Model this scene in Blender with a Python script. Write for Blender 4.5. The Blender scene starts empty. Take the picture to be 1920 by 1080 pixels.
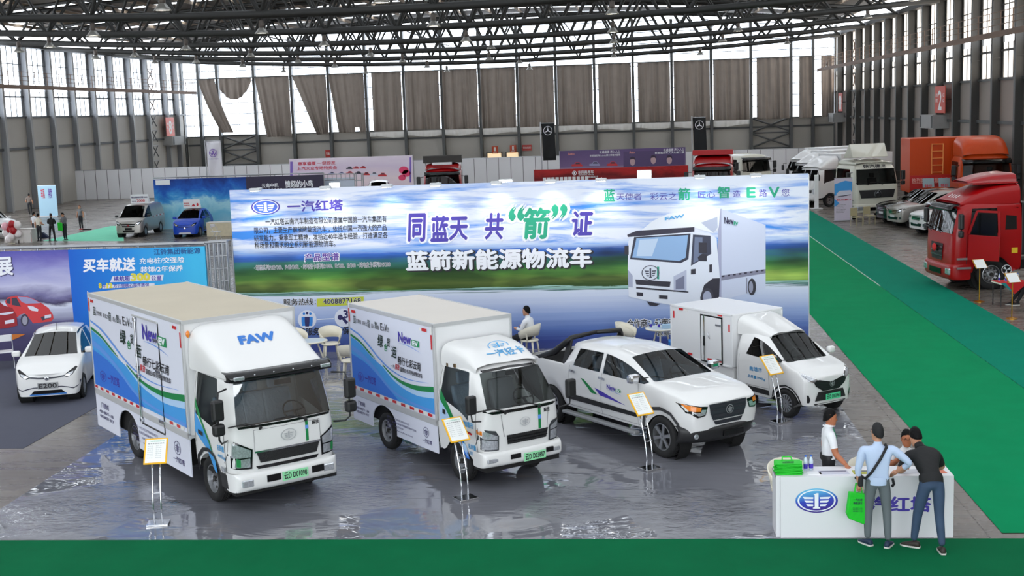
import bpy, bmesh, math, random
from math import sin, cos, pi, sqrt, atan2, radians as rad
from mathutils import Vector as V, Matrix
from mathutils.bvhtree import BVHTree
from mathutils.geometry import delaunay_2d_cdt
random.seed(7)
SC = bpy.context.scene
COL = SC.collection
# ------------------------------------------------------------------ camera, sky, exposure
FPX, PITCH, YAW, ROLL, HC = 2362.4, 0.13873, 0.096475, -0.034522, 6.25
_fw = V((-sin(YAW)*cos(PITCH), cos(YAW)*cos(PITCH), -sin(PITCH)))
_r0 = V((cos(YAW), sin(YAW), 0)); _u0 = _r0.cross(_fw)
_rt = _r0*cos(ROLL) + _u0*sin(ROLL); _up = -_r0*sin(ROLL) + _u0*cos(ROLL)
cam = bpy.data.objects.new('camera', bpy.data.cameras.new('camera')); COL.objects.link(cam)
cam.matrix_world = Matrix(((_rt.x, _up.x, -_fw.x, 0), (_rt.y, _up.y, -_fw.y, 0), (_rt.z, _up.z, -_fw.z, HC), (0, 0, 0, 1)))
cam.data.sensor_width = 36; cam.data.lens = FPX/1920*36; cam.data.clip_end = 600; cam.data.clip_start = 0.5
SC.camera = cam
SC.view_settings.view_transform = 'Standard'; SC.view_settings.look = 'None'
SC.view_settings.gamma = 1; SC.view_settings.use_curve_mapping = False
SC.view_settings.exposure = -0.36
wd = bpy.data.worlds.new('sky'); SC.world = wd; wd.use_nodes = True
_bg = wd.node_tree.nodes['Background']; _bg.inputs[0].default_value = (0.90, 0.95, 1.0, 1); _bg.inputs[1].default_value = 7.0
SC.cycles.max_bounces = 7; SC.cycles.diffuse_bounces = 3; SC.cycles.glossy_bounces = 3
SC.cycles.transparent_max_bounces = 12; SC.cycles.transmission_bounces = 2
SC.cycles.caustics_reflective = False; SC.cycles.caustics_refractive = False; SC.cycles.sample_clamp_indirect = 4
# ------------------------------------------------------------------ pixel -> place (a pixel gives a direction, the plane it lies on gives the distance)
CAM = V((0, 0, HC))
def ray(x, y): return _rt*((x-960)/FPX) - _up*((y-540)/FPX) + _fw
def atz(x, y, z=0.0):
    d = ray(x, y); return CAM + d*((z-HC)/d.z)
def aty(x, y, Y):
    d = ray(x, y); return CAM + d*(Y/d.y)
def atx(x, y, X):
    d = ray(x, y); return CAM + d*(X/d.x)
class Frame:                       # a vehicle's own axes: x forward, y left, z up
    def __init__(s, x, y, th): s.o = V((x, y, 0)); s.th = th; s.fx = V((cos(th), sin(th), 0)); s.fy = V((-sin(th), cos(th), 0))
    def loc(s, p): d = p - s.o; return V((d.dot(s.fx), d.dot(s.fy), d.z))
    def _pl(s, x, y, p0, n): d = ray(x, y); return s.loc(CAM + d*((p0-CAM).dot(n)/d.dot(n)))
    def side(s, x, y, yp): return s._pl(x, y, s.o + s.fy*yp, s.fy)
    def front(s, x, y, xp): return s._pl(x, y, s.o + s.fx*xp, s.fx)
    def top(s, x, y, z): return s.loc(atz(x, y, z))
# ------------------------------------------------------------------ materials
def lin(c): return tuple(((u/255)/12.92 if u/255 <= .04045 else ((u/255+.055)/1.055)**2.4) for u in c)
MATS = {}
def M(name, rgb=(200, 200, 200), rough=.5, metal=0.0, var=0.0, vs=4.0, coat=0.0, emit=0.0, bump=0.0, bs=40.0, spec=.5, sheen=0, transl=0):
    if name in MATS: return MATS[name]
    m = bpy.data.materials.new(name); m.use_nodes = True; MATS[name] = m
    nt = m.node_tree; b = nt.nodes['Principled BSDF']; c = lin(rgb)
    b.inputs['Base Color'].default_value = (*c, 1); b.inputs['Roughness'].default_value = rough; b.inputs['Metallic'].default_value = metal
    b.inputs['Coat Weight'].default_value = coat; b.inputs['Coat Roughness'].default_value = .04; b.inputs['Specular IOR Level'].default_value = spec
    if emit: b.inputs['Emission Color'].default_value = (*c, 1); b.inputs['Emission Strength'].default_value = emit
    if var or bump:
        tc = nt.nodes.new('ShaderNodeTexCoord'); nz = nt.nodes.new('ShaderNodeTexNoise'); nz.inputs['Scale'].default_value = vs; nz.inputs['Detail'].default_value = 5
        nt.links.new(tc.outputs['Object'], nz.inputs['Vector'])
        if var:
            mx = nt.nodes.new('ShaderNodeMix'); mx.data_type = 'RGBA'
            mx.inputs[6].default_value = (*[u*(1-var) for u in c], 1); mx.inputs[7].default_value = (*[min(1, u*(1+var)) for u in c], 1)
            nt.links.new(nz.outputs[0], mx.inputs[0]); nt.links.new(mx.outputs[2], b.inputs['Base Color'])
        if bump:
            n2 = nt.nodes.new('ShaderNodeTexNoise'); n2.inputs['Scale'].default_value = bs; n2.inputs['Detail'].default_value = 3
            nt.links.new(tc.outputs['Object'], n2.inputs['Vector'])
            bp = nt.nodes.new('ShaderNodeBump'); bp.inputs['Strength'].default_value = bump; bp.inputs['Distance'].default_value = .02
            nt.links.new(n2.outputs[0], bp.inputs['Height']); nt.links.new(bp.outputs[0], b.inputs['Normal'])
    if transl:
        tr = nt.nodes.new('ShaderNodeBsdfTranslucent'); tr.inputs[0].default_value = (*c, 1); ms = nt.nodes.new('ShaderNodeMixShader'); ms.inputs[0].default_value = transl
        o = nt.nodes['Material Output']; nt.links.new(b.outputs[0], ms.inputs[1]); nt.links.new(tr.outputs[0], ms.inputs[2]); nt.links.new(ms.outputs[0], o.inputs[0])
    return m
def glass(name, tint=(.6, .66, .66), refl=1.0, ior=1.6):
    if name in MATS: return MATS[name]
    m = bpy.data.materials.new(name); m.use_nodes = True; MATS[name] = m; nt = m.node_tree; nt.nodes.remove(nt.nodes['Principled BSDF'])
    tr = nt.nodes.new('ShaderNodeBsdfTransparent'); tr.inputs[0].default_value = (*tint, 1)
    gl = nt.nodes.new('ShaderNodeBsdfGlossy'); gl.inputs['Roughness'].default_value = .015; gl.inputs[0].default_value = (refl, refl, refl, 1)
    fr = nt.nodes.new('ShaderNodeFresnel'); fr.inputs[0].default_value = ior
    mx = nt.nodes.new('ShaderNodeMixShader'); nt.links.new(fr.outputs[0], mx.inputs[0]); nt.links.new(tr.outputs[0], mx.inputs[1]); nt.links.new(gl.outputs[0], mx.inputs[2])
    nt.links.new(mx.outputs[0], nt.nodes['Material Output'].inputs[0]); return m
class N:                            # tiny node-graph writer
    def __init__(s, name, rough=.5, spec=.5):
        s.m = bpy.data.materials.new(name); MATS[name] = s.m; s.m.use_nodes = True; s.t = s.m.node_tree; s.b = s.t.nodes['Principled BSDF']
        s.b.inputs['Roughness'].default_value = rough; s.b.inputs['Specular IOR Level'].default_value = spec
        s.tc = s.t.nodes.new('ShaderNodeTexCoord')
    def nd(s, ty, **kw):
        n = s.t.nodes.new(ty)
        for k, v in kw.items():
            if k.startswith('i'): n.inputs[int(k[1:])].default_value = v
            else: setattr(n, k, v)
        return n
    def ln(s, a, b): s.t.links.new(a, b)
    def mapped(s, scale=(1, 1, 1), loc=(0, 0, 0), rot=(0, 0, 0), out='Object'):
        mp = s.nd('ShaderNodeMapping'); mp.inputs['Scale'].default_value = scale; mp.inputs['Location'].default_value = loc; mp.inputs['Rotation'].default_value = rot
        s.ln(s.tc.outputs[out], mp.inputs[0]); return mp.outputs[0]
    def noise(s, vec, sc, det=4, rough=.5, dist=0):
        n = s.nd('ShaderNodeTexNoise'); n.inputs['Scale'].default_value = sc; n.inputs['Detail'].default_value = det; n.inputs['Roughness'].default_value = rough; n.inputs['Distortion'].default_value = dist
        s.ln(vec, n.inputs['Vector']); return n.outputs[0]
    def ramp(s, fac, stops, interp='LINEAR'):
        r = s.nd('ShaderNodeValToRGB'); r.color_ramp.interpolation = interp; e = r.color_ramp.elements
        while len(e) < len(stops): e.new(.5)
        for k, (p, c) in enumerate(stops): e[k].position = p; e[k].color = (*lin(c), 1) if len(c) == 3 else c
        s.ln(fac, r.inputs[0]); return r.outputs[0]
    def math(s, op, a, b=None, clamp=False):
        n = s.nd('ShaderNodeMath', operation=op, use_clamp=clamp)
        for k, v in enumerate((a, b)):
            if v is None: continue
            if isinstance(v, (int, float)): n.inputs[k].default_value = v
            else: s.ln(v, n.inputs[k])
        return n.outputs[0]
    def mix(s, fac, a, b):
        n = s.nd('ShaderNodeMix', data_type='RGBA')
        for i, v in ((0, fac), (6, a), (7, b)):
            if isinstance(v, (int, float)): n.inputs[i].default_value = v
            elif isinstance(v, tuple): n.inputs[i].default_value = (*lin(v), 1)
            else: s.ln(v, n.inputs[i])
        return n.outputs[2]
    def xyz(s, vec):
        n = s.nd('ShaderNodeSeparateXYZ'); s.ln(vec, n.inputs[0]); return n.outputs
    def col(s, c): s.ln(c, s.b.inputs['Base Color'])
    def bump(s, h, st=.3, d=.02):
        b = s.nd('ShaderNodeBump'); b.inputs['Strength'].default_value = st; b.inputs['Distance'].default_value = d; s.ln(h, b.inputs['Height']); s.ln(b.outputs[0], s.b.inputs['Normal'])
# ------------------------------------------------------------------ mesh writers
class MB:
    def __init__(s): s.v = []; s.f = []
    def add(s, vs, fs):
        k = len(s.v); s.v += [tuple(p) for p in vs]; s.f += [tuple(i+k for i in f) for f in fs]; return s
    def poly(s, pts): return s.add(pts, [tuple(range(len(pts)))])
    def box(s, x0, x1, y0, y1, z0, z1):
        return s.add([(x0, y0, z0), (x1, y0, z0), (x1, y1, z0), (x0, y1, z0), (x0, y0, z1), (x1, y0, z1), (x1, y1, z1), (x0, y1, z1)],
                     [(0, 3, 2, 1), (4, 5, 6, 7), (0, 1, 5, 4), (1, 2, 6, 5), (2, 3, 7, 6), (3, 0, 4, 7)])
    def beam(s, a, b, w, h, up=(0, 0, 1)):
        a = V(a); b = V(b); d = (b-a).normalized(); u = V(up); sd = d.cross(u)
        if sd.length < 1e-4: sd = d.cross(V((0, 1, 0)))
        sd.normalize(); u = sd.cross(d); sd *= w/2; u = u*(h/2)
        return s.add([a-sd-u, a+sd-u, a+sd+u, a-sd+u, b-sd-u, b+sd-u, b+sd+u, b-sd+u], [(0, 1, 2, 3), (7, 6, 5, 4), (0, 4, 5, 1), (1, 5, 6, 2), (2, 6, 7, 3), (3, 7, 4, 0)])
    def cyl(s, a, b, r0, r1=None, n=12, cap=True):
        r1 = r0 if r1 is None else r1; a = V(a); b = V(b); d = (b-a).normalized(); u = d.orthogonal().normalized(); w = d.cross(u)
        vs = [a + (u*cos(2*pi*k/n) + w*sin(2*pi*k/n))*r0 for k in range(n)] + [b + (u*cos(2*pi*k/n) + w*sin(2*pi*k/n))*r1 for k in range(n)]
        fs = [(k, (k+1) % n, n+(k+1) % n, n+k) for k in range(n)]
        if cap: fs += [tuple(reversed(range(n))), tuple(range(n, 2*n))]
        return s.add(vs, fs)
    def tube(s, pts, r, n=8, cap=True):
        pts = [V(p) for p in pts]; rs = r if isinstance(r, (list, tuple)) else [r]*len(pts)
        rings = []; u = None
        for i, p in enumerate(pts):
            d = (pts[min(i+1, len(pts)-1)] - pts[max(i-1, 0)]).normalized()
            u = d.orthogonal().normalized() if u is None else (u - d*u.dot(d)).normalized(); w = d.cross(u)
            rings.append([p + (u*cos(2*pi*k/n) + w*sin(2*pi*k/n))*rs[i] for k in range(n)])
        return s.grid(rings, closed=True, cap=cap)
    def grid(s, rows, closed=False, cap=False):
        n = len(rows[0]); k = len(s.v); m = len(rows)
        for r in rows: s.v += [tuple(p) for p in r]
        for i in range(m-1):
            for j in range(n if closed else n-1): s.f.append((k+i*n+j, k+i*n+(j+1) % n, k+(i+1)*n+(j+1) % n, k+(i+1)*n+j))
        if cap: s.f.append(tuple(k+j for j in reversed(range(n)))); s.f.append(tuple(k+(m-1)*n+j for j in range(n)))
        return s
    def lathe(s, prof, o=(0, 0, 0), ax='z', n=24):      # prof: (radius, along-axis)
        o = V(o); f = {'z': lambda r, h, a: V((r*cos(a), r*sin(a), h)), 'y': lambda r, h, a: V((r*cos(a), h, -r*sin(a))), 'x': lambda r, h, a: V((h, r*cos(a), r*sin(a)))}[ax]
        return s.grid([[o + f(r, h, 2*pi*k/n) for k in range(n)] for r, h in prof], closed=True)
    def prism(s, pts, ext):                            # planar polygon swept along a vector
        n = len(pts); e = V(ext); a = [V(p) for p in pts]
        return s.add(a + [p+e for p in a], [tuple(reversed(range(n))), tuple(range(n, 2*n))] + [(k, (k+1) % n, n+(k+1) % n, n+k) for k in range(n)])
    def ell(s, c, r, n=12, m=8):
        c = V(c); rows = []
        for i in range(m+1):
            t = -pi/2 + pi*i/m; ct = max(cos(t), .02); rows.append([c + V((r[0]*ct*cos(2*pi*k/n), r[1]*ct*sin(2*pi*k/n), r[2]*sin(t))) for k in range(n)])
        return s.grid(rows, closed=True, cap=True)
    def tf(s, mat): s.v = [tuple(mat @ V(p)) for p in s.v]; return s
    def mesh(s, name, mat=None, smooth=False):
        me = bpy.data.meshes.new(name); me.from_pydata(s.v, [], s.f)
        if mat: me.materials.append(mat)
        if smooth: me.polygons.foreach_set('use_smooth', [True]*len(me.polygons))
        me.update(); return me
    def build(s, name, mat, parent=None, smooth=False, bevel=0, sub=0, loc=None, rz=0, solid=0, angle=None):
        o = bpy.data.objects.new(name, s.mesh(name, mat, smooth or sub > 0)); COL.objects.link(o); o.parent = parent
        if loc is not None: o.location = loc
        if rz: o.rotation_euler[2] = rz
        if solid: d = o.modifiers.new('solid', 'SOLIDIFY'); d.thickness = solid; d.offset = -1
        if bevel: d = o.modifiers.new('bevel', 'BEVEL'); d.width = bevel; d.segments = 2; d.limit_method = 'ANGLE'
        if sub: d = o.modifiers.new('sub', 'SUBSURF'); d.levels = sub; d.render_levels = sub
        if angle: smooth_angle(o, angle)
        return o
def smooth_angle(o, a=35):
    me = o.data; me.polygons.foreach_set('use_smooth', [True]*len(me.polygons)); bm = bmesh.new(); bm.from_mesh(me)
    for e in bm.edges:
        if len(e.link_faces) == 2 and e.calc_face_angle(0) > rad(a): e.smooth = False
    bm.to_mesh(me); bm.free()
def obj(name, me, parent=None, loc=(0, 0, 0), rot=(0, 0, 0), scale=(1, 1, 1)):
    o = bpy.data.objects.new(name, me); COL.objects.link(o); o.parent = parent; o.location = loc; o.rotation_euler = rot; o.scale = scale; return o
def tag(o, label, cat, group=None):
    o['label'] = label; o['category'] = cat
    if group: o['group'] = group
    return o
def thing(name, label, cat, loc=(0, 0, 0), rz=0, group=None):
    o = bpy.data.objects.new(name, None); COL.objects.link(o); o.location = loc; o.rotation_euler = (0, 0, rz); o.empty_display_size = .2
    return tag(o, label, cat, group)
def struct(o, label=None):
    o['kind'] = 'structure'
    if label: o['label'] = label
    return o
def sroot(name, loc=(0, 0, 0), label=None):
    o = bpy.data.objects.new(name, None); COL.objects.link(o); o.location = loc; return struct(o, label)
def copy_tree(o, parent=None, label=None):
    c = o.copy(); COL.objects.link(c); c.parent = parent
    if label: c['label'] = label
    for ch in list(o.children): copy_tree(ch, c)
    return c
UNIT = {}
def rod(name, a, b, r, mat, parent=None, n=8):         # straight round bar sharing one unit mesh per material
    k = (mat.name, n)
    if k not in UNIT: UNIT[k] = MB().cyl((0, 0, 0), (0, 0, 1), 1, n=n).mesh('bar_'+mat.name, mat, False)
    a = V(a); b = V(b); o = bpy.data.objects.new(name, UNIT[k]); COL.objects.link(o); o.parent = parent
    d = b-a; o.location = a; o.rotation_mode = 'QUATERNION'; o.rotation_quaternion = V((0, 0, 1)).rotation_difference(d); o.scale = (r, r, d.length); return o
# ------------------------------------------------------------------ lettering (flat print, real outlines)
_TX = {}
def _glyphs(s, shear=0, sp=1.0):
    k = (s, shear, sp)
    if k not in _TX:
        cu = bpy.data.curves.new('lettering', 'FONT'); cu.body = s; cu.resolution_u = 2; cu.shear = shear; cu.space_character = sp; cu.align_x = 'LEFT'
        o = bpy.data.objects.new('lettering', cu)
        me = bpy.data.meshes.new_from_object(o); bpy.data.objects.remove(o); bpy.data.curves.remove(cu)
        vs = [(v.co.x, v.co.y) for v in me.vertices]; fs = [tuple(p.vertices) for p in me.polygons]; bpy.data.meshes.remove(me)
        x0 = min(v[0] for v in vs); x1 = max(v[0] for v in vs); y0 = min(v[1] for v in vs); y1 = max(v[1] for v in vs)
        _TX[k] = ([((x-x0)/(x1-x0), (y-y0)/max(y1-y0, 1e-6)) for x, y in vs], fs, (x1-x0), max(y1-y0, 1e-6))
    return _TX[k]
def txt(s, mat, parent, o, u, v, w, h, bold=.0, name='lettering', shear=0, sp=1.0, wrap=None):
    """print s into the box o + u*w, o + v*h (u, v unit directions of the printed face)"""
    vs, fs, gw, gh = _glyphs(s, shear, sp); o = V(o); u = V(u); v = V(v)
    if h is None: h = w/gw*gh
    if w is None: w = h*gw/gh
    dirs = [(0, 0)] if bold <= 0 else ([(-1, 0), (1, 0), (0, -1), (0, 1)] if bold < .05 else [(cos(k*pi/4), sin(k*pi/4)) for k in range(8)])   # heavier strokes: the outline printed several times, slightly shifted
    nn = u.cross(v).normalized()*.0004
    pts = [o + u*((a+dx*bold/gw)*w) + v*((b+dy*bold/gh)*h) + nn*q for q, (dx, dy) in enumerate(dirs) for a, b in vs]; nv = len(vs); fs = [tuple(i+q*nv for i in f) for q in range(len(dirs)) for f in fs]
    if wrap: pts = [wrap(p) for p in pts]
    mb = MB().add(pts, fs)
    return mb.build(name, mat, parent)
# ------------------------------------------------------------------ THE HALL
XL, XR, YF = -47.4, 20.94, 132.6
white_c = M('white_coated_panel', (214, 214, 212), .55, var=.04, vs=.8)
steel = M('painted_steel', (78, 80, 80), .5, var=.12, vs=2)
steel_l = M('pale_painted_steel', (150, 150, 148), .5, var=.1, vs=2)
steel_d = M('dark_roof_steel', (40, 40, 38), .55, var=.15, vs=1.5)
clad = M('grey_wall_cladding', (172, 168, 160), .6, var=.08, vs=.7)
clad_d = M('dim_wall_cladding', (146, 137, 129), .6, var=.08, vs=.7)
rust = M('rusty_catwalk_steel', (122, 100, 86), .7, var=.3, vs=3)
alu = M('brushed_aluminium', (176, 178, 182), .35, .9)
def pane_mat(name, clear, c=(.95, .97, 1)):
    m = bpy.data.materials.new(name); m.use_nodes = True; nt = m.node_tree; nt.nodes.remove(nt.nodes['Principled BSDF'])
    a = nt.nodes.new('ShaderNodeBsdfTransparent'); a.inputs[0].default_value = (*c, 1); t = nt.nodes.new('ShaderNodeBsdfTranslucent'); t.inputs[0].default_value = (*c, 1)
    x = nt.nodes.new('ShaderNodeMixShader'); x.inputs[0].default_value = 1-clear; nt.links.new(a.outputs[0], x.inputs[1]); nt.links.new(t.outputs[0], x.inputs[2]); nt.links.new(x.outputs[0], nt.nodes['Material Output'].inputs[0]); return m
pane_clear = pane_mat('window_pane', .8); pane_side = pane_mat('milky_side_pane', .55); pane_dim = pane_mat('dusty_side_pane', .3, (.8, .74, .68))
pane_roof = pane_mat('translucent_roof_sheet', .85, (.215, .215, .215))
# floor: worn sealed concrete
n = N('sealed_concrete', .3, .5); o = n.mapped(); a = n.noise(o, .35, 8, .65); b = n.noise(n.mapped(scale=(.3, 2.2, 1)), 1.6, 6, .6); c = n.noise(o, 9, 4)
br = n.nd('ShaderNodeTexBrick', offset=0.0); br.inputs['Scale'].default_value = 1; br.inputs['Mortar Size'].default_value = .012; br.inputs['Brick Width'].default_value = 5; br.inputs['Row Height'].default_value = 5
br.inputs['Color1'].default_value = br.inputs['Color2'].default_value = (1, 1, 1, 1); br.inputs['Mortar'].default_value = (.45, .43, .4, 1); n.ln(o, br.inputs['Vector'])
base = n.ramp(n.math('ADD', n.math('MULTIPLY', a, .6), n.math('MULTIPLY', b, .4)), [(.3, (78, 71, 65)), (.5, (108, 100, 93)), (.7, (136, 129, 121))])
mm = n.nd('ShaderNodeMix', data_type='RGBA', blend_type='MULTIPLY'); mm.inputs[0].default_value = 1; n.ln(base, mm.inputs[6]); n.ln(br.outputs[0], mm.inputs[7]); n.col(mm.outputs[2])
n.ln(n.ramp(b, [(.3, (122, 122, 122)), (.7, (166, 166, 166))]), n.b.inputs['Roughness']); n.bump(c, .05)
floor = struct(MB().box(XL-.3, XR+.3, -28, YF+.3, -.3, 0).build('floor', n.m), 'worn grey sealed concrete hall floor')
# --- long side walls with deep columns, milky windows, catwalk
def zs(z): return 6.25 + (z-6)*1.0417
SILL, CAT, TOP, MID = 7.22, 9.72, 12.55, 4.72
UB = {}
def ubox(name, x0, x1, y0, y1, z0, z1, mat, parent):   # boxes that share one unit mesh per material
    k = mat.name
    if k not in UB: UB[k] = MB().box(0, 1, 0, 1, 0, 1).mesh('block_'+k, mat)
    return obj(name, UB[k], parent, (x0, y0, z0), (0, 0, 0), (x1-x0, y1-y0, z1-z0))
def side_wall(sd, ys, colmat, panmat, panemat, y_near):
    X = XL if sd < 0 else XR; s = 1 if sd < 0 else -1; nm = 'wall_left' if sd < 0 else 'wall_right'
    def bx(name, d0, d1, y0, y1, z0, z1, mat, par):
        a, b = X + s*d0, X + s*d1; return ubox(name, min(a, b), max(a, b), y0, y1, z0, z1, mat, par)
    root = sroot(nm, (0, 0, 0), 'long grey clad wall with deep steel columns')
    bx('plain_wall', -.25, -.02, -28, y_near, 0, TOP, panmat, root)
    OPEN = 89.0 if sd < 0 else y_near          # the left wall's roller doors stand open here
    bx('plain_wall', -.25, -.02, OPEN, YF, 0, SILL-.02, panmat, root)
    if OPEN > y_near: bx('plain_wall', -.25, -.02, y_near, OPEN, MID-.1, SILL-.02, panmat, root)
    bx('eaves_beam', -.2, .5, -28, YF, TOP, TOP+.35, steel_d, root)
    for k, y in enumerate(ys):
        yb = ys[k+1] if k+1 < len(ys) else YF
        dl = .5 if sd < 0 else .5
        bx('column_web', 0, dl, y-.03, y+.03, 0, TOP, colmat, root); bx('column_flange', dl, dl+.04, y-.15, y+.15, 0, TOP, steel_l if sd < 0 else steel, root)
        bx('column_stiffener', .02, dl, y-.16, y+.16, 8.3, 8.36, colmat, root)
        if y+1 > OPEN: bx('lower_panel', 0, .05, y+.06, yb-.06, 0, MID-.1, panmat, root)
        bx('upper_panel', 0, .05, y+.06, yb-.06, MID+.1, SILL-.15, panmat, root)
        bx('girt', .02, .2, y, yb, MID-.09, MID+.09, steel, root); bx('sill_beam', 0, .16, y, yb, SILL-.15, SILL, steel, root)
        w = sroot('window_%d' % (k+1 + (0 if sd < 0 else 40)), (0, 0, 0), 'tall milky strip window between columns')
        for z0, z1, nm_ in ((SILL, CAT-.55, 4), (CAT+.05, TOP, 4)):
            npn = 4; dw = (yb-y-.6)/npn
            for i in range(npn):
                bx('pane', -.06, -.04, y+.3+i*dw+.02, y+.3+(i+1)*dw-.02, z0, z1, panemat, w)
            for i in range(npn+1): bx('mullion', -.08, 0, y+.3+i*dw-.025, y+.3+i*dw+.025, z0, z1, steel, w)
        bx('rail', -.08, .06, y, yb, CAT-1.05, CAT-.93, steel, w); bx('rail', -.08, .06, y, yb, CAT+1.5, CAT+1.55, steel, w)
        bx('spandrel', -.1, 0, y, y+.28, SILL, TOP, colmat, w); bx('spandrel', -.1, 0, yb-.28, yb, SILL, TOP, colmat, w)
    cw = tag(bpy.data.objects.new('catwalk', None), 'rusty steel catwalk along the %s wall under the upper windows' % ('left' if sd < 0 else 'right'), 'catwalk'); COL.objects.link(cw); cw.location = (X+s*1.5, ys[0], CAT-.35)
    def cb(name, d0, d1, y0, y1, z0, z1): a, b = s*(d0-1.5), s*(d1-1.5); return ubox(name, min(a, b), max(a, b), y0-ys[0], y1-ys[0], z0-CAT+.35, z1-CAT+.35, rust, cw)
    cb('deck', 1.05, 1.95, ys[0]-.2, YF-1.5, CAT-.35, CAT-.27); cb('edge_beam', 1.93, 2.0, ys[0]-.2, YF-1.5, CAT-.5, CAT-.2)
    for zz in (.4, .72, 1.05): cb('handrail', 1.94, 1.975, ys[0]-.2, YF-1.5, CAT-.3+zz, CAT-.265+zz)
    y = ys[0]
    while y < YF-2: cb('post', 1.93, 1.98, y, y+.05, CAT-.3, CAT+.8); y += 2.1
    return root
ysL = [121.3-4.17*k for k in range(15)][::-1]; ysL += [126.3, 129.5]
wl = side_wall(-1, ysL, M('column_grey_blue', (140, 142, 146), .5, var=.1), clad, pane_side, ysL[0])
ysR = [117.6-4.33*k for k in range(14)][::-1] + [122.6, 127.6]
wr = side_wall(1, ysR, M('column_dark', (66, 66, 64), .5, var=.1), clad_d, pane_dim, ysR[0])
# cross-braced lattice between the two last columns of each side, numbered door signs, door hoods
red_sign = M('faded_red_sign', (222, 108, 92), .5, var=.05); red_sign2 = M('red_sign', (205, 82, 66), .5); wprint = M('white_print', (240, 238, 235), .5)
def lattice(X, s, ya, yb, label):
    t = tag(bpy.data.objects.new('lattice_bracing', None), label, 'bracing'); COL.objects.link(t); t.location = (X+s*.5, ya, 0); z = .06
    while z < 12:
        rod('brace', (0, .1, z), (0, yb-ya-.1, z+1.1), .05, rust if z > SILL else steel, t); rod('brace', (0, yb-ya-.1, z), (0, .1, z+1.1), .05, rust if z > SILL else steel, t); rod('strut', (0, .1, z+1.1), (0, yb-ya-.1, z+1.1), .05, steel_l, t); z += 1.5
lattice(XL, 1, 121.3, 122.9, 'zigzag steel lattice bracing beside the faded number sign on left wall')
lattice(XR, -1, 117.6, 119.0, 'zigzag steel lattice bracing near the far right corner')
def door_sign(X, s, y, z, w, h, num, mat, label):
    t = thing('door_sign', label, 'sign', (X+s*.62, y, z))
    # readable from inside: on the right wall one reads towards -y
    u = V((0, -1, 0)) if s < 0 else V((0, 1, 0)); MB().box(-.02, .02, -w/2, w/2, -h/2, h/2).build('board', mat, t); rod('bracket', (-s*.6, w*.3, 0), (0, w*.3, 0), .03, steel, t); rod('bracket', (-s*.6, -w*.3, 0), (0, -w*.3, 0), .03, steel, t)
    txt(num, wprint, t, V((s*.025, 0, -h*.38)) - u*(w*.17), u, (0, 0, 1), w*.34, h*.7, .02)
    for r in range(2): txt('展馆', wprint, t, V((s*.025, 0, h*.1-r*h*.2)) - u*(w*.42), u, (0, 0, 1), w*.2, h*.13, .01); txt('入口', wprint, t, V((s*.025, 0, h*.1-r*h*.2)) + u*(w*.22), u, (0, 0, 1), w*.2, h*.13, .01)
p = atx(308, 238, XL); door_sign(XL, 1, p.y, p.z, 2.3, 1.9, '8', red_sign, 'faded red square sign with number 8 on the left wall')
p = atx(1781, 186, XR); door_sign(XR, -1, p.y, p.z, 2.7, 1.75, '2', red_sign2, 'red square sign with number 2 on the right wall')
p = atx(1588, 191, XR); door_sign(XR, -1, p.y, p.z, 2.2, 1.75, '1', red_sign2, 'red square sign with number 1 near the right back corner')
for X, s, px, lab in ((XL, 1, (317, 264), 'grey sheet metal door hood under the faded number 8 sign'), (XR, -1, (1768, 227), 'grey sheet metal door hood under the number 2 sign'), (XR, -1, (1580, 220), 'grey sheet metal door hood near the right back corner')):
    p = atx(*px, X); h = thing('door_hood', lab, 'door hood', (X, p.y, p.z-.45))
    MB().box(min(0, s*1.1), max(0, s*1.1), -1.9, 1.9, 0, .9).build('housing', steel_l, h); MB().box(min(s*1.1, s*1.14), max(s*1.1, s*1.14), -1.75, -1.45, .05, .85).build('cover_plate', steel, h); MB().box(min(s*1.1, s*1.14), max(s*1.1, s*1.14), 1.45, 1.75, .05, .85).build('cover_plate', steel, h)
# --- far wall
fw_ = sroot('wall_far', (0, 0, 0), 'far wall of grey panels below tall bright windows')
FS = 4.79
cols = [x*1.0417 for x in (-45.5, -43.68, -41.71, -37.88, -34.03, -30.2, -26.36, -22.5, -18.66, -14.84, -11.03, -7.2, -3.36, .45, 4.25, 8.1, 11.95, 15.82, 17.94, 20.1)]
def zbot(X): return 11.25 + 1.37*((X+13.2)/34.2)**2
def ztop(X): return 15.75 - 1.7*((X+13.2)/34.2)**2
def plate(name, x0, x1, y0, y1, z0, z1, mat, par): return ubox(name, x0, x1, y0, y1, z0, z1, mat, par)
plate('backing', XL, XR, YF+.12, YF+.3, 0, FS-.02, clad, fw_)
for k, x in enumerate(cols):
    plate('column', x-.14, x+.14, YF-.75, YF-.05, 0, ztop(x)-.2, steel, fw_)
for k in range(len(cols)-1):
    a, b = cols[k]+.15, cols[k+1]-.15
    plate('lower_panel', a, b, YF, YF+.06, 0, 3.75, clad, fw_); plate('upper_panel', a, b, YF, YF+.06, 3.95, FS-.1, clad, fw_)
    plate('girt', a, b, YF-.12, YF+.05, 3.75, 3.93, steel, fw_); plate('sill_beam', a, b, YF-.1, YF+.08, FS-.1, FS, steel, fw_)
    w = sroot('window_%d' % (k+81), (0, 0, 0), 'tall bright gridded window of the far wall'); zt = min(ztop(a), ztop(b))-.15
    z = FS; 
    while z < zt-.3:
        z2 = min(z+1.14, zt); hw = (b-a)/2
        plate('pane', a, b, YF+.02, YF+.03, z+.03, z2-.03, pane_clear, w); plate('mullion', a, b, YF-.03, YF+.05, z2-.035, z2+.035, steel, w); z = z2
    plate('stile', (a+b)/2-.015, (a+b)/2+.015, YF, YF+.04, FS, zt, steel_l, w)
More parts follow.
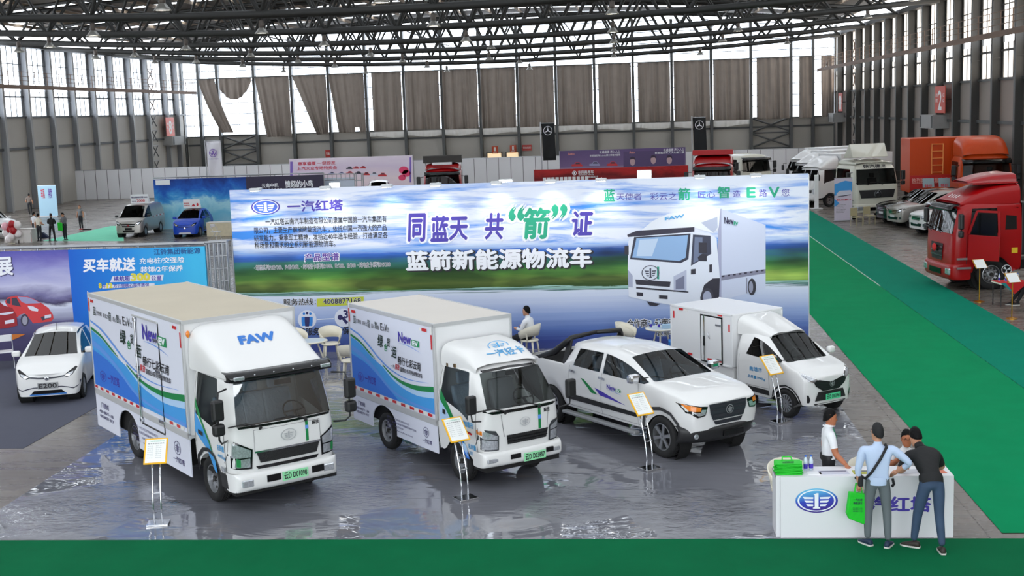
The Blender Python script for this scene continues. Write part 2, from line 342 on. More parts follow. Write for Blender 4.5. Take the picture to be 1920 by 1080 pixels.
for k in (2, 16):
    a, b = cols[k]+.2, cols[k+1]-.2; t = tag(bpy.data.objects.new('cross_bracing', None), 'crossed steel bars bracing a bay %s' % ('beside the tall white flag banner' if k == 2 else 'left of the right back corner'), 'bracing'); COL.objects.link(t); t.location = (a, YF-.4, 0)
    for z in (.3, 1.85, 3.4):
        rod('brace', (0, 0, z), (b-a, 0, z+1.3), .09, steel, t); rod('brace', (b-a, 0, z), (0, 0, z+1.3), .09, steel, t); rod('strut', (0, 0, z+1.4), (b-a, 0, z+1.4), .08, steel, t)
# curtains: one hung cloth per bay
cloth_c = M('taupe_curtain', (120, 110, 101), .9, var=.18, vs=1.2, transl=.12); cloth_w = M('white_lining', (225, 222, 216), .9, transl=.3)
CT = zs(10.36)
def curtain(x0, x1, z1, z0, bottom=None, amp=.16, seed=0, pin=None, mat=None, tops=None):
    rnd = random.Random(seed); n = max(24, int((x1-x0)*22)); m = 16; rows = []; ph = [rnd.uniform(0, 6.28) for _ in range(5)]
    for i in range(m+1):
        t = i/m; row = []
        for j in range(n+1):
            s = j/n; x = x0 + (x1-x0)*s; lo = z0 if bottom is None else bottom(s)
            xx = x if pin is None else pin(s, t, x); hi = z1 if tops is None else tops(s)
            z = hi + (lo-hi)*t
            fold = sin(s*(x1-x0)*8+ph[0]+2.2*t*sin(ph[1]+s*4)) + .5*sin(s*(x1-x0)*13+ph[2]) + .8*t*sin(s*(x1-x0)*3.1+ph[3]+3*t)
            row.append((xx, -amp*.5*fold*(.5+.7*t) - .12*t*sin(pi*s), z))
        rows.append(row)
    mb = MB(); mb.grid(rows); return mb
for k in range(2, 20):
    a, b = cols[k-1]+.18, cols[k]-.18; sd = 30+k; pos = (0, YF-.98, 0); grp = 'brown curtains on the far windows'
    if k == 2: mb = curtain(cols[1]+.15, cols[2]-.1, CT, 5.1, amp=.2, seed=sd, pin=lambda s, t, x: x + 2.0*t**1.4 - (s-.5)*.5*t); lab = 'narrow twisted curtain blown sideways at the far left'
    elif k == 3: mb = curtain(cols[2]+.35, cols[3]-.1, CT, 8.2, amp=.2, seed=sd, bottom=lambda s: CT-.25-2.0*sin(pi*min(1, s*.9+.1))**.7); lab = 'curtain gathered up into a hanging swag'
    elif k == 4: mb = curtain(cols[3]+.2, cols[4]-.1, CT, 4.5, amp=.2, seed=sd, pin=lambda s, t, x: x + (1-s)*1.0*t); lab = 'curtain with a loose flap hanging beside the swag'
    elif k == 5: mb = curtain(cols[4]+.2, cols[5]-.1, CT, 4.6, amp=.2, seed=sd, pin=lambda s, t, x: x + (1-s)*2.4*t); lab = 'curtain drawn to a slant leaving a bright triangle of window'
    elif k == 6: mb = curtain(cols[5]+.1, cols[6]-.1, CT, 4.7, amp=.2, seed=sd, pin=lambda s, t, x: x + (1-s)*.9*t, bottom=lambda s: 4.7+(.5 if .6 < s < .75 else 0)); lab = 'slightly slanted curtain with a torn lower corner'
    else:
        gap = {7: .5, 13: .22, 14: .3, 17: .35, 18: .6, 19: .55}.get(k, 0); mb = curtain(a+gap, b, CT, FS-.1+.05*sin(k), seed=sd, amp=.3)
        lab = 'full-length brown curtain, %s of the row counted from the left' % ('fifth sixth seventh eighth ninth tenth eleventh twelfth thirteenth fourteenth fifteenth sixteenth seventeenth eighteenth'.split()[k-6])
    c = mb.build('curtain', cloth_c, None, smooth=True, loc=pos); tag(c, lab, 'curtain', grp)
    if 6 < k < 17:
        v = curtain(a, b, FS-.16, FS-.7, amp=.1, seed=sd+50, bottom=lambda s: FS-.7+.1*sin(s*5+k)).build('curtain_lining', cloth_w, None, smooth=True, loc=(0, YF-.6, 0)); tag(v, 'white cloth roll below the %s full-length curtain' % ('fifth sixth seventh eighth ninth tenth eleventh twelfth thirteenth fourteenth fifteenth sixteenth'.split()[k-6]), 'cloth', 'white cloth rolls under the curtains')
struct(MB().box(XL+.5, XR-.5, YF-1.06, YF-.74, CT-.02, CT+.07).build('trim_1', steel), 'curtain rail across the far windows')
# small signs and lit doorways on the far wall
orange_door = M('lit_doorway', (255, 225, 180), .6, emit=.9)
for px, lab in (((928, 281), 'orange washroom sign above the left lit doorway'), ((962, 279), 'orange washroom sign above the right lit doorway')):
    p = aty(*px, YF-.2); t = thing('washroom_sign', lab, 'sign', p); MB().box(-.33, .33, -.05, .05, -.38, .38).build('board', M('orange_red_sign', (196, 70, 30)), t); txt('↟' if 0 else 'i', wprint, t, (-.06, -.06, -.1), (1, 0, 0), (0, 0, 1), .12, .36, .05); txt('WC', wprint, t, (-.2, -.06, -.3), (1, 0, 0), (0, 0, 1), .4, .12, .02)
for dn, (px, lab) in enumerate((((927, 293), 'left lit doorway behind the white partition'), ((963, 292), 'right lit doorway behind the white partition'))):
    p = aty(*px, YF-.15); t = sroot('door_%d' % (dn+1), (p.x, p.y, 0), lab); MB().box(-.75, .75, -.02, .02, 0, p.z+.35).build('opening', orange_door, t); MB().box(-.85, -.72, -.06, .06, 0, p.z+.35).build('jamb', steel, t); MB().box(.72, .85, -.06, .06, 0, p.z+.35).build('jamb', steel, t); MB().box(-.85, .85, -.06, .06, p.z+.35, p.z+.45).build('lintel', steel, t)
for px, w, h, lab in (((988, 277), .5, .3, 'tiny red sign right of the lit doorways'), ((618, 288), .45, .4, 'tiny red sign above the pink billboard')):
    p = aty(*px, YF-.15); t = MB().box(-w, w, -.03, .03, -h, h).build('wall_sign', M('small_red_sign', (190, 58, 52)), None, loc=p); tag(t, lab, 'sign'); txt('安全出口', wprint, t, (-w*.8, -.04, -h*.3), (1, 0, 0), (0, 0, 1), w*1.6, h*.7, .02)
# --- roof: deck, purlins, lens-shaped triangular trusses, lamps
deck_m = M('roof_deck', (84, 75, 65), .8, var=.2, vs=.6)
xs_ = [XL + (XR-XL)*i/24 for i in range(25)]
ceil = sroot('ceiling', (0, 0, 0), 'dark metal roof deck with narrow skylights above the trusses')
yy = -28.0
while yy < YF:
    stp, sky = (6.0, .12) if yy < 44 else (6.6, 1.0)
    y2 = min(yy+stp-sky, YF+.3); MB().grid([[(x, y, ztop(x)+.35) for x in xs_] for y in (yy, y2)]).build('deck_strip' if yy >= 44 else 'light_sheet', deck_m if yy >= 44 else pane_roof, ceil)
    if y2 < YF: MB().grid([[(x, y, ztop(x)+.36) for x in xs_] for y in (y2, y2+sky)]).build('skylight', pane_clear, ceil)
    yy += stp
for i in range(0, 25, 1):
    x = xs_[i]; ubox('purlin', x-.08, x+.08, -28, YF, ztop(x)+.08, ztop(x)+.3, M('beige_purlin', (150, 132, 112), .7), ceil)
TY = [46.8, 60.0, 73.2, 86.4, 99.6, 112.8, 126.0]
for q, Y in enumerate(TY):
    tr = sroot('ceiling_truss', (0, Y, 0), 'lens-shaped tubular roof truss spanning the hall'); nb = 16
    xsn = [XL+.6 + (XR-XL-1.2)*i/nb for i in range(nb+1)]
    MB().tube([(x, 0, zbot(x)) for x in xsn], .2, 10).build('bottom_chord', steel_d, tr, smooth=True)
    for s in (-1, 1):
        MB().tube([(x, s*1.35, ztop(x)-.1) for x in xsn], .13, 8).build('top_chord', steel_d, tr, smooth=True)
    xm = [(xsn[i]+xsn[i+1])/2 for i in range(nb)]
    for i in range(nb+1):
        for s in (-1, 1):
            if i < nb: rod('web', (xsn[i], 0, zbot(xsn[i])), (xm[i], s*1.35, ztop(xm[i])-.1), .085, steel_d, tr)
            if i > 0: rod('web', (xsn[i], 0, zbot(xsn[i])), (xm[i-1], s*1.35, ztop(xm[i-1])-.1), .085, steel_d, tr)
        if i < nb: rod('tie', (xm[i], -1.35, ztop(xm[i])-.1), (xm[i], 1.35, ztop(xm[i])-.1), .05, steel_d, tr)
    if q:      # longitudinal ties to the truss in front
        for i in range(1, nb, 3): rod('longitudinal_tie', (xsn[i], 0, zbot(xsn[i])+1.6), (xsn[i], TY[q-1]-Y, zbot(xsn[i])+1.6), .05, steel_d, tr)
lamp_body = M('lamp_housing', (92, 84, 78), .5, .3); lamp_shade = M('lamp_reflector', (150, 148, 142), .35, .6); lamp_glow = M('lamp_glow', (255, 246, 225), .5, emit=14)
LM = [(305, 20), (175, 68), (93, 89), (36, 98), (180, 111), (253, 106), (349, 94), (291, 119), (491, 63), (368, 118), (455, 126), (608, 86), (470, 107), (532, 136), (559, 118), (628, 127), (715, 6), (813, 50), (695, 106), (755, 117), (801, 127), (874, 78), (838, 135), (686, 138), (917, 113), (921, 92), (974, 119), (993, 131), (1148, 27), (1149, 61), (1151, 81), (1151, 98), (1151, 108), (1355, 78), (1384, 59), (1313, 103), (1476, 83), (1627, 34), (1714, 2), (1552, 128)]
proto = None; LAMPS = []
for i, (x, y) in enumerate(LM):
    best = None
    for Y in TY:
        p = aty(x, y, Y); e = abs(p.z-(zbot(p.x)-.95))
        if best is None or e < best[0]: best = (e, Y, p)
    p = best[2]; Y = best[1]; hang = max(.25, zbot(p.x)-p.z)
    lab = 'round high bay lamp hanging from the roof trusses'
    if proto is None:
        proto = thing('high_bay_lamp', lab, 'lamp', p, 0, 'high bay lamps under the roof')
        MB().lathe([(.04, .62), (.12, .6), (.13, .3), (.1, .27)], n=12).build('housing', lamp_body, proto, smooth=True)
        MB().lathe([(.1, .28), (.16, .24), (.28, .08), (.34, 0), (.33, 0), (.26, .08), (.1, .24)], n=16).build('shade', lamp_shade, proto, smooth=True)
        MB().lathe([(.02, .02), (.30, .03), (.30, .05), (.02, .06)], n=16).build('bulb', lamp_glow, proto)
        L = proto
    else: L = copy_tree(proto); L.location = p
    LAMPS.append((Y, p.x, L)); rod('hanger', (0, 0, .6), (0, 0, hang), .025, lamp_body, L, 6)
ordn = 'first second third fourth fifth sixth seventh eighth ninth tenth eleventh twelfth'.split()
for q, Y in enumerate(TY):
    for k, (_, _, L) in enumerate(sorted((r for r in LAMPS if r[0] == Y), key=lambda r: r[1])): L['label'] = 'round high bay lamp, %s from the left in the %s hanging row from us' % (ordn[k], ordn[q])
# --- white partition panels across the back of the hall
PY = 104.4; x0 = atz(149, 374.5).x; ph = 2.52
par = sroot('wall_partition', (0, PY, 0), 'white modular partition wall across the back')
pn = int((XR-.8-x0)/1.02); pm = MB().box(.025, .995, -.02, .02, .04, ph).mesh('partition_panel', M('partition_white', (226, 226, 228), .45, var=.03, vs=.5)); po = MB().box(-.025, .025, -.03, .03, 0, ph+.02).mesh('partition_post', M('partition_post', (128, 128, 130), .4, .3))
for i in range(pn): obj('panel', pm, par, (x0+i*1.02, 0, 0)); obj('post', po, par, (x0+i*1.02, 0, 0))
ubox('top_rail', x0, x0+pn*1.02, -.03, .03, ph, ph+.05, alu, par)
# ------------------------------------------------------------------ FLOOR COVERINGS
def carpet_mat(name, a, b):
    n = N(name, .95, .1); o = n.mapped(); x = n.noise(o, 1.2, 4, .6); y = n.noise(o, 220, 2); w = n.noise(n.mapped(scale=(1, .35, 1), rot=(0, 0, .5)), 2.3, 3, .5, .6)
    n.col(n.mix(n.math('ADD', n.math('MULTIPLY', x, .7), n.math('MULTIPLY', y, .3)), a, b)); n.bump(n.math('ADD', w, n.math('MULTIPLY', y, .08)), .35, .05); return n.m
green1 = carpet_mat('vignette_green_carpet', (0, 84, 50), (2, 108, 66)); green3 = carpet_mat('aisle_green_carpet', (0, 122, 76), (4, 148, 94)); green2 = carpet_mat('blue_green_carpet', (0, 116, 92), (4, 140, 110)); mint = carpet_mat('mint_carpet', (112, 205, 170), (140, 225, 192))  # front green is the aisle's, with vignette darkening put into its colour
def flat(name, pts, h, mat, par=None, z=0.0):
    return MB().prism([(x, y, z) for x, y in pts], (0, 0, h)).build(name, mat, par)
def rect(x0, x1, y0, y1): return [(x0, y0), (x1, y0), (x1, y1), (x0, y1)]
def ripple(x0, x1, y0, y1, mat, name, par, seed, amp=.02):
    rnd = random.Random(seed); nx = 30; ny = 70; ph = [rnd.uniform(0, 6) for _ in range(4)]
    def h(x, y): e = min(1, (x-x0)*2, (x1-x)*2, (y-y0)*2, (y1-y)*2); return .008 + amp*max(0, e)*max(0, sin(x*1.3+y*.7+ph[0])*sin(y*2.1-x*1.1+ph[1])+.25*sin(3.1*x+4.3*y+ph[2]))
    rows = [[(x0+(x1-x0)*i/nx, y0+(y1-y0)*(j/ny)**1.6, h(x0+(x1-x0)*i/nx, y0+(y1-y0)*(j/ny)**1.6)) for i in range(nx+1)] for j in range(ny+1)]
    return MB().grid(rows).build(name, mat, par, smooth=True)
Y0 = 17.83
car = thing('aisle_carpet', 'two-tone green carpet running down the right aisle', 'carpet', (5.22, 18.04, 0))
for a, b, m_, sd in ((0, 3.08, green3, 1), (3.09, 5.1, green2, 2)): ripple(a, b, 0, 56, m_, 'carpet_strip', car, sd, .03)
MB().box(3.065, 3.09, 25, 42, .012, .034).build('seam_tape_glare', M('glare_white_tape', (190, 204, 194), .5), car)  # clear seam tape; the white of its glare is put into the colour
fc = thing('front_carpet', 'dark green carpet along the bottom edge in front of the desk', 'carpet', (0, 0, 0)); ripple(-16, 14, 13.2, Y0-.02, green1, 'carpet_strip', fc, 5, .02)  # same green as the aisle; dark by vignette put into its colour
lc = flat('far_carpet', [tuple(atz(*p).xy) for p in ((80, 452), (232, 452), (232, 424), (208, 424))], .01, mint); tag(lc, 'pale mint green carpet on the floor behind the left booths', 'carpet')
# grey wrinkled plastic sheet under the vehicles
n = N('wrinkled_grey_vinyl', .2, .5); o = n.mapped(); st = n.mapped(scale=(1, 2.0, 1), rot=(0, 0, .45))
a = n.noise(st, .55, 3, .5, 1.2); b = n.noise(st, 2.0, 4, .55, 1.2); c = n.noise(o, .28, 3)
dusty = n.noise(n.mapped(scale=(1, 1.6, 1), loc=(3, 1, 0)), .45, 7, .7)
base = n.mix(n.ramp(c, [(.35, (0, 0, 0)), (.65, (255, 255, 255))]), (108, 109, 117), (126, 126, 133))
n.col(n.mix(n.ramp(dusty, [(.60, (0, 0, 0)), (.70, (150, 150, 150))]), base, (150, 132, 116)))
n.ln(n.ramp(b, [(.35, (28, 28, 28)), (.65, (60, 60, 60))]), n.b.inputs['Roughness']); n.b.inputs['IOR'].default_value = 2.0
cr = n.noise(n.mapped(scale=(1, 1.5, 1), rot=(0, 0, .6)), 5.5, 5, .6, 1.6); wob = n.math('MULTIPLY', n.math('SUBTRACT', n.noise(o, .9, 4), .5), 1.6); big = None
for cx, cy, r in ((-5.7, 22.6, 1.6), (-4.7, 20.2, 1.2), (1.0, 18.9, 1.3), (3.0, 19.6, 1.5), (3.3, 22.4, 1.2), (-9.2, 19.3, 1.5), (-.9, 19.4, .9), (3.4, 25.2, .9)):     # where the film lies crumpled
    dm = n.nd('ShaderNodeVectorMath', operation='DISTANCE'); n.ln(o, dm.inputs[0]); dm.inputs[1].default_value = (cx, cy, 0); g_ = n.math('ADD', n.math('SUBTRACT', 1.0, n.math('DIVIDE', dm.outputs['Value'], r)), wob, True); big = g_ if big is None else n.math('MAXIMUM', big, g_)
n.bump(n.math('ADD', n.math('MULTIPLY', a, .35), n.math('MULTIPLY', n.math('ADD', n.math('MULTIPLY', b, .9), n.math('MULTIPLY', cr, .6)), big)), .8, .08)
vinyl = n.m; SXL, SXR = -10.55, 4.22
sheet = thing('floor_sheet', 'wrinkled shiny grey plastic sheet laid under the four display vehicles', 'floor sheet', (0, 0, 0))
yy = Y0
while yy < 33: y2 = min(yy+2.0, 33); MB().box(SXL, SXR, yy, y2-.012, 0, .004).build('sheet_strip', vinyl, sheet); yy = y2
dark_carpet = M('slate_carpet', (74, 76, 90), .9, var=.08, vs=3)
x1 = atz(120, 798).x
dc = flat('booth_carpet', rect(-24, x1, 23.2, 33), .008, dark_carpet); tag(dc, 'dark slate carpet under the small white hatchback', 'carpet')
# ------------------------------------------------------------------ BIG BLUE BACKDROP
BY = 32.82; BX0 = aty(430, 357.8, BY).x; BX1 = aty(1515.6, 324, BY).x; BH = aty(960, 341.5, BY).z; BW = BX1-BX0
n = N('printed_landscape', .45, .3); o = n.tc.outputs['Object']; xyz = n.xyz(o); vv = n.math('DIVIDE', xyz[2], BH); uu = n.math('DIVIDE', xyz[0], BW)
stk = n.noise(n.mapped(scale=(.22, 1, 2.6), rot=(0, .10, 0)), 1.5, 6, .62, .4); stk2 = n.noise(n.mapped(scale=(.12, 1, 5), rot=(0, -.05, 0)), 2.0, 6, .65, .3)
v1 = n.math('ADD', vv, n.math('MULTIPLY', n.math('SUBTRACT', stk, .5), .10)); v2 = n.math('ADD', vv, n.math('MULTIPLY', n.math('SUBTRACT', stk2, .5), .085))
ground = n.ramp(v2, [(0, (66, 78, 140)), (.05, (60, 76, 148)), (.12, (96, 124, 190)), (.2, (150, 172, 220)), (.32, (206, 216, 238)), (.352, (214, 224, 240)), (.358, (14, 84, 78)), (.372, (170, 210, 200)), (.38, (24, 92, 60))])
field = n.ramp(v1, [(.36, (70, 140, 50)), (.41, (176, 208, 96)), (.45, (104, 164, 66)), (.50, (44, 112, 56)), (.54, (56, 128, 116)), (.572, (40, 92, 172)), (.60, (60, 112, 204)), (.63, (120, 180, 236))])
shade = n.ramp(n.noise(n.mapped(scale=(.16, 1, .55)), 1.6, 3), [(.40, (22, 34, 26)), (.56, (255, 255, 255))])
fm = n.nd('ShaderNodeMix', data_type='RGBA', blend_type='MULTIPLY'); fm.inputs[0].default_value = .8; n.ln(field, fm.inputs[6]); n.ln(shade, fm.inputs[7])
sky = n.mix(n.ramp(stk, [(.46, (0, 0, 0)), (.64, (255, 255, 255))]), (232, 237, 250), (58, 138, 228))
sky = n.mix(n.ramp(vv, [(.7, (0, 0, 0)), (1, (70, 70, 70))]), sky, (206, 226, 250))
c1 = n.mix(n.math('GREATER_THAN', v2, .374), ground, fm.outputs[2]); c2 = n.mix(n.ramp(v1, [(.595, (0, 0, 0)), (.645, (255, 255, 255))]), c1, sky); n.col(c2)
bb = thing('booth_backdrop', 'wide blue and green landscape printed backdrop behind the display vehicles', 'backdrop', (BX0, BY, 0))
MB().box(0, BW, 0, .06, 0, BH).build('print_panel', n.m, bb)
fr = MB()
for x in [i*BW/9 for i in range(10)]: fr.box(x-.03 if x else 0, x+.03, .06, .12, 0, BH-.02)
fr.build('back_frame', alu, bb)
for k in range(10): rod('back_post', (k*BW/9, .12, 0), (k*BW/9, .12, BH-.05), .03, alu, bb); rod('back_stay', (k*BW/9, .1, BH-.1), (k*BW/9, 1.2, 0.02), .025, alu, bb)
def bpx(x, y, off=.004): p = aty(x, y, BY); return V((p.x-BX0, -off, p.z))
def btxt(s, mat, x0, y0, x1, y1, h, bold=0, off=.006, sp=1.0, shear=0, par=None, name='lettering'):
    a = bpx(x0, y0, off); b = bpx(x1, y1, off); c = bpx((x0+x1)/2, (y0+y1)/2-h, off); return txt(s, mat, par or bb, a, (b-a).normalized(), (0, 0, 1), (b-a).length, c.z-(a.z+b.z)/2, bold, name, shear, sp)
def bpoly(name, pts, mat, off, par=None): return MB().poly([bpx(x, y, off) for x, y in reversed(pts)]).build(name, mat, par or bb)
indigo = M('indigo_print', (72, 58, 168), .5); navy = M('navy_print', (30, 22, 66), .5); ink = M('black_print', (26, 24, 30), .5); teal = M('teal_green_print', (22, 166, 128), .5); pwhite = M('white_flat_print', (242, 244, 250), .5)
def ellipse(cx, cy, rx, ry, n=40, a0=0): return [(cx+rx*cos(2*pi*k/n+a0), cy+ry*sin(2*pi*k/n+a0)) for k in range(n)]
def emblem(par, o, u, v, w, h, m_ring, m_disc, m_wing, step=.0015, name='emblem'):
    """winged numeral-one oval badge"""
    o = V(o); u = V(u); v = V(v); nn = u.cross(v); P = lambda a, b, k: o + u*(a*w/2) + v*(b*h/2) + nn*(step*k)
    def el(r, k): return [P(r*cos(2*pi*i/40), r*sin(2*pi*i/40), k) for i in range(40)]
    e = bpy.data.objects.new(name, None); COL.objects.link(e); e.parent = par
    def ring(r0, r1, k, m, nm): MB().grid([[P(r0*cos(2*pi*i/40), r0*sin(2*pi*i/40), k) for i in range(40)], [P(r1*cos(2*pi*i/40), r1*sin(2*pi*i/40), k) for i in range(40)]], closed=True).build(nm, m, e)
    ring(.9, 1.0, 1, m_ring, 'ring')
    if m_disc: MB().poly(el(.9, .6)).build('field', m_wing, e); MB().poly(el(.82, 1)).build('disc', m_disc, e)
    mb = MB()
    for s in (-1, 1):
        for i, (x1, y0, y1) in enumerate(((.66, .14, .32), (.58, -.16, .02), (.5, -.46, -.28))):
            q = [P(s*.16, y0, 2), P(s*(x1-.08), y0, 2), P(s*x1, y1, 2), P(s*.16, y1-.03, 2)]; mb.poly(q if s > 0 else q[::-1])
    mb.build('wings', m_wing, e)
    MB().poly([P(a, b, 2) for a, b in ((-.17, -.66), (.17, -.66), (.17, -.56), (.09, -.52), (.09, .62), (.0, .62), (-.14, .5), (-.09, .46), (-.09, -.52), (-.17, -.56))]).build('numeral', m_wing, e)
    return e
ge = bpx(498, 388); emblem(bb, ge + V((0, -.004, 0)), (1, 0, 0), (0, 0, 1), bpx(525, 388).x-bpx(471, 388).x, bpx(498, 374).z-bpx(498, 402).z, indigo, M('emblem_blue', (60, 96, 200), .4), pwhite)
btxt('一汽红塔', indigo, 540, 397.5, 643, 394, 20, .03)
for s, x0, x1, y in (('一汽红塔云南汽车制造有限公司隶属中国第一汽车集团有', 498, 725, 422), ('限公司，主要生产解放牌载货汽车 ，依托中国一汽强大的产品', 477, 725, 438.5), ('研发能力，秉承军工精神，发扬近40年造车经验，打造满足各', 477, 727, 453), ('种场景和需求的全系列新能源物流车。', 478, 629, 466)):
    btxt(s, ink, x0, y, x1, y-(x1-x0)*.025, 12, .012)
btxt('产品型谱', pwhite, 571, 491, 637, 488.5, 15, .07, .006); btxt('产品型谱', M('violet_print', (98, 52, 160), .5), 572, 490, 636, 488, 14, .02, .012)
btxt('· 增程系列PHEV300、PHEV300L  · 纯电轻卡系列EV100、EV200、EV300  · 纯电皮卡系列EVK200', pwhite, 477, 507, 732, 500, 9.5, .06, .006); btxt('· 增程系列PHEV300、PHEV300L  · 纯电轻卡系列EV100、EV200、EV300  · 纯电皮卡系列EVK200', ink, 477, 507, 732, 500, 9.5, 0, .013)
btxt('服务热线： 4008877168', pwhite, 532, 573, 677, 569, 12.5, .05, .006); bpoly('highlight_bar', [(594, 575), (682, 571), (682, 556), (594, 560)], M('lime_print', (196, 204, 60), .5), .0045); btxt('服务热线： 4008877168', ink, 532, 573, 677, 569, 12.5, .015, .013)
def two(s, x0, y0, x1, y1, h, m1, m2, b1, b2, shear=0): btxt(s, m1, x0, y0, x1, y1, h, b1, .006, 1, shear); btxt(s, m2, x0, y0, x1, y1, h, b2, .010, 1, shear)
for s, x0, y0, x1, h, m_ in (('同', 766, 452, 800, 50, indigo), ('蓝', 808, 452, 843, 46, indigo), ('天', 843, 450, 877, 42, indigo), ('共', 910, 448, 944, 47, indigo), ('“', 956, 412, 982, 22, teal), ('箭', 984, 447, 1032, 56, teal), ('”', 1036, 408, 1062, 22, teal), ('证', 1074, 441, 1112, 44, indigo)):
    btxt(s, pwhite, x0-2, y0+1.5, x1+2, y0+1-.9, h+3, .07, .006, 1, .12); btxt(s, m_, x0, y0, x1, y0-.9, h, .032, .010, 1, .12)
btxt('蓝箭新能源物流车', ink, 766, 509, 1112, 502, 37, .055, .006); btxt('蓝箭新能源物流车', pwhite, 763, 507, 1109, 500, 36, .04, .010)
for s, x0, x1, y, h, m_ in (('蓝', 1133, 1153, 377, 22, teal), ('天使者', 1156, 1203, 376, 14, indigo), ('彩云之', 1219, 1269, 375, 14, indigo), ('箭', 1272, 1294, 375, 22, teal), ('匠心', 1309, 1341, 371, 12, indigo), ('智', 1346, 1368, 371, 21, teal), ('造', 1374, 1389, 370, 13, indigo), ('E', 1401, 1416, 370, 18, teal), ('路', 1423, 1438, 369, 14, indigo), ('V', 1442, 1461, 370, 19, teal), ('您', 1465, 1480, 368, 14, indigo)):
    btxt(s, m_, x0, y, x1, y-.3, h, .03 if m_ is teal else .0)
for s, y in (('合作商：云南元', 614), ('云南阜', 630)): 
    x0 = 1176 if len(s) > 4 else 1232
    btxt(s, pwhite, x0, y, 1266, y-2, 15, .1, .006); btxt(s, ink, x0, y, 1266, y-2, 15, .015, .013)
# round service pictograms near the seats
for cx, cy in ((576, 599), (645, 596), (714, 594)):
    bpoly('pictogram_disc', ellipse(cx, cy, 17.5, 17.5), M('pale_disc_print', (222, 226, 240), .5), .006)
for dx, c_, h in ((-6, (40, 130, 215), 0), (6, (40, 130, 215), 0), (0, (34, 30, 92), 2)):
    m_ = M('figure_print_%d' % c_[0], c_, .5); bpoly('pictogram', ellipse(576+dx, 588-h/2, 2.4, 2.6, 12), m_, .008+h*.001); bpoly('pictogram', [(576+dx-4.5, 594), (576+dx+4.5, 594), (576+dx+4.5, 603), (576+dx+3.4, 611+h/2), (576+dx-3.4, 611+h/2), (576+dx-4.5, 603)], m_, .008+h*.001)
m_ = M('figure_print_34', (34, 30, 92), .5); bpoly('pictogram', ellipse(638, 595, 5, 5, 14), m_, .008); bpoly('pictogram', [(640, 597), (644, 594), (653, 604), (649, 608)], m_, .008); btxt('3', m_, 645, 596, 653, 596, 14, .04, .008)
btxt('工程服务', ink, 545, 630, 601, 628, 14, .02); btxt('3次保养', ink, 618, 628, 674, 626, 14, .02); bpoly('link_line', [(594, 600), (626, 598), (626, 596.5), (594, 598.5)], pwhite, .005)
# the printed box truck on the backdrop
def cp(x, y): return (960+x/3.4286, 330+y/3.4286)
def cpoly(pts, c, k): bpoly('printed_truck', [cp(*p) for p in pts], M('truck_print_%d_%d_%d' % c, c, .5), .005+k*.0012)
cpoly(((1340, 210), (1630, 315), (1630, 722), (1340, 800)), (206, 214, 236), 0); cpoly(((1345, 640), (1630, 598), (1630, 625), (1345, 672)), (134, 134, 156), 1)
for i in range(8): x = 1350+i*36; cpoly(((x, 640-i*5.2), (x+16, 638-i*5.2), (x+16, 648-i*5.2), (x, 650-i*5.2)), (44, 40, 60), 2)
cpoly(((1326, 218), (1346, 210), (1346, 800), (1322, 800)), (168, 172, 200), 1); cpoly(((1508, 655), (1512, 655), (1512, 755), (1508, 755)), (90, 90, 110), 2)
cpoly(((830, 350), (905, 288), (1010, 240), (1340, 208), (1328, 335), (1296, 368), (1170, 332)), (238, 242, 250), 2); cpoly(((1215, 300), (1320, 262), (1322, 330), (1296, 366)), (186, 194, 216), 3)
cpoly(((748, 420), (770, 388), (1150, 358), (1270, 368), (1315, 400), (1336, 660), (1326, 800), (1220, 800), (1040, 832), (870, 802), (750, 775), (744, 600)), (228, 234, 246), 3)
cpoly(((740, 378), (800, 352), (1172, 328), (1172, 358), (800, 388), (745, 392)), (46, 42, 62), 4); cpoly(((785, 392), (1148, 370), (1134, 535), (1085, 560), (758, 535)), (44, 46, 66), 4); cpoly(((800, 400), (1132, 380), (1116, 525), (1075, 546), (772, 524)), (146, 182, 224), 5); cpoly(((820, 410), (940, 402), (900, 515), (800, 515)), (196, 216, 240), 6)
cpoly(((1163, 376), (1276, 384), (1281, 500), (1150, 578)), (54, 58, 80), 4); cpoly(((1175, 392), (1225, 394), (1222, 530), (1165, 560)), (110, 122, 150), 5)
cpoly(((1038, 645), (1122, 602), (1122, 742), (1040, 742)), (186, 192, 214), 5); cpoly(((1052, 668), (1108, 640), (1108, 725), (1052, 728)), (120, 124, 150), 6); cpoly(((744, 600), (776, 640), (776, 716), (748, 712)), (170, 176, 200), 5)
cpoly(((792, 664), (1020, 680), (1014, 714), (798, 697)), (42, 40, 54), 5); cpoly(((798, 712), (1134, 742), (1134, 750), (798, 724)), (42, 40, 54), 5)
for q in (((800, 746), (843, 750), (843, 773), (802, 770)), ((945, 764), (1000, 768), (1000, 792), (945, 788)), ((1200, 426), (1252, 428), (1252, 497), (1200, 497)), ((1194, 522), (1220, 500), (1252, 504), (1252, 548), (1200, 546)), ((723, 450), (750, 446), (750, 507), (723, 502)), ((1150, 600), (1180, 596), (1180, 630), (1150, 632)), ((1268, 570), (1286, 568), (1286, 618), (1268, 620)), ((865, 805), (955, 822), (925, 836), (885, 832)), ((1210, 780), (1235, 700), (1290, 658), (1336, 656), (1330, 800), (1212, 800))): cpoly(q, (42, 40, 54), 6)
cpoly([(1255+42*cos(a/6*pi), 775+56*sin(a/6*pi)) for a in range(12)], (60, 58, 70), 7); cpoly([(1255+28*cos(a/6*pi), 778+40*sin(a/6*pi)) for a in range(12)], (170, 176, 200), 8)
cpoly([(1542+27*cos(a/6*pi), 712+55*sin(a/6*pi)) for a in range(12)], (44, 42, 54), 6); cpoly([(1536+14*cos(a/6*pi), 714+38*sin(a/6*pi)) for a in range(12)], (150, 154, 176), 7)
cpoly(((932, 583), (946, 583), (946, 664), (932, 661)), (20, 160, 130), 5)
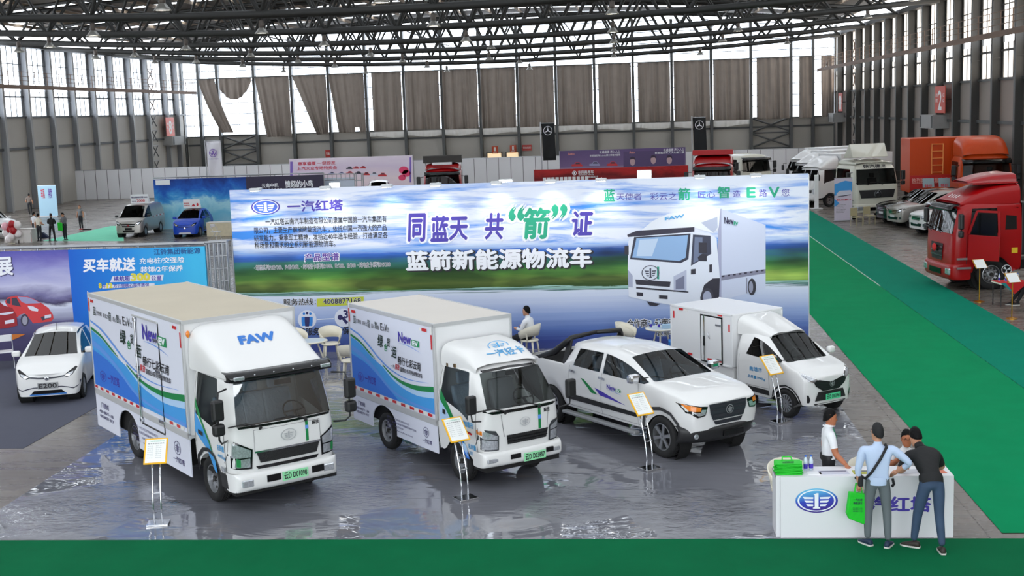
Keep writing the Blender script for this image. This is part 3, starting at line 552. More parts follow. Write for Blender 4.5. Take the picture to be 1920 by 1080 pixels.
def cprint(s, m, x0, y0, x1, y1, h, b): a = cp(x0, y0); c = cp(x1, y1); btxt(s, m, *a, *c, h/3.4286, b, .018)
cprint('FAW', M('cyan_print', (90, 170, 225), .5), 985, 284, 1105, 264, 18, .05); cprint('New', navy, 1366, 305, 1424, 312, 42, .03); cprint('EV', teal, 1426, 315, 1452, 318, 22, .05)
p = cp(890, 622); emblem(bb, bpx(*p, .016), (1, 0, 0), (0, 0, 1), .46, .4, M('grey_emblem_print', (70, 72, 90), .5), None, M('grey_emblem_print'))
# lamp arms along the top of the backdrop
lampw = M('spot_fixture', (206, 208, 210), .4); glow2 = M('spot_glow', (255, 255, 250), .5, emit=10); lx = [490, 620, 733, 823, 935, 1035, 1128, 1310, 1413]
names = ['leftmost', 'second from the left', 'third from the left', 'fourth from the left', 'middle', 'fourth from the right', 'third from the right', 'second from the right', 'rightmost']
for i, x in enumerate(lx):
    p = aty(x, 345, BY); t = thing('arm_spotlight', 'small white arm spotlight clipped to the backdrop top, %s of the row' % names[i], 'spotlight', (p.x, BY-.01, BH), 0, 'arm spotlights along the big backdrop')
    MB().tube([(0, .05, .016), (0, .0, .05), (0, -.5, .06)], .012, 6).build('arm', lampw, t); MB().box(-.14, .14, -.68, -.46, .0, .07).build('head', lampw, t, bevel=.01); MB().box(-.11, .11, -.65, -.5, -.01, -.001).build('lens', glow2, t)
    L = bpy.data.lights.new('spot_beam', 'SPOT'); L.energy = 45; L.spot_size = rad(95); L.spot_blend = .9; L.color = (1, .99, .96); L.shadow_soft_size = .06
    lo = bpy.data.objects.new('spot_beam', L); COL.objects.link(lo); lo.parent = t; lo.location = (0, -.58, -.05); lo.rotation_euler = (rad(28), 0, 0)
for x, y, Y, lab in ((627, 345, 45, 'dazzling white floodlight behind the left half of the backdrop'), (948, 340, 34.5, 'dazzling white floodlight behind the middle of the backdrop'), (1208, 323, 34.6, 'dazzling white floodlight near the red banner')):
    p = aty(x, y, Y); t = thing('floodlight', lab, 'floodlight', (p.x, p.y, p.z-.1)); MB().box(-.2, .2, 0, .12, -.12, .16).build('housing', lampw, t, bevel=.02); MB().box(-.17, .17, -.012, 0, -.09, .13).build('lens', M('flood_glow', (255, 255, 255), .5, emit=30), t); rod('stand_pole', (0, .06, -.1), (0, .06, -(p.z-.1)), .02, alu, t)
# ------------------------------------------------------------------ VEHICLE KIT (x forward, y left, origin on the floor under the front axle)
paint_w = M('white_car_paint', (226, 226, 225), .25, coat=.5); black_pl = M('black_plastic', (26, 26, 28), .45); gloss_blk = M('gloss_black', (14, 14, 16), .12); rubber = M('tyre_rubber', (24, 24, 25), .8, var=.2, vs=20)
chrome = M('chrome', (220, 222, 226), .12, 1.0); rim_m = M('silver_rim', (176, 178, 182), .3, .8); seat_m = M('grey_seat', (120, 122, 126), .7, var=.1); dark_int = M('dark_cabin_trim', (38, 38, 41), .7); wrap_m = M('plastic_wrap', (150, 164, 180), .18, spec=.8, bump=.9, bs=14)
glass_c = glass('windscreen_glass', (.78, .84, .83), .45); glass_t = glass('shiny_windscreen', (.7, .76, .76), 1.0, 2.5); glass_d = glass('tinted_glass', (.26, .29, .3), .6); lamp_m = M('headlamp_lens', (196, 200, 206), .15, .6, var=.6, vs=34, coat=.8); amber = M('amber_lens', (226, 128, 30), .25, coat=.5); red_l = M('red_lens', (168, 20, 20), .3)
under = M('underbody_black', (16, 16, 17), .8); plate_g = M('green_number_plate', (150, 226, 172), .4); plate_w = M('pale_plate', (206, 210, 212), .4)
def resample(poly, h):
    out = []
    for k in range(len(poly)):
        a = V(poly[k]); b = V(poly[(k+1) % len(poly)]); m = max(1, int((b-a).length/h))
        out += [a + (b-a)*(i/m) for i in range(m)]
    return out
def inside(p, poly):
    c = False; n = len(poly)
    for i in range(n):
        a, b = poly[i], poly[i-1]
        if (a[1] > p[1]) != (b[1] > p[1]) and p[0] < (b[0]-a[0])*(p[1]-a[1])/(b[1]-a[1])+a[0]: c = not c
    return c
AX = {'front': (lambda a, b: V((9, a, b)), V((-1, 0, 0))), 'rear': (lambda a, b: V((-16, a, b)), V((1, 0, 0))), 'right': (lambda a, b: V((a, -9, b)), V((0, 1, 0))), 'left': (lambda a, b: V((a, 9, b)), V((0, -1, 0))), 'top': (lambda a, b: V((a, b, 9)), V((0, 0, -1)))}
def hit(bvh, axis, a, b, off, last=[None]):
    f, d = AX[axis]; o = f(a, b); r = bvh.ray_cast(o, d)
    if r[0] is None:
        q = bvh.find_nearest(o + d*8.2)
        dist = 8.2 if last[0] is None else last[0]; return o + d*dist
    last[0] = (r[0]-o).length; return r[0] - d*off
def decal(bvh, poly, axis, mat, parent, name, off=.006, h=.06, thick=0, flip=False):
    """a skin that follows the body: polygon drawn in the view along `axis`, laid onto the bodywork"""
    bd = resample(poly, h); pts = list(bd); xs = [p[0] for p in poly]; ys = [p[1] for p in poly]; x = min(xs)+h/2
    while x < max(xs):
        y = min(ys)+h/2
        while y < max(ys):
            if inside((x, y), poly) and min((V((x, y))-q).length for q in bd) > h*.45: pts.append(V((x, y)))
            y += h
        x += h
    nb = len(bd); r = delaunay_2d_cdt([V((p[0], p[1])) for p in pts], [(i, (i+1) % nb) for i in range(nb)], [], 1, 1e-5)
    hit(bvh, axis, sum(xs)/len(xs), sum(ys)/len(ys), off); vs = [hit(bvh, axis, p.x, p.y, off) for p in r[0]]
    fs = [tuple(f) for f in r[2]]; d = AX[axis][1]
    if fs:
        a, b, c = (vs[i] for i in fs[0][:3])
        if (b-a).cross(c-a).dot(d) > 0: fs = [f[::-1] for f in fs]
    return MB().add(vs, fs).build(name, mat, parent, smooth=True, solid=thick)
def strip(pts, w):
    """polyline -> thin polygon"""
    pts = [V(p) for p in pts]; L, R = [], []
    for i, p in enumerate(pts):
        d = (pts[min(i+1, len(pts)-1)]-pts[max(i-1, 0)]).normalized(); nrm = V((-d.y, d.x))*(w/2); L.append(p+nrm); R.append(p-nrm)
    return [tuple(q) for q in L + R[::-1]]
def shell(root, G, cell, mats, sub=2, caps=(True, True), crease=.72, flip=False):
    """control grid G[i][h] of the right half (last h = centre line); cell(i, h) -> part; mirrored, subdivided; returns bvh of the skin"""
    H = len(G[0]); full = []
    for row in G:
        r = [V(p) for p in row]; full.append(r + [V((p.x, -p.y, p.z)) for p in reversed(r[:-1])])
    n = 2*H-1; parts = {}
    def put(nm, ids):
        p = parts.setdefault(nm, ({}, [], [])); f = []
        for (i, j) in ids:
            if (i, j) not in p[0]: p[0][(i, j)] = len(p[1]); p[1].append(full[i][j])
            f.append(p[0][(i, j)])
        p[2].append(tuple(f))
    for i in range(len(full)-1):
        for j in range(n-1):
            h = j if j < H-1 else n-2-j; c = cell(i, h)
            if c is None: continue
            if c.endswith('*'): c = c[:-1] + ('_r' if j < H-1 else '_l')
            q = [(i, j), (i+1, j), (i+1, j+1), (i, j+1)]; put(c, q[::-1] if flip else q)
    for k, ci in enumerate((0, len(full)-1)):
        if caps[k]:
            for j in range(H-1):
                q = [(ci, j), (ci, j+1), (ci, n-2-j), (ci, n-1-j)]
                if j == H-2: q = [(ci, j), (ci, j+1), (ci, n-1-j)]
                put('body', q if (k == 0) != flip else q[::-1])
    obs = []; cnt = {}; corners = set()
    for nm, (d, v, f) in parts.items():
        if nm == 'body' or nm in ('fairing', 'load_bed'): continue
        inv = {q: k for k, q in d.items()}; c_ = {}
        for fc in f:
            for q in fc: c_[q] = c_.get(q, 0)+1
        corners |= {inv[q] for q, n_ in c_.items() if n_ == 1}
    for nm, (d, v, f) in parts.items():
        base = nm[:-2] if nm[-2:] in ('_r', '_l') else nm
        o = MB().add(v, f).build(base, mats[base], root, sub=sub); o['_nm'] = nm; obs.append(o)
        if corners:
            at = o.data.attributes.new('crease_vert', 'FLOAT', 'POINT')
            for q, k in d.items():
                if q in corners: at.data[k].value = crease
    dg = bpy.context.evaluated_depsgraph_get(); allv, allf = [], []; out = {}
    for o in obs:
        me = bpy.data.meshes.new_from_object(o.evaluated_get(dg)); o.modifiers.clear(); old = o.data; o.data = me; bpy.data.meshes.remove(old)
        k = len(allv); allv += [v.co.copy() for v in me.vertices]; allf += [tuple(i+k for i in p.vertices) for p in me.polygons]
        me.polygons.foreach_set('use_smooth', [True]*len(me.polygons)); out[o['_nm']] = o; del o['_nm']
    return BVHTree.FromPolygons(allv, allf), out
_WM = {}
def wheel(root, x, y, r, w, style='steel', side=1, tw=None):
    """tyre with rim; side = -1 for the right-hand side of the vehicle"""
    k = (round(r, 3), round(w, 3), style)
    if k not in _WM:
        ri = r*{'steel': .62, 'alloy': .66, 'heavy': .6, 'multi': .64}[style]
        ty = MB().lathe([(ri, -w*.42), (r*.93, -w/2), (r, -w*.34), (r, w*.34), (r*.93, w/2), (ri, w*.42), (ri, -w*.42)], ax='y', n=36)
        for i in range(36):
            a = 2*pi*i/36; c, s_ = cos(a), sin(a); t = V((-s_, 0, c))
            for q in (-.2, .0, .2): p = V((c*r, w*q, s_*r)); ty.beam(p - t*.03 - V((0, w*.07, 0)), p + t*.03 + V((0, w*.07, 0)), .02, .014, (c, 0, s_))
        tm = ty.mesh('tyre', rubber, True)
        rm = MB().lathe([(ri, w*.40), (ri*.94, w*.42), (ri*.9, w*.2), (ri*.88, -w*.3)], ax='y', n=32)
        if style in ('steel', 'heavy'):
            d = w*.1 if style == 'steel' else w*.3
            rm.lathe([(ri*.88, d*.2), (ri*.75, d*.9), (ri*.5, d*.7), (ri*.36, d*1.25), (ri*.22, d*1.3), (.012, d*1.3)], ax='y', n=32)
        elif style == 'alloy':
            for i in range(12):
                a = 2*pi*i/12 + (.09 if i % 2 else -.09); p0 = V((cos(a)*ri*.2, w*.3, sin(a)*ri*.2)); a2 = a + (.1 if i % 2 else -.1); p1 = V((cos(a2)*ri*.93, w*.36, sin(a2)*ri*.93)); rm.beam(p0, p1, .035, .03, (0, 1, 0))
            rm.lathe([(ri*.26, w*.2), (ri*.26, w*.34), (.01, w*.36)], ax='y', n=20)
        else:
            for i in range(14):
                a = 2*pi*i/14; p0 = V((cos(a)*ri*.18, w*.34, sin(a)*ri*.18)); p1 = V((cos(a)*ri*.95, w*.38, sin(a)*ri*.95)); rm.beam(p0, p1, ri*.17, .02, (0, 1, 0))
            rm.lathe([(ri*.24, w*.3), (ri*.22, w*.4), (.01, w*.41)], ax='y', n=20)
        hm = MB()
        if style in ('steel', 'heavy'):
            nb = 6 if style == 'steel' else 10
            for i in range(nb):
                a = 2*pi*i/nb; p = V((cos(a)*ri*.3, w*(.12 if style == 'steel' else .36), sin(a)*ri*.3)); rm.cyl(p, p+V((0, .03, 0)), .014, n=6)
            hm.cyl((0, w*.1, 0), (0, w*(.32 if style == 'steel' else .6), 0), ri*.2, n=14)
            vent = [V((cos(2*pi*(i+.5)/nb)*ri*.66, w*(.088 if style == 'steel' else .27), sin(2*pi*(i+.5)/nb)*ri*.66)) for i in range(nb)]; vm = MB().cyl((0, -.02, 0), (0, .012, 0), ri*.11, n=10).mesh('vent_hole', M('hub_dark', (58, 56, 54), .5, .5))
            hmm = hm.mesh('hub', M('hub_dark', (58, 56, 54), .5, .5))
        else: hm.lathe([(ri*.86, -w*.1), (.02, -w*.08)], ax='y', n=24); hmm = hm.mesh('hub', M('brake_dark', (40, 40, 42), .6, .5)); vent = []; vm = None
        _WM[k] = (tm, rm.mesh('rim', rim_m, False), hmm, vent, vm)
    tm, rmm, hmm, vent, vm = _WM[k]; o = obj('wheel', tm, root, (x, y, r), (0, 0, pi if side < 0 else 0)); obj('rim', rmm, o); obj('hub', hmm, o)
    for q in vent: obj('vent_hole', vm, o, q)
    return o
def seat(root, x, y, z, mat, s=1.0, w=.5):
    c = MB().box(-.25*s, .27*s, -w/2, w/2, 0, .16*s).build('seat', mat, root, bevel=.05, loc=(x, y, z))
    MB().prism([(-.2*s, -w/2, .12*s), (-.34*s, -w/2, .72*s), (-.22*s, -w/2, .74*s), (-.05*s, -w/2, .14*s)], (0, w, 0)).build('backrest', mat, c, bevel=.04)
    MB().prism([(-.33*s, -.13, .74*s), (-.36*s, -.13, .95*s), (-.27*s, -.13, .96*s), (-.24*s, -.13, .74*s)], (0, .26, 0)).build('headrest', mat, c, bevel=.03); return c
def steering(root, x, y, z, r=.19, tilt=.7):
    pts = [V((x + r*sin(a)*-sin(tilt), y + r*cos(a), z + r*sin(a)*cos(tilt))) for a in [2*pi*i/20 for i in range(21)]]
    mb = MB().tube(pts, .014, 6); mb.tube([pts[0], (x, y, z), pts[10]], .014, 6); mb.tube([(x, y, z), (x+.25, y, z-.2)], .025, 6); return mb.build('steering_wheel', dark_int, root, smooth=True)
def plate(root, s, o, u, v, w, h, mat=plate_g):
    o = V(o); u = V(u); v = V(v); nn = u.cross(v); p = MB().prism([o, o+u*w, o+u*w+v*h, o+v*h], nn*.008).build('number_plate', mat, root)
    txt(s, ink, p, o+u*(w*.06)+v*(h*.14)+nn*.01, u, v, w*.88, h*.72, .03, 'plate_lettering'); return p
def new_ev(root, o, u, v, w, nm='sticker'):
    o = V(o); u = V(u).normalized(); v = V(v).normalized(); nn = u.cross(v); h = w*.23
    txt('New', M('indigo_print'), root, o, u, v, w*.60, h, .03, 'lettering'); a = o+u*(w*.64)-v*(h*.05)+nn*.001
    g = M('ev_green', (26, 140, 84), .5); MB().poly([a, a+u*(w*.36), a+u*(w*.36)+v*(h*.62), a+v*(h*.62)]).build('badge', g, root); txt('EV', M('white_flat_print'), root, a+u*(w*.06)+v*(h*.1)+nn*.001, u, v, w*.24, h*.42, .05)
    arc = [o + u*(w*t) + v*(-h*.12 - h*.0 + h*.32*sin(pi*min(1, t))*-.0 - h*.35*(t-.25)**2*2) for t in [i/12*1.08 for i in range(13)]]
    MB().grid([arc, [p - v*(h*.07*sin(pi*i/12)) for i, p in enumerate(arc)]][::-1]).build('swoosh', M('light_blue_print', (96, 150, 226), .5), root)
def mirror_arm(root, pts, r=.016): return MB().tube(pts, r, 8).build('mirror_arm', black_pl, root, smooth=True)
def mirror_head(root, c, sx, sy, sz, mat=black_pl, rz=0): o = MB().box(-sx/2, sx/2, -sy/2, sy/2, -sz/2, sz/2).build('mirror', mat, root, bevel=min(sx, sy, sz)*.35, loc=c, rz=rz); return o
def cab_shell(root, w, zl, xf, xb, Ra, zc, mats, wl=None, win_x=(-.3, .62), win_dip=.12, arch=True, sub=2, door_top=None):
    """forward-control lorry cab. zl: bottom, bumper line, lamp top, screen base, screen top, roof heights; xf: front x per level; wl: half widths"""
    wl = wl or [w*.97, w*.99, w, w, w*.91, w*.84]; a, b = win_x
    cx = [xb, a, (a+b)/2-.02, b]                      # side columns: rear edge, window rear, window mid, window front
    ar = [(-1.0, 0), (-.72, .7), (0, 1.0), (.72, .7), (1.0, 0)]
    G = []
    for k, z in enumerate(zl):
        f = xf[k]; W = wl[k]; row = []
        def P(x, y, zz): row.append((x, -y, zz))
        top = k >= 4
        xs = [xb, -Ra, -.7*Ra, 0.0, .7*Ra, Ra]
        if top: xs = [xb, xb+.1, a*.9, (a+b)/2*.8, b-.22, b-.1]
        elif k == 3: xs = [xb, xb+.09, a, (a+b)/2, b-.12, b]
        elif k == 2: xs = [xb, xb+.07, -.75*Ra, 0.0, .7*Ra, max(Ra, b-.05)]
        for i, x in enumerate(xs):
            zz = z
            if arch and k < 2 and i > 0: zz = max(z, zc + Ra*(0, 0, .72, 1.0, .72, 0)[i]*1.0) + (.09 if k == 1 and 1 < i < 5 else 0)
            if arch and k == 2 and 1 < i < 5: zz = max(z, zc+Ra*1.0+.22)
            if k == 3 and i >= 3: zz = z - win_dip*(i-2)/3
            if k == 3 and i == 1: zz = z + .0
            P(min(x, f-.22), W, zz)
        P(f-.16 if k < 4 else f-.14, W*.985, z - (win_dip*.2 if k == 3 else 0)); P(f-.05, W*.88, z); P(f-.01, W*.5, z); P(f, 0, z)
        G.append(row)
    # order points so that index H-1 is the centre line
    def cell(i, h):
        if i == 3 and h in (1, 2, 3, 4): return 'side_window*'
        if i == 3 and h >= 7: return 'windscreen'
        return 'body'
    G2 = [list(r) for r in G]
    zt = zl[-1]
    bvh, parts = shell(root, G2[::-1], lambda i, h: cell(len(zl)-2-i, h), mats, sub, caps=(True, False))
    W = wl[3]
    MB().grid([[(xb, -y*wl[k], z) for y in (1, .5, 0, -.5, -1)] for k, z in enumerate(zl)]).build('back_wall', mats['body'], root)
    return bvh, parts
# ------------------------------------------------------------------ BOX LORRIES
side_print = M('side_print_white', (222, 225, 238), .4); alu_trim = M('aluminium_trim', (198, 199, 200), .45, .25); tape_r = M('red_reflector', (206, 24, 28), .35, coat=.5); tape_w = M('white_reflector', (240, 240, 236), .35, coat=.5)
sky_b = M('light_blue_print', (96, 150, 226), .5); pale_b = M('pale_blue_print', (176, 208, 240), .45); mid_b = M('blue_print', (66, 156, 226), .45); deep_b = M('deep_blue_print', (50, 116, 214), .45); dgreen = M('green_print', (16, 128, 66), .45)
roof_dust = M('dusty_box_roof', (196, 186, 166), .65, var=.07, vs=1.3); roof_pale = M('pale_box_roof', (214, 208, 200), .6, var=.05, vs=1.3); hand_blue = M('blue_marker_print', (70, 160, 215), .5)
def interp(c, s):
    for (a, p), (b, q) in zip(c, c[1:]):
        if s <= b: return p + (q-p)*((s-a)/(b-a))
    return c[-1][1]
def smoothc(c, s):
    # Catmull-Rom through the curve's points
    k = 0
    while k < len(c)-2 and s > c[k+1][0]: k += 1
    p0 = c[max(k-1, 0)]; p1 = c[k]; p2 = c[k+1]; p3 = c[min(k+2, len(c)-1)]; t = (s-p1[0])/(p2[0]-p1[0]); h = p2[0]-p1[0]
    m1 = (p2[1]-p0[1])/max(p2[0]-p0[0], 1e-6)*h; m2 = (p3[1]-p1[1])/max(p3[0]-p1[0], 1e-6)*h
    return (2*t**3-3*t*t+1)*p1[1] + (t**3-2*t*t+t)*m1 + (-2*t**3+3*t*t)*p2[1] + (t**3-t*t)*m2
def livery(par, x0, x1, z0, z1, y, mirror=1):
    """wave artwork on the right-hand side panel; s runs rear -> front"""
    P = lambda s, t, k: V((x0+(x1-x0)*s, y-.0012*k, z0+(z1-z0)*t))
    def band(up, lo, s0, s1, mat, k, n=44):
        ss = [s0+(s1-s0)*i/n for i in range(n+1)]; MB().grid([[P(s, max(0, lo(s)), k) for s in ss], [P(s, max(0, up(s)), k) for s in ss]]).build('printed_wave', mat, par)
    f = lambda *c: (lambda s: smoothc(c, s)); zero = lambda s: 0.0
    mass = f((0, .62), (.13, .56), (.24, .465), (.32, .41), (.41, .355), (.525, .245), (.65, .18), (.81, .15), (1, .184))
    band(mass, zero, 0, 1, mid_b, 1); band(f((0, .40), (.2, .33), (.4, .18), (.55, .04), (.6, -.01)), zero, 0, .6, deep_b, 2); band(f((0, .52), (.15, .45), (.3, .33), (.5, .13), (.7, .06), (1, .04)), lambda s: smoothc(((0, .45), (.15, .385), (.3, .275), (.5, .09), (.7, .03), (1, .0)), s), 0, 1, sky_b, 3)
    band(f((.41, .375), (.525, .28), (.65, .225), (.81, .214), (1, .257)), lambda s: mass(s), .41, 1, pale_b, 2); band(f((.41, .39), (.525, .306), (.65, .266), (.81, .27), (1, .322)), f((.41, .374), (.525, .278), (.65, .223), (.81, .212), (1, .255)), .41, 1, dgreen, 3)
    band(f((0, .66), (.115, .61), (.22, .52), (.32, .43)), f((0, .63), (.13, .57), (.24, .475), (.32, .425)), 0, .32, dgreen, 3)
    band(f((0, .735), (.13, .68), (.25, .58), (.36, .47), (.5, .37), (.7, .315), (.95, .345)), f((0, .715), (.13, .655), (.25, .55), (.36, .445), (.5, .352), (.7, .305), (.95, .343)), 0, .95, sky_b, 2)
    def t_(s, m, a, b, t, h, bold=0, sh=0): txt(s, m, par, P(a, t, 4), (1, 0, 0), (0, 0, 1), (x1-x0)*(b-a), (z1-z0)*h, bold, 'lettering', sh)
    dk = M('dark_green_ink', (18, 44, 34), .5)
    t_('蓝', dk, .05, .085, .81, .095, .01); t_('天使者', ink, .09, .155, .82, .05, .01); t_('彩云之', ink, .175, .235, .815, .05, .01); t_('箭', dk, .238, .27, .80, .1, .01); t_('匠心', ink, .29, .33, .81, .05, .01); t_('智', dk, .332, .362, .81, .09, .01); t_('造', ink, .364, .385, .81, .05, .01); t_('E', ink, .405, .43, .81, .09, .01); t_('路', ink, .433, .455, .81, .05); t_('V', ink, .456, .485, .81, .09, .01); t_('您', ink, .487, .51, .81, .06)
    t_('绿', dk, .36, .425, .60, .15, .03, .15); t_('色', dgreen, .44, .475, .57, .09, .02, .15); t_('货', dk, .475, .515, .63, .11, .02, .15); t_('运', dk, .525, .59, .52, .13, .03, .15)
    t_('畅行七彩云南', ink, .60, .87, .455, .1, .02, .2); t_('一汽', ink, .515, .56, .385, .045, .02); t_('解放', M('red_print', (200, 30, 40), .5), .565, .62, .38, .075, .02, .2); t_('蓝箭EV系列电动物流车', ink, .625, .88, .375, .055, .02)
    new_ev(par, P(.62, .735, 4), (1, 0, 0), (0, 0, 1), (x1-x0)*.24)
    iv = M('indigo_print'); emblem(par, P(.115, .135, 5), (1, 0, 0), (0, 0, 1), (x1-x0)*.075, (z1-z0)*.12, iv, None, iv, .001, 'emblem'); t_('一汽红塔', iv, .17, .31, .09, .1, .02)
def box_body(root, x0, x1, w, zb, zp, zt, roofm, door=None, arch_x=None, arch_r=.5, arch_z=0.85, tape=True, skirt=True, grey_band=False):
    """cargo box: printed upper sides from zp to zt, skirt from zb to zp with an arch"""
    hw = w/2; b = MB().box(x0, x1, -hw+.015, hw-.015, zp, zt-.01).build('cargo_box', M('box_white', (228, 229, 230), .4), root)
    MB().box(x0-.01, x1+.01, -hw+.02, hw-.02, zt-.012, zt+.006).build('box_roof', roofm, root)
    MB().box(x0+.03, x1-.03, -hw+.004, -hw+.02, zp+.02, zt-.05).build('side_panel', side_print, root); MB().box(x0+.03, x1-.03, hw-.02, hw-.004, zp+.02, zt-.05).build('side_panel', side_print, root)
    e = .05
    for sy in (-1, 1):
        y0, y1 = (-hw-.004, -hw+.04) if sy < 0 else (hw-.04, hw+.004)
        MB().box(x0-.015, x1+.015, y0, y1, zt-.06, zt+.014).build('roof_rail', alu_trim, root, bevel=.006); MB().box(x0-.015, x1+.015, y0, y1, zp-.02, zp+.1).build('floor_rail', alu_trim, root, bevel=.006)
        for x in (x0-.015, x1-.045): MB().box(x, x+.06, y0, y1, zp, zt).build('corner_post', alu_trim, root, bevel=.006)
        if skirt:
            n = 24; top = zp; pts = [(x0, zb), (x0, top), (x1, top), (x1, zb)]
            if arch_x is not None: pts += [(arch_x+arch_r*1.0, zb)] + [(arch_x+arch_r*cos(t), arch_z-.0+(arch_r*.72)*sin(t)-.3+.0) for t in [pi*i/n for i in range(n+1)] if arch_z-.3+arch_r*.72*sin(t) > zb] + [(arch_x-arch_r*1.0, zb)]
            ys = -hw+.004 if sy < 0 else hw-.024
            MB().prism([(x, ys, z) for x, z in pts], (0, .02, 0)).build('skirt', side_print, root)
    for z0, z1 in ((zt-.05, zt+.012), (zp, zp+.05)):
        MB().box(x1-.004, x1+.016, -hw, hw, z0, z1).build('front_rail', alu_trim, root)
    if tape:
        x = x0+.05; k = 0; rm = MB().box(0, .15, 0, .004, 0, .05).mesh('reflector', tape_r); wm = MB().box(0, .15, 0, .004, 0, .05).mesh('reflector', tape_w)
        while x < x1-.2:
            if door is None or not (door[0]-.1 < x < door[1]): obj('reflector', rm if k % 2 == 0 else wm, root, (x, -hw-.006, zp+.115))
            x += .17; k += 1
        for (x, z, vert) in ((x0+.02, zt-.35, 1), (x0+.16, zt-.16, 0), (x1-.4, zt-.16, 0), (x1-.09, zt-.45, 1)):
            s_ = (.05, .004, .26) if vert else (.17, .004, .055)
            MB().box(0, s_[0], 0, s_[1], 0, s_[2]).build('reflector', tape_r, root, loc=(x, -hw-.007, z)); MB().box(0, s_[0]*(.9 if vert else .5), 0, s_[1], 0, s_[2]*(.5 if vert else .9)).build('reflector', tape_w, root, loc=(x if vert else x-.1, -hw-.0065, z+.27 if vert else z))
    MB().box(x0+.1, x1+.4, -.38, .38, zb+.05, zb+.3).build('chassis', under, root); MB().box(x0+.4, x1-.3, -hw+.12, hw-.12, zb+.12, zp-.02).build('underframe', under, root)
    return b
def skirt_text(root, x0, x1, zb, zp, hw, arch_x):
    o = lambda s, t, k=0: V((x0+(x1-x0)*s, -hw-.002-.001*k, zb+(zp-zb)*t)); pur = M('purple_ink', (58, 52, 104), .5)
    def t_(s, a, b, t, h, bold=.0): txt(s, pur, root, o(a, t), (1, 0, 0), (0, 0, 1), (x1-x0)*(b-a), (zp-zb)*h, bold)
    t_('厂家热线', .06, .15, .62, .17, .02); t_('400-8877-168', .03, .2, .45, .09, .01); t_('400-8877-977', .03, .2, .3, .09, .01)
    for i, s in enumerate(('生产厂家：一汽红塔云南汽车制造有限公司', '地址：云南省曲靖市麒麟区南宁西路', '邮编：655000', '网址：www.faw.com')): t_(s, .43, .43+.022*len(s) if len(s) < 18 else .7, .58-.13*i, .08)
    emblem(root, o(.895, .60, 1), (1, 0, 0), (0, 0, 1), (x1-x0)*.062, (zp-zb)*.36, pur, None, pur, .001); t_('一汽红塔', .85, .955, .2, .15, .02)
def front_screen_extras(root, xb, zb, w, wip=True):
    if wip:
        for y in (-.45*w, .35*w):
            MB().tube([(xb+.05, y, zb), (xb+.03, y-.25, zb+.08), (xb+.02, y-.55, zb+.07)], .012, 6).build('wiper', black_pl, root); MB().tube([(xb+.05, y, zb-.01), (xb+.02, y-.02, zb-.04)], .022, 6).build('wiper_base', black_pl, root)
TW = {'body': paint_w, 'side_window': glass_c, 'windscreen': glass_c}; TW1 = {'body': paint_w, 'side_window': glass_c, 'windscreen': glass_t}; silver_b = M('badge_silver', (186, 188, 192), .3, .35)
# ---------------- lorry 1: tall box with fairing
F1 = Frame(-6.348, 20.334, -.855); L1, W1, ZT1, ZB1, XF1, WB1 = 4.974, 2.071, 2.983, .31, .5635, 3.66
t1 = thing('box_truck', 'large white box truck with blue wave livery and black sun visor, leftmost of the row', 'truck', F1.o, F1.th)
bvh, prt = cab_shell(t1, .95, [.52, .72, 1.10, 1.43, 2.14, 2.27], [1.02, 1.05, 1.07, 1.05, .86, .66], -.5, .46, .40, TW1, win_x=(-.34, .52), win_dip=.2)
X0, X1 = -XF1-L1, -XF1; ZP1 = .98
box_body(t1, X0, X1, W1, ZB1, ZP1, ZT1, roof_dust, door=(X0+L1*.53, X0+L1*.785), arch_x=-WB1, arch_r=.56, arch_z=.82)
livery(t1, X0+.06, X1-.06, ZP1+.18, ZT1-.06, -W1/2-.001); skirt_text(t1, X0+.05, X1-.06, ZB1, ZP1, W1/2, -WB1)
# side door of the box with lock bars and hinges
dx0, dx1 = X0+L1*.545, X0+L1*.775; hw = W1/2
MB().box(dx0-.02, dx0-.006, -hw-.012, -hw+.01, ZP1-.12, ZT1-.14).build('door_seal', gloss_blk, t1); MB().box(dx1, dx1+.012, -hw-.012, -hw+.01, ZP1-.12, ZT1-.14).build('door_seal', gloss_blk, t1); MB().box(dx0, dx1, -hw-.012, -hw+.01, ZP1-.15, ZP1-.125).build('door_seal', gloss_blk, t1); MB().box(dx0-.1, dx1+.02, -hw-.03, -hw+.01, ZT1-.16, ZT1-.13).build('drip_rail', alu_trim, t1)
MB().tube([(dx0+.03, -hw-.03, ZP1-.13), (dx0+.03, -hw-.03, ZT1-.17)], .016, 8).build('lock_bar', chrome, t1)
for z in (ZP1-.1, ZP1+.72, ZT1-.25): MB().box(dx0-.02, dx0+.08, -hw-.05, -hw-.005, z, z+.07).build('latch', chrome, t1, bevel=.01)
for z in (ZP1+.05, ZP1+.95, ZT1-.5): MB().box(dx1-.2, dx1+.06, -hw-.035, -hw-.005, z, z+.06).build('hinge', chrome, t1, bevel=.01)
def fairing(root, xb, xf, wb, wf, zb, zf_b, zt, mat, rows=None, dish=.04, drop=.06):
    R_ = []
    for k, (s, f) in enumerate(rows):
        x = xb+(xf-xb)*s; w = wb+(wf-wb)*s; z = zt+(zf_b-zt)*f; base = zb
        R_.append([(x, -w, base), (x, -w*1.0, base+(z-base)*.45), (x, -w*.96, base+(z-base)*.8), (x, -w*.84, z-.02), (x, -w*.6, z+.015-(dish*sin(pi*s))), (x, -w*.3, z-dish*sin(pi*s)), (x, 0, z-dish*sin(pi*s))])
    b_, _ = shell(root, R_[::-1], lambda i, h: 'fairing', {'fairing': mat, 'body': mat}, 2, caps=(False, False), flip=True); return b_
bf = fairing(t1, -XF1+.02, .86, .95, .86, 2.18, 2.28, ZT1-.09, paint_w, [(0, 0), (.02, .0), (.2, .12), (.42, .34), (.66, .62), (.86, .86), (.98, .985), (1.0, 1.0)])
blue_faw = M('bright_blue_letters', (24, 112, 200), .4)
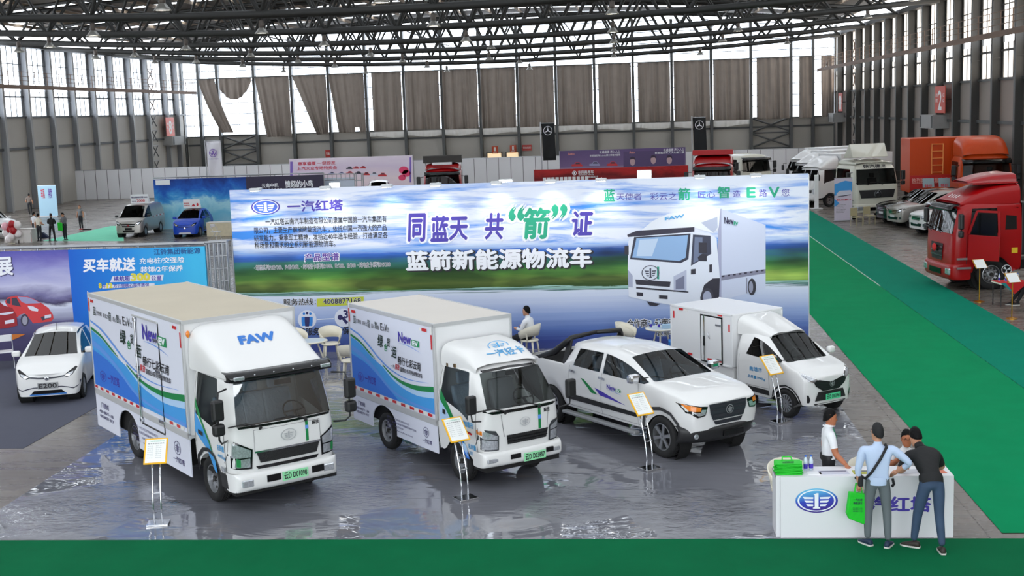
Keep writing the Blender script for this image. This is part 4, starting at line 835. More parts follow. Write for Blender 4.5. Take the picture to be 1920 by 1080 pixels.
def on_fairing(bv, s, mat, par, x, y0, y1, h, bold, slope):
    # letters stand up the slope: u across (+y), v back and up
    vs = txt(s, mat, par, (x, y0, 3.6), (0, 1, 0), (-1, 0, 0), y1-y0, h, bold, 'lettering', .2, wrap=lambda p: hit(bv, 'top', p.x, p.y, .008)); return vs
on_fairing(bf, 'FAW', blue_faw, t1, .16, -.3, .36, .2, .06, 0)
# black sun visor with marker lamps
vis = []
for y in [-.93, -.88, -.6, -.3, 0, .3, .6, .88, .93]:
    e = abs(y)/.93; x = 1.10 - .05*e**2 - (.1 if e > .98 else 0); vis.append([(x-.18, y, 2.31), (x-.06, y, 2.29), (x, y, 2.23), (x-.01, y, 2.16), (x-.09, y, 2.17)])
vo = MB().grid(vis).build('sun_visor', gloss_blk, t1, smooth=True, solid=.02)
for y in (-.5, -.17, .17, .5): MB().ell((1.085, y, 2.25), (.014, .014, .014), 8, 6).build('marker_lamp', chrome, vo)
for s in (-1, 1): MB().box(-.02, .02, -.09, .09, -.03, .03).build('side_marker', lamp_m, vo, bevel=.01, loc=(1.06, s*.76, 2.22))
for (b_, n_) in ((bvh, t1),):
    scr = strip([(-.93*.88, 1.46), (-.8, 1.41), (0, 1.40), (.8, 1.41), (.93*.88, 1.46)], .04); decal(b_, scr, 'front', gloss_blk, t1, 'screen_seal', .008, .08)
    decal(b_, [(-.56, 1.34), (.6, 1.34), (.6, 1.0), (-.56, 1.0)], 'front', paint_w, t1, 'hood_panel', .012, .12, thick=.0)
    for q in ([(-.565, 1.345), (-.565, .99)], [(.605, 1.345), (.605, .99)], [(-.565, 1.345), (.605, 1.345)]): decal(b_, strip(q, .006), 'front', M('seam_grey', (120, 120, 122), .5), t1, 'panel_gap', .014, .1)
    decal(b_, [(-.54, .97), (.58, .97), (.52, .80), (-.48, .80)], 'front', M('honeycomb_grille', (18, 18, 20), .5, bump=1.0, bs=60), t1, 'grille', .02, .08); decal(b_, strip([(-.57, .985), (.6, .985)], .028), 'front', chrome, t1, 'grille_trim', .024, .1)
    decal(b_, [(-.56, .755), (.56, .755), (.52, .70), (-.52, .70)], 'front', gloss_blk, t1, 'lower_grille', .02, .08)
    for s in (-1, 1):
        q = [(s*.60, 1.04), (s*.925, 1.22), (s*.935, .74), (s*.62, .72)]; hl = decal(b_, q, 'front', gloss_blk, t1, 'headlamp', .014, .06); 
        decal(b_, [(s*.63, 1.03), (s*.90, 1.17), (s*.91, .92), (s*.64, .92)], 'front', lamp_m, hl, 'lens', .02, .05); decal(b_, [(s*.65, .90), (s*.87, .90), (s*.88, .76), (s*.65, .755)], 'front', lamp_m, hl, 'lens', .022, .05)
        decal(b_, [(s*.80, .90), (s*.86, .92), (s*.86, .78), (s*.80, .77)], 'front', dgreen, hl, 'green_reflection', .026, .03)  # green reflection in the headlamp, painted on as a bar
    decal(b_, [(.335, 1.37), (.385, 1.37), (.385, 1.02), (.335, 1.02)], 'front', dgreen, t1, 'green_stripe', .018, .1); decal(b_, [(.33, 1.28), (.39, 1.28), (.39, 1.22), (.33, 1.22)], 'front', M('light_blue_print'), t1, 'stripe_badge', .02, .05)
    decal(b_, [(.99, -.5)][:0] or [(-.46, 1.12), (-.06, .92), (.22, .60), (.27, .56), (.34, .57), (.26, .78), (.0, 1.14), (-.46, 1.5)], 'right', mid_b, t1, 'printed_wave', .004, .07); decal(b_, [(-.46, 1.58), (-.2, 1.34), (.1, 1.02), (.26, .72), (.30, .72), (.14, 1.06), (-.18, 1.42), (-.46, 1.72)], 'right', dgreen, t1, 'printed_wave', .006, .07)
    txt('解放', ink, t1, (1.2, .46, 1.27), (0, 1, 0), (0, 0, 1), .13, .07, .02, wrap=lambda p: hit(b_, 'front', p.y, p.z, .022))
    for s, a, b2, z, h in (('总质量', .44, .7, .98, .1), ('4495kg', .44, .72, .84, .08)): txt(s, hand_blue, t1, (a, -1.2, z), (1, 0, 0), (0, 0, 1), b2-a, h, .02, wrap=lambda p: hit(b_, 'right', p.x, p.z, .008))
    for q in ([(-.47, 2.1), (-.47, .95)], [(.72, 1.42), (.72, .62)]): decal(b_, strip(q, .012), 'right', black_pl, t1, 'panel_gap', .004, .1)
    decal(b_, strip([(-.47, .45), (-.42, .70), (-.2, .86), (.05, .90), (.28, .84), (.42, .66), (.5, .5)], .07), 'right', black_pl, t1, 'arch_trim', .012, .05)
    decal(b_, [(-.3, 1.12), (-.12, 1.1), (-.12, 1.17), (-.3, 1.19)], 'right', black_pl, t1, 'door_handle', .02, .05)
emblem(t1, (1.092, .02, 1.19), (0, 1, 0), (0, 0, 1), .27, .19, silver_b, None, silver_b, .004, 'badge')
bp = MB()      # bumper
rows_ = [[(1.0 if abs(y) > .9 else 1.10-.05*(y/.93)**2 - d, y, z) for y in (-.95, -.93, -.8, -.4, 0, .4, .8, .93, .95)] for z, d in ((.36, .06), (.40, 0), (.58, 0), (.65, .03), (.66, .1))]
for r in rows_:
    r[0] = (.74, r[0][1], r[0][2]); r[-1] = (.74, r[-1][1], r[-1][2])
bo = MB().grid(rows_).build('bumper', paint_w, t1, sub=2)
MB().box(1.03, 1.10, -.40, -.16, .47, .58).build('air_slot', gloss_blk, bo); MB().box(1.03, 1.10, .40, .62, .47, .58).build('air_slot', gloss_blk, bo)
for s in (-1, 1): MB().box(1.02, 1.075, s*.72-.10, s*.72+.10, .44, .56).build('fog_lamp', lamp_m, bo, bevel=.015)
plate(bo, '云D D01098', (1.108, -.14, .44), (0, 1, 0), (0, 0, 1), .46, .15)
MB().box(.5, .98, -.9, .9, .3, .5).build('underbody', under, t1); MB().box(-.5, .95, -.88, .88, .5, .62).build('cab_floor', under, t1)
MB().prism([(.52, -.955, .62), (.76, -.955, .62), (.80, -.955, .40), (.56, -.955, .40)], (0, .1, 0)).build('step', black_pl, t1); MB().box(.60, .72, -.965, -.945, .66, .74).build('side_marker', lamp_m, t1)
for y, m_ in ((-.42, wrap_m), (.45, wrap_m), (0, wrap_m)): seat(t1, -.02, y, .95, m_, 1.0, .42 if y == 0 else .52)
MB().prism([(.62, -.86, 1.35), (.98, -.86, 1.42), (.98, -.86, .8), (.75, -.86, .8)], (0, 1.72, 0)).build('dashboard', dark_int, t1, bevel=.05); steering(t1, .5, .42, 1.42)
MB().box(.82, .86, -.06, .22, 1.98, 2.06).build('rear_view_mirror', dark_int, t1)
front_screen_extras(t1, 1.05, 1.40, 1.0)
for s in (-1, 1):
    ar = mirror_arm(t1, [(.92, s*.93, 2.06), (1.05, s*1.12, 2.05), (1.08, s*1.16, 1.85), (1.08, s*1.16, 1.3), (1.02, s*1.1, 1.22), (.86, s*.96, 1.2)]); mirror_head(ar, (1.1, s*1.17, 1.78), .12, .2, .34); mirror_head(ar, (1.1, s*1.17, 1.47), .14, .2, .2)
    wheel(t1, 0, s*.80, .385, .21, 'steel', s); wheel(t1, -WB1, s*.83, .385, .21, 'steel', s); wheel(t1, -WB1, s*.58, .385, .21, 'steel', s)
MB().ell((X1+.02, -W1/2+.1, ZT1-.22), (.03, .035, .06), 10, 8).build('marker_lamp', amber, t1)
# ---------------- lorry 2: smaller box, bare sloping screen
F2 = Frame(-2.425, 21.289, -.908); L2, W2, ZT2, ZB2, XF2, WB2 = 3.4125, 1.6125, 2.646, .345, .66, 2.72
t2 = thing('box_truck', 'smaller white box truck with blue emblem on its roof fairing, next to the pickup', 'truck', F2.o, F2.th)
bvh2, _ = cab_shell(t2, .80, [.46, .66, .98, 1.38, 1.94, 2.04], [.88, .90, .93, .92, .54, .36], -.62, .42, .36, TW, wl=[.77, .79, .80, .79, .67, .58], win_x=(-.46, .40), win_dip=.26)
X0, X1 = -XF2-L2, -XF2; ZP2 = .86
box_body(t2, X0, X1, W2, ZB2, ZP2, ZT2, roof_pale, arch_x=-WB2, arch_r=.50, arch_z=.78)
livery(t2, X0+.06, X1-.06, ZP2+.18, ZT2-.06, -W2/2-.001); skirt_text(t2, X0+.05, X1-.06, ZB2, ZP2, W2/2, -WB2)
bf2 = fairing(t2, -XF2+.06, .44, .70, .62, 1.93, 2.05, ZT2-.32, paint_w, [(0, 0), (.02, 0), (.25, .03), (.5, .14), (.72, .4), (.9, .78), (.98, .97), (1, 1)], .03)
emblem(t2, hit(bf2, 'top', -.02, .12, .012), (0, 1, 0), V((-.82, 0, .56)).normalized(), .42, .24, hand_blue, None, hand_blue, .002)
txt('一汽轻卡', hand_blue, t2, (.30, -.25, 3.4), (0, 1, 0), (-1, 0, 0), .74, .2, .02, wrap=lambda p: hit(bf2, 'top', p.x, p.y, .008))
for b_ in (bvh2,):
    scr = strip([(-.72, 1.36), (-.6, 1.325), (0, 1.32), (.6, 1.325), (.72, 1.36)], .05); decal(b_, scr, 'front', gloss_blk, t2, 'screen_seal', .008, .08); decal(b_, strip([(-.62, 1.95), (0, 1.975), (.62, 1.95)], .03), 'front', gloss_blk, t2, 'screen_seal', .008, .08)
    for q in ([(-.45, 1.28), (-.40, .90)], [(.5, 1.28), (.46, .90)]): decal(b_, strip(q, .01), 'front', M('seam_grey', (120, 120, 122), .5), t2, 'panel_gap', .006, .1)
    decal(b_, [(-.36, .92), (.48, .92), (.44, .76), (-.34, .76)], 'front', M('honeycomb_grille'), t2, 'grille', .014, .07); decal(b_, strip([(-.35, .86), (.46, .86)], .02), 'front', gloss_blk, t2, 'grille_bar', .022, .1); decal(b_, strip([(-.35, .81), (.46, .81)], .02), 'front', gloss_blk, t2, 'grille_bar', .022, .1)
    for s in (-1, 1):
        hl = decal(b_, [(s*.50, .93), (s*.56, 1.02), (s*.78, 1.06), (s*.785, .68), (s*.50, .68)], 'front', M('lamp_bezel', (90, 92, 96), .25, .6), t2, 'headlamp', .012, .05)
        for q in ([(s*.53, .93), (s*.75, 1.03), (s*.76, .90), (s*.53, .87)], [(s*.53, .85), (s*.76, .88), (s*.76, .71), (s*.53, .70)]): decal(b_, q, 'front', lamp_m, hl, 'lens', .018, .04)
        decal(b_, [(s*.76, 1.02), (s*.785, 1.03), (s*.785, .96), (s*.76, .95)], 'front', amber, hl, 'indicator', .02, .04)
    decal(b_, [(.28, 1.36), (.335, 1.36), (.335, .93), (.28, .93)], 'front', dgreen, t2, 'green_stripe', .008, .1); decal(b_, [(.275, 1.17), (.34, 1.17), (.34, 1.10), (.275, 1.10)], 'front', M('light_blue_print'), t2, 'stripe_badge', .01, .05)
    txt('解放', ink, t2, (1.2, .40, 1.2), (0, 1, 0), (0, 0, 1), .13, .07, .02, wrap=lambda p: hit(b_, 'front', p.y, p.z, .01))
    decal(b_, [(-.56, .98), (-.3, .86), (.2, .60), (.3, .50), (.38, .48), (.3, .66), (.1, .96), (-.30, 1.22), (-.56, 1.36)], 'right', pale_b, t2, 'printed_wave', .004, .07); decal(b_, [(.16, .62), (.3, .47), (.40, .47), (.30, .62), (.12, .84)], 'right', deep_b, t2, 'printed_wave', .006, .06); decal(b_, [(-.56, 1.36), (-.30, 1.18), (.02, .88), (.24, .64), (.30, .64), (.10, .94), (-.26, 1.30), (-.56, 1.54)], 'right', dgreen, t2, 'printed_wave', .006, .07)
    for s, a, b2, z, h, m_ in (('曲靖市', .24, .58, 1.02, .11, hand_blue), ('总质量', .38, .62, .66, .09, hand_blue), ('3100kg', .40, .64, .54, .08, hand_blue)): txt(s, m_, t2, (a, -1.2, z), (1, 0, 0), (0, 0, 1), b2-a, h, .02, wrap=lambda p: hit(b_, 'right', p.x, p.z, .008))
    decal(b_, [(.28, .93), (.50, .91), (.50, .95), (.28, .97)], 'right', ink, t2, 'emblem_strip', .008, .05); decal(b_, [(.42, .92), (.52, .91), (.52, .94), (.42, .95)], 'right', tape_r, t2, 'emblem_strip', .010, .05); decal(b_, [(-.44, 1.12), (-.34, 1.11), (-.34, 1.19), (-.44, 1.2)], 'right', black_pl, t2, 'door_handle', .012, .04)
    for q in ([(-.60, 1.9), (-.60, .95)], [(.62, 1.3), (.66, .6)]): decal(b_, strip(q, .01), 'right', black_pl, t2, 'panel_gap', .004, .1)
emblem(t2, hit(bvh2, 'front', .0, 1.11, .02), (0, 1, 0), (0, 0, 1), .20, .15, silver_b, None, silver_b, .004, 'badge')
rows_ = [[(.94-.05*(y/.82)**2 - d, y, z) for y in (-.815, -.81, -.7, -.35, 0, .35, .7, .81, .815)] for z, d in ((.40, .06), (.43, 0), (.58, 0), (.65, .02), (.66, .1))]
for r in rows_: r[0] = (.56, r[0][1], r[0][2]); r[-1] = (.56, r[-1][1], r[-1][2])
bo = MB().grid(rows_).build('bumper', paint_w, t2, sub=2)
MB().box(.88, .945, -.30, -.10, .50, .58).build('air_slot', gloss_blk, bo); MB().box(.88, .945, .42, .56, .50, .58).build('air_slot', gloss_blk, bo)
for s in (-1, 1): MB().box(.84, .915, s*.62-.12, s*.62+.10, .48, .56).build('fog_lamp', lamp_m, bo, bevel=.02)
plate(bo, '云D D03857', (.95, -.05, .42), (0, 1, 0), (0, 0, 1), .44, .14)
MB().box(.45, .84, -.74, .74, .32, .5).build('underbody', under, t2); MB().box(-.6, .82, -.74, .74, .48, .58).build('cab_floor', under, t2)
for y in (-.36, .38): seat(t2, -.16, y, .85, wrap_m if y < 0 else seat_m, 1.0, .5)
MB().prism([(.46, -.70, 1.22), (.84, -.70, 1.32), (.84, -.70, .7), (.58, -.70, .7)], (0, 1.4, 0)).build('dashboard', M('grey_dash', (84, 84, 86), .6), t2, bevel=.06); steering(t2, .36, .36, 1.36); MB().box(.5, .54, -.08, .16, 1.84, 1.91).build('rear_view_mirror', dark_int, t2)
front_screen_extras(t2, .93, 1.34, .85)
for s in (-1, 1):
    ar = mirror_arm(t2, [(.80, s*.78, 1.2), (.86, s*.98, 1.24), (.86, s*1.0, 1.4)], .014); mirror_head(ar, (.87, s*1.0, 1.52), .11, .19, .32)
    wheel(t2, 0, s*.66, .345, .19, 'steel', s); wheel(t2, -WB2, s*.68, .345, .19, 'steel', s)
for x, z in ((-.42, 1.96), (-.18, 1.98)): MB().box(x-.03, x+.03, -.69, -.62, z-.03, z+.03).build('fairing_bracket', M('bronze_bracket', (120, 100, 70), .4, .7), t2)
MB().box(X1+.02, X1+.3, -.7, -.5, .6, .78).build('chassis_fitting', under, t2)
# ------------------------------------------------------------------ CARS
def car_shell(root, d, mats, sub=2):
    """d: body dimensions. Stations run nose -> tail, eight control rows from sill to centre line."""
    xF, xR, w, zs_, zb, Ra, zc = d['xF'], d['xR'], d['w'], d['zs'], d['zb'], d['Ra'], d['zc']; x1, x2 = 0.0, d['x2']
    xc, zcw, xrf, zr, tw = d['xc'], d['zcw'], d['xrf'], d['zr'], d['tw']; hn = d['hn']       # cowl x/z, roof front x, roof z, roof half width, nose top z
    xB = d['xB']; xC = d['xC']; tail = d['tail']          # tail: [(top x, top z, half width)] for the last eight stations
    G = []
    def low(x, W, z0, belt, xb=None, k=1.0):
        z1 = z0+.13; zm = max(z1+.1, zs_+(belt-zs_)*.55); return [(x, -W*.94, z0), (x, -W*.985*k, z1), (x, -W*k, zm), (x if xb is None else xb, -W*.975*k, belt)]
    def arch(dx): t = abs(dx)/Ra; return zs_ if t >= .99 else max(zs_, zc+Ra*sqrt(max(0, 1-t*t)))
    def hood(x, W, belt, hz, y4=.93, y5=.80): return [(x, -W*y4, belt+(hz-belt)*.55), (x, -W*y5, hz), (x, -W*.42, hz+.025), (x, 0, hz+.03)]
    nb = d.get('nb', zb*.62); zN = d.get('zn0', zs_+.02)
    G.append(low(xF-.03, w*d.get('nw', .72), zN, hn-.10) + hood(xF-.03, w*d.get('nw', .72), hn-.10, hn-.05)); G[-1][7] = (xF, 0, hn-.04); G[-1][6] = (xF, G[-1][6][1], hn-.04)
    G.append(low(xF-.12, w*.90, zN, hn-.04) + hood(xF-.14, w*.90, hn-.04, hn+.01))
    hb = lambda x: hn + (zb-hn)*min(1, max(0, (xF-x)/(xF-xc))); hz = lambda x: hn + (zcw-hn)*min(1, max(0, (xF-x)/(xF-xc)))**.8
    for dx in (1.0, .72, 0, -.72):
        x = x1+dx*Ra; G.append(low(x, w*(.97 if dx == 1 else 1.0), arch(dx*Ra), hb(x)) + hood(x, w, hb(x), hz(x)+.02))
    xa = x1-Ra; G.append(low(xa, w, zs_, zb, min(xa, xc-.02)) + [(xc-.04, -w*.90, zb+.035), (xc, -w*.80, zcw), (xc+.06, -w*.42, zcw+.015), (xc+.09, 0, zcw+.02)])
    xA = d.get('xA', (xa+xB)/2)
    def roof(xt, z, W=tw): return [(xt-.02, -W-.05, z-.11), (xt, -W+.03, z-.035), (xt+.02, -W*.5, z), (xt+.03, 0, z+.01)]
    r0 = roof(xrf, zr); r0[0] = (xrf-.06, -tw-.045, zr-.12); G.append(low(xA, w, zs_, zb) + r0)
    zr2 = d.get('zr2', zr+.03)
    G.append(low(xB+.05, w, zs_, zb+.005) + roof(xB+.0, zr2)); G.append(low(xB-.05, w, zs_, zb+.01) + roof(xB-.09, zr2))
    ns = [xC+.04, xC-.04, x2+Ra, x2+.72*Ra, x2, x2-.72*Ra, x2-Ra, xR+.08, xR]; nl = sorted(ns[2:], reverse=True)
    # lower x stays monotone: door end is squeezed in front of the arch
    lowx = [max(x2+Ra+.10, xC+.04), max(x2+Ra+.05, xC-.04)] + [x2+Ra, x2+.72*Ra, x2, x2-.72*Ra, x2-Ra, xR+.07, xR]
    az = [zs_, zs_, zs_, arch(.72*Ra), arch(0), arch(.72*Ra), zs_, d.get('zt0', zs_+.04), d.get('zt0', zs_+.04)]; ww = [1, 1, 1, 1, 1, 1, .99, .95, .86]
    for k in range(9):
        xt, zt, yt, bz, bxx = tail[k]; lo = low(lowx[k], w*ww[k], az[k], bz, bxx)
        if zt is None: G.append(lo + [(xt, -w*ww[k]*.94, bz+.01), (xt, -w*ww[k]*.90, yt), (xt, -w*.5, yt), (xt, 0, yt)])     # open load bed, yt = bed floor
        else: G.append(lo + roof(xt, zt, yt))
    win = d.get('win', {6: 'side_window*', 7: 'side_window*', 9: 'side_window*'}); rg = d.get('rg', None)
    def cell(i, h):
        if h == 3 and i in win: return win[i]
        if i == 6 and h >= 5: return 'windscreen'
        if rg is not None and i == rg and h >= 5: return 'rear_window'
        if i >= d.get('bed0', 99) and h >= 4 and i < 18: return 'load_bed'
        return 'body'
    bv, pr = shell(root, G, cell, mats, sub, flip=True)
    MB().box(xR+.25, xF-.3, -w*.7, w*.7, zs_-.06, zs_+.1).build('underbody', under, root)
    for x in (x1, x2):
        for s in (-1, 1): MB().lathe([(Ra*1.02, -.16), (Ra*1.02, .12), (.05, .12 if s < 0 else -.16)], (x, s*(w-.22), zc), 'y', 20).build('wheel_well', under, root)
    return bv, pr
def interior(root, xs, z, w, mat, xd, zd, s=.9, wheel_left=True, ww=None):
    for x in xs:
        for y in (-w*.45, w*.45): seat(root, x, y, z, mat, s, w*.62)
    MB().prism([(xd-.38, -w*.9, zd-.10), (xd, -w*.9, zd), (xd, -w*.9, zd-.4), (xd-.2, -w*.9, zd-.4)], (0, w*1.8, 0)).build('dashboard', dark_int, root, bevel=.04); steering(root, xd-.42, w*.45, zd+.0, .17, .5)
def lampset(bv, root, poly, mats=None, inner=None, bez=gloss_blk, off=.008, axis='front'):
    for s in (-1, 1):
        hl = decal(bv, [(s*a, b) for a, b in poly], axis, bez, root, 'headlamp', off, .05)
        for q, m_ in inner: decal(bv, [(s*a, b) for a, b in q], axis, m_, hl, 'lens', off+.006, .035)
# ---------------- white crew-cab pickup
FP = Frame(1.119, 22.72, -.90); pk = thing('pickup_truck', 'white crew cab pickup truck with black roll bar and black grille', 'pickup', FP.o, FP.th)
bedm = M('black_bed_liner', (20, 20, 22), .7); glass_p = glass('pickup_glass', (.66, .74, .76), .4)
d = dict(xF=.86, xR=-4.45, w=.87, zs=.43, zb=1.27, Ra=.46, zc=.36, x2=-3.0, xc=-.34, zcw=1.30, xrf=-1.12, zr=1.68, tw=.63, hn=1.10, xA=-.75, xB=-1.75, xC=-2.72, zr2=1.74, nw=.80, zn0=.60,
         tail=[(-2.62, 1.72, .62, 1.29, -2.66), (-2.92, 1.70, .62, 1.29, -2.82), (-3.0, None, .80, 1.26, -3.0), (-3.04, None, .80, 1.26, -3.04), (-3.2, None, .8, 1.26, -3.2), (-3.5, None, .8, 1.26, -3.5), (-3.7, None, .8, 1.26, -3.7), (-4.3, None, .8, 1.26, -4.3), (-4.40, None, 1.2, 1.26, -4.45)], bed0=12, rg=11)
d['x2'] = -3.45; bvp, pp = car_shell(pk, d, {'body': paint_w, 'windscreen': glass_p, 'side_window': glass_p, 'rear_window': glass_p, 'load_bed': bedm})
for s in (-1, 1):
    wheel(pk, 0, s*.74, .375, .25, 'alloy', s); wheel(pk, d['x2'], s*.74, .375, .25, 'alloy', s)
    rb = MB().tube([(-3.9, s*.80, 1.28), (-3.4, s*.77, 1.44), (-3.1, s*.70, 1.66), (-3.02, s*.62, 1.76), (-3.02, 0, 1.80)], [.04, .07, .06, .05, .04], 10).build('roll_bar', black_pl, pk, smooth=True)
    MB().prism([(-2.93, s*.80, 1.27), (-3.1, s*.80, 1.27), (-3.1, s*.66, 1.70), (-2.98, s*.64, 1.74)], (0, -s*.05, 0)).build('sail_panel', black_pl, pk, bevel=.01)
    MB().box(-2.95, -.65, s*.88-.07, s*.88+.07, .30, .36).build('side_step', M('grey_step', (150, 152, 154), .5, .3), pk, bevel=.02)
    decal(bvp, [(-.66, .62), (-2.9, .60), (-2.9, .72), (-.66, .70)], 'right' if s < 0 else 'left', black_pl, pk, 'side_moulding', .018, .1)
    decal(bvp, strip([(.50, .52), (.44, .70), (.28, .85), (0, .90), (-.28, .85), (-.46, .66), (-.52, .46)], .07), 'right' if s < 0 else 'left', M('arch_grey', (60, 60, 62), .6), pk, 'arch_trim', .01, .05)
    m_ = mirror_head(pk, (-.62, s*.97, 1.36), .16, .24, .17, chrome); MB().box(-.66, -.58, min(s*.84, s*.94), max(s*.84, s*.94), 1.28, 1.34).build('mirror_arm', black_pl, m_).location = (.62, -s*.97, -1.36)
    for x in (-1.62, -2.58): decal(bvp, [(x, 1.15), (x-.2, 1.16), (x-.2, 1.20), (x, 1.19)], 'right' if s < 0 else 'left', chrome, pk, 'door_handle', .025, .05)
    for q in ([(-.62, 1.25), (-.66, .46)], [(-1.75, 1.27), (-1.75, .46)], [(-2.80, 1.27), (-2.84, .62)], [(-.62, .48), (-2.84, .48)]): decal(bvp, strip(q, .008), 'right' if s < 0 else 'left', M('seam_grey'), pk, 'panel_gap', .003, .12)
gr_m = M('charcoal_grille', (62, 66, 74), .35, .4); gmesh = M('grille_mesh', (52, 55, 62), .4, .5, bump=1.0, bs=90)
decal(bvp, [(-.44, 1.05), (.44, 1.05), (.42, .90), (.36, .76), (-.36, .76), (-.42, .90)], 'front', gr_m, pk, 'grille', .02, .06)
for z0, z1, a in ((.99, 1.03, .42), (.93, .96, .42), (.80, .86, .37)): decal(bvp, [(-a, z1), (a, z1), (a-.01, z0), (-a+.01, z0)], 'front', gmesh, pk, 'grille_bar', .034, .08)
emblem(pk, hit(bvp, 'front', 0, .92, .05), (0, 1, 0), (0, 0, 1), .17, .16, silver_b, None, silver_b, .004, 'badge')
lampset(bvp, pk, [(.46, 1.02), (.52, .86), (.68, .84), (.80, .92), (.84, 1.09), (.62, 1.04)], inner=[([(.60, 1.02), (.82, 1.07), (.78, .96), (.62, .95)], amber), ([(.50, .97), (.60, .98), (.62, .93), (.76, .94), (.66, .87), (.53, .88)], lamp_m)])
rows_ = [[(x-dd, y, z) for x, y in ((.50, -.875), (.56, -.87), (.78, -.66), (.88, -.3), (.90, 0), (.88, .3), (.78, .66), (.56, .87), (.50, .875))] for z, dd in ((.36, .12), (.41, .03), (.56, 0), (.64, .02), (.66, .14))]
pb = MB().grid(rows_).build('lower_bumper', black_pl, pk, sub=2); MB().box(.84, .915, -.16, .3, .45, .56).build('plate_mount', gloss_blk, pb, bevel=.01)
for s in (-1, 1): MB().lathe([(.05, 0), (.045, .02), (.01, .025)], (.75, s*.68, .50), 'x', 14).build('fog_lamp', lamp_m, pb)
decal(bvp, [(-.34, .74), (.34, .74), (.30, .67), (-.30, .67)], 'front', gmesh, pk, 'lower_grille', .014, .06)
decal(bvp, [(-1.0, .78), (-1.75, .93), (-1.95, .96), (-1.78, .84)], 'right', M('indigo_print'), pk, 'printed_wave', .006, .08); decal(bvp, [(-1.86, .84), (-2.05, .84), (-2.4, 1.08), (-2.3, 1.07)], 'right', dgreen, pk, 'printed_wave', .006, .06)
new_ev(pk, hit(bvp, 'right', -1.55, 1.0, .012), (1, 0, 0), (0, 0, 1), .42)
interior(pk, (-1.35, -2.25), .72, .62, wrap_m, -.42, 1.26, 1.0); MB().box(-3.02, -2.98, -.7, .7, .9, 1.3).build('bed_headboard', bedm, pk)
for y in (-.3, .25): MB().tube([(-.34, y, 1.31), (-.5, y-.25, 1.36), (-.52, y-.5, 1.365)], .01, 6).build('wiper', black_pl, pk)
# ---------------- small white box van
FV = Frame(3.538, 25.466, -.93); vn = thing('box_van', 'small white box van with plain white sides and a side door, rightmost of the row', 'van', FV.o, FV.th)
d = dict(xF=.60, xR=-1.62, w=.70, zs=.30, zb=1.10, Ra=.36, zc=.275, x2=-3.0, xc=-.06, zcw=1.08, xrf=-.66, zr=1.55, tw=.50, hn=.86, xA=-.45, xB=-1.25, xC=-1.4, zr2=1.62, nw=.74, zn0=.30,
         tail=[(-1.38, 1.62, .5, 1.12, -1.40), (-1.42, 1.62, .5, 1.12, -1.43), (-1.45, 1.62, .5, 1.12, -1.45), (-1.47, 1.62, .5, 1.12, -1.47), (-1.49, 1.62, .5, 1.12, -1.49), (-1.51, 1.62, .5, 1.12, -1.51), (-1.52, 1.62, .5, 1.12, -1.52), (-1.53, 1.62, .5, 1.12, -1.53), (-1.54, 1.6, .5, 1.12, -1.54)], win={6: 'side_window*', 7: 'side_window*'})
def van_cab(root, d, mats):
    xF, w, zs_, zb, Ra, zc = d['xF'], d['w'], d['zs'], d['zb'], d['Ra'], d['zc']; xc, zcw, xrf, zr, tw, hn = d['xc'], d['zcw'], d['xrf'], d['zr'], d['tw'], d['hn']; G = []
    def low(x, W, z0, belt, xb=None): z1 = z0+.13; return [(x, -W*.94, z0), (x, -W*.985, z1), (x, -W, max(z1+.1, zs_+(belt-zs_)*.55)), (x if xb is None else xb, -W*.975, belt)]
    arch = lambda t: zs_ if abs(t) >= .99 else zc+Ra*sqrt(1-t*t)
    hood = lambda x, W, b, h: [(x, -W*.93, b+(h-b)*.55), (x, -W*.8, h), (x, -W*.42, h+.03), (x, 0, h+.04)]
    G.append(low(xF-.03, w*.72, zs_, hn-.1) + hood(xF-.03, w*.72, hn-.1, hn-.05)); G.append(low(xF-.12, w*.9, zs_, hn-.03) + hood(xF-.14, w*.9, hn-.03, hn+.02))
    for t in (1, .72, 0, -.72):
        x = t*Ra; f = min(1, (xF-x)/(xF-xc)); G.append(low(x, w*(.97 if t == 1 else 1), arch(t), hn+(zb-hn)*f) + hood(min(x, 9) if x > xc else xc+.03*(1+t), w, hn+(zb-hn)*f, hn+(zcw-hn)*f**.8))
    G.append(low(-Ra, w, zs_, zb, xc-.05) + [(xc-.07, -w*.9, zb+.03), (xc-.03, -w*.8, zcw), (xc+.05, -w*.42, zcw+.015), (xc+.08, 0, zcw+.02)])
    roof = lambda xt, z, W=tw: [(xt-.02, -W-.08, z-.11), (xt, -W+.02, z-.03), (xt+.02, -W*.5, z), (xt+.03, 0, z+.01)]
    G.append(low(-.62, w, zs_, zb, -.55) + roof(xrf, zr)); G.append(low(d['xB']+.1, w, zs_, zb+.03) + roof(-.98, zr+.05)); G.append(low(-1.42, w, zs_, zb+.04) + roof(-1.36, zr+.04)); G.append(low(-1.5, w, zs_, zb+.04) + roof(-1.5, zr+.04))
    return shell(root, G, lambda i, h: 'side_window*' if h == 3 and i in (6, 7) else ('windscreen' if i == 6 and h >= 5 else 'body'), mats, 2, flip=True)
bvv, _ = van_cab(vn, d, {'body': paint_w, 'windscreen': glass_c, 'side_window': glass_d})
MB().box(-3.4, .3, -.5, .5, .24, .36).build('underbody', under, vn)
box_w = M('box_white'); MB().box(-3.58, -1.55, -.70, .70, .77, 1.89).build('cargo_box', box_w, vn, bevel=.012); MB().box(-3.56, -1.57, -.68, .68, 1.889, 1.896).build('box_roof', M('white_box_roof', (228, 228, 230), .35), vn)
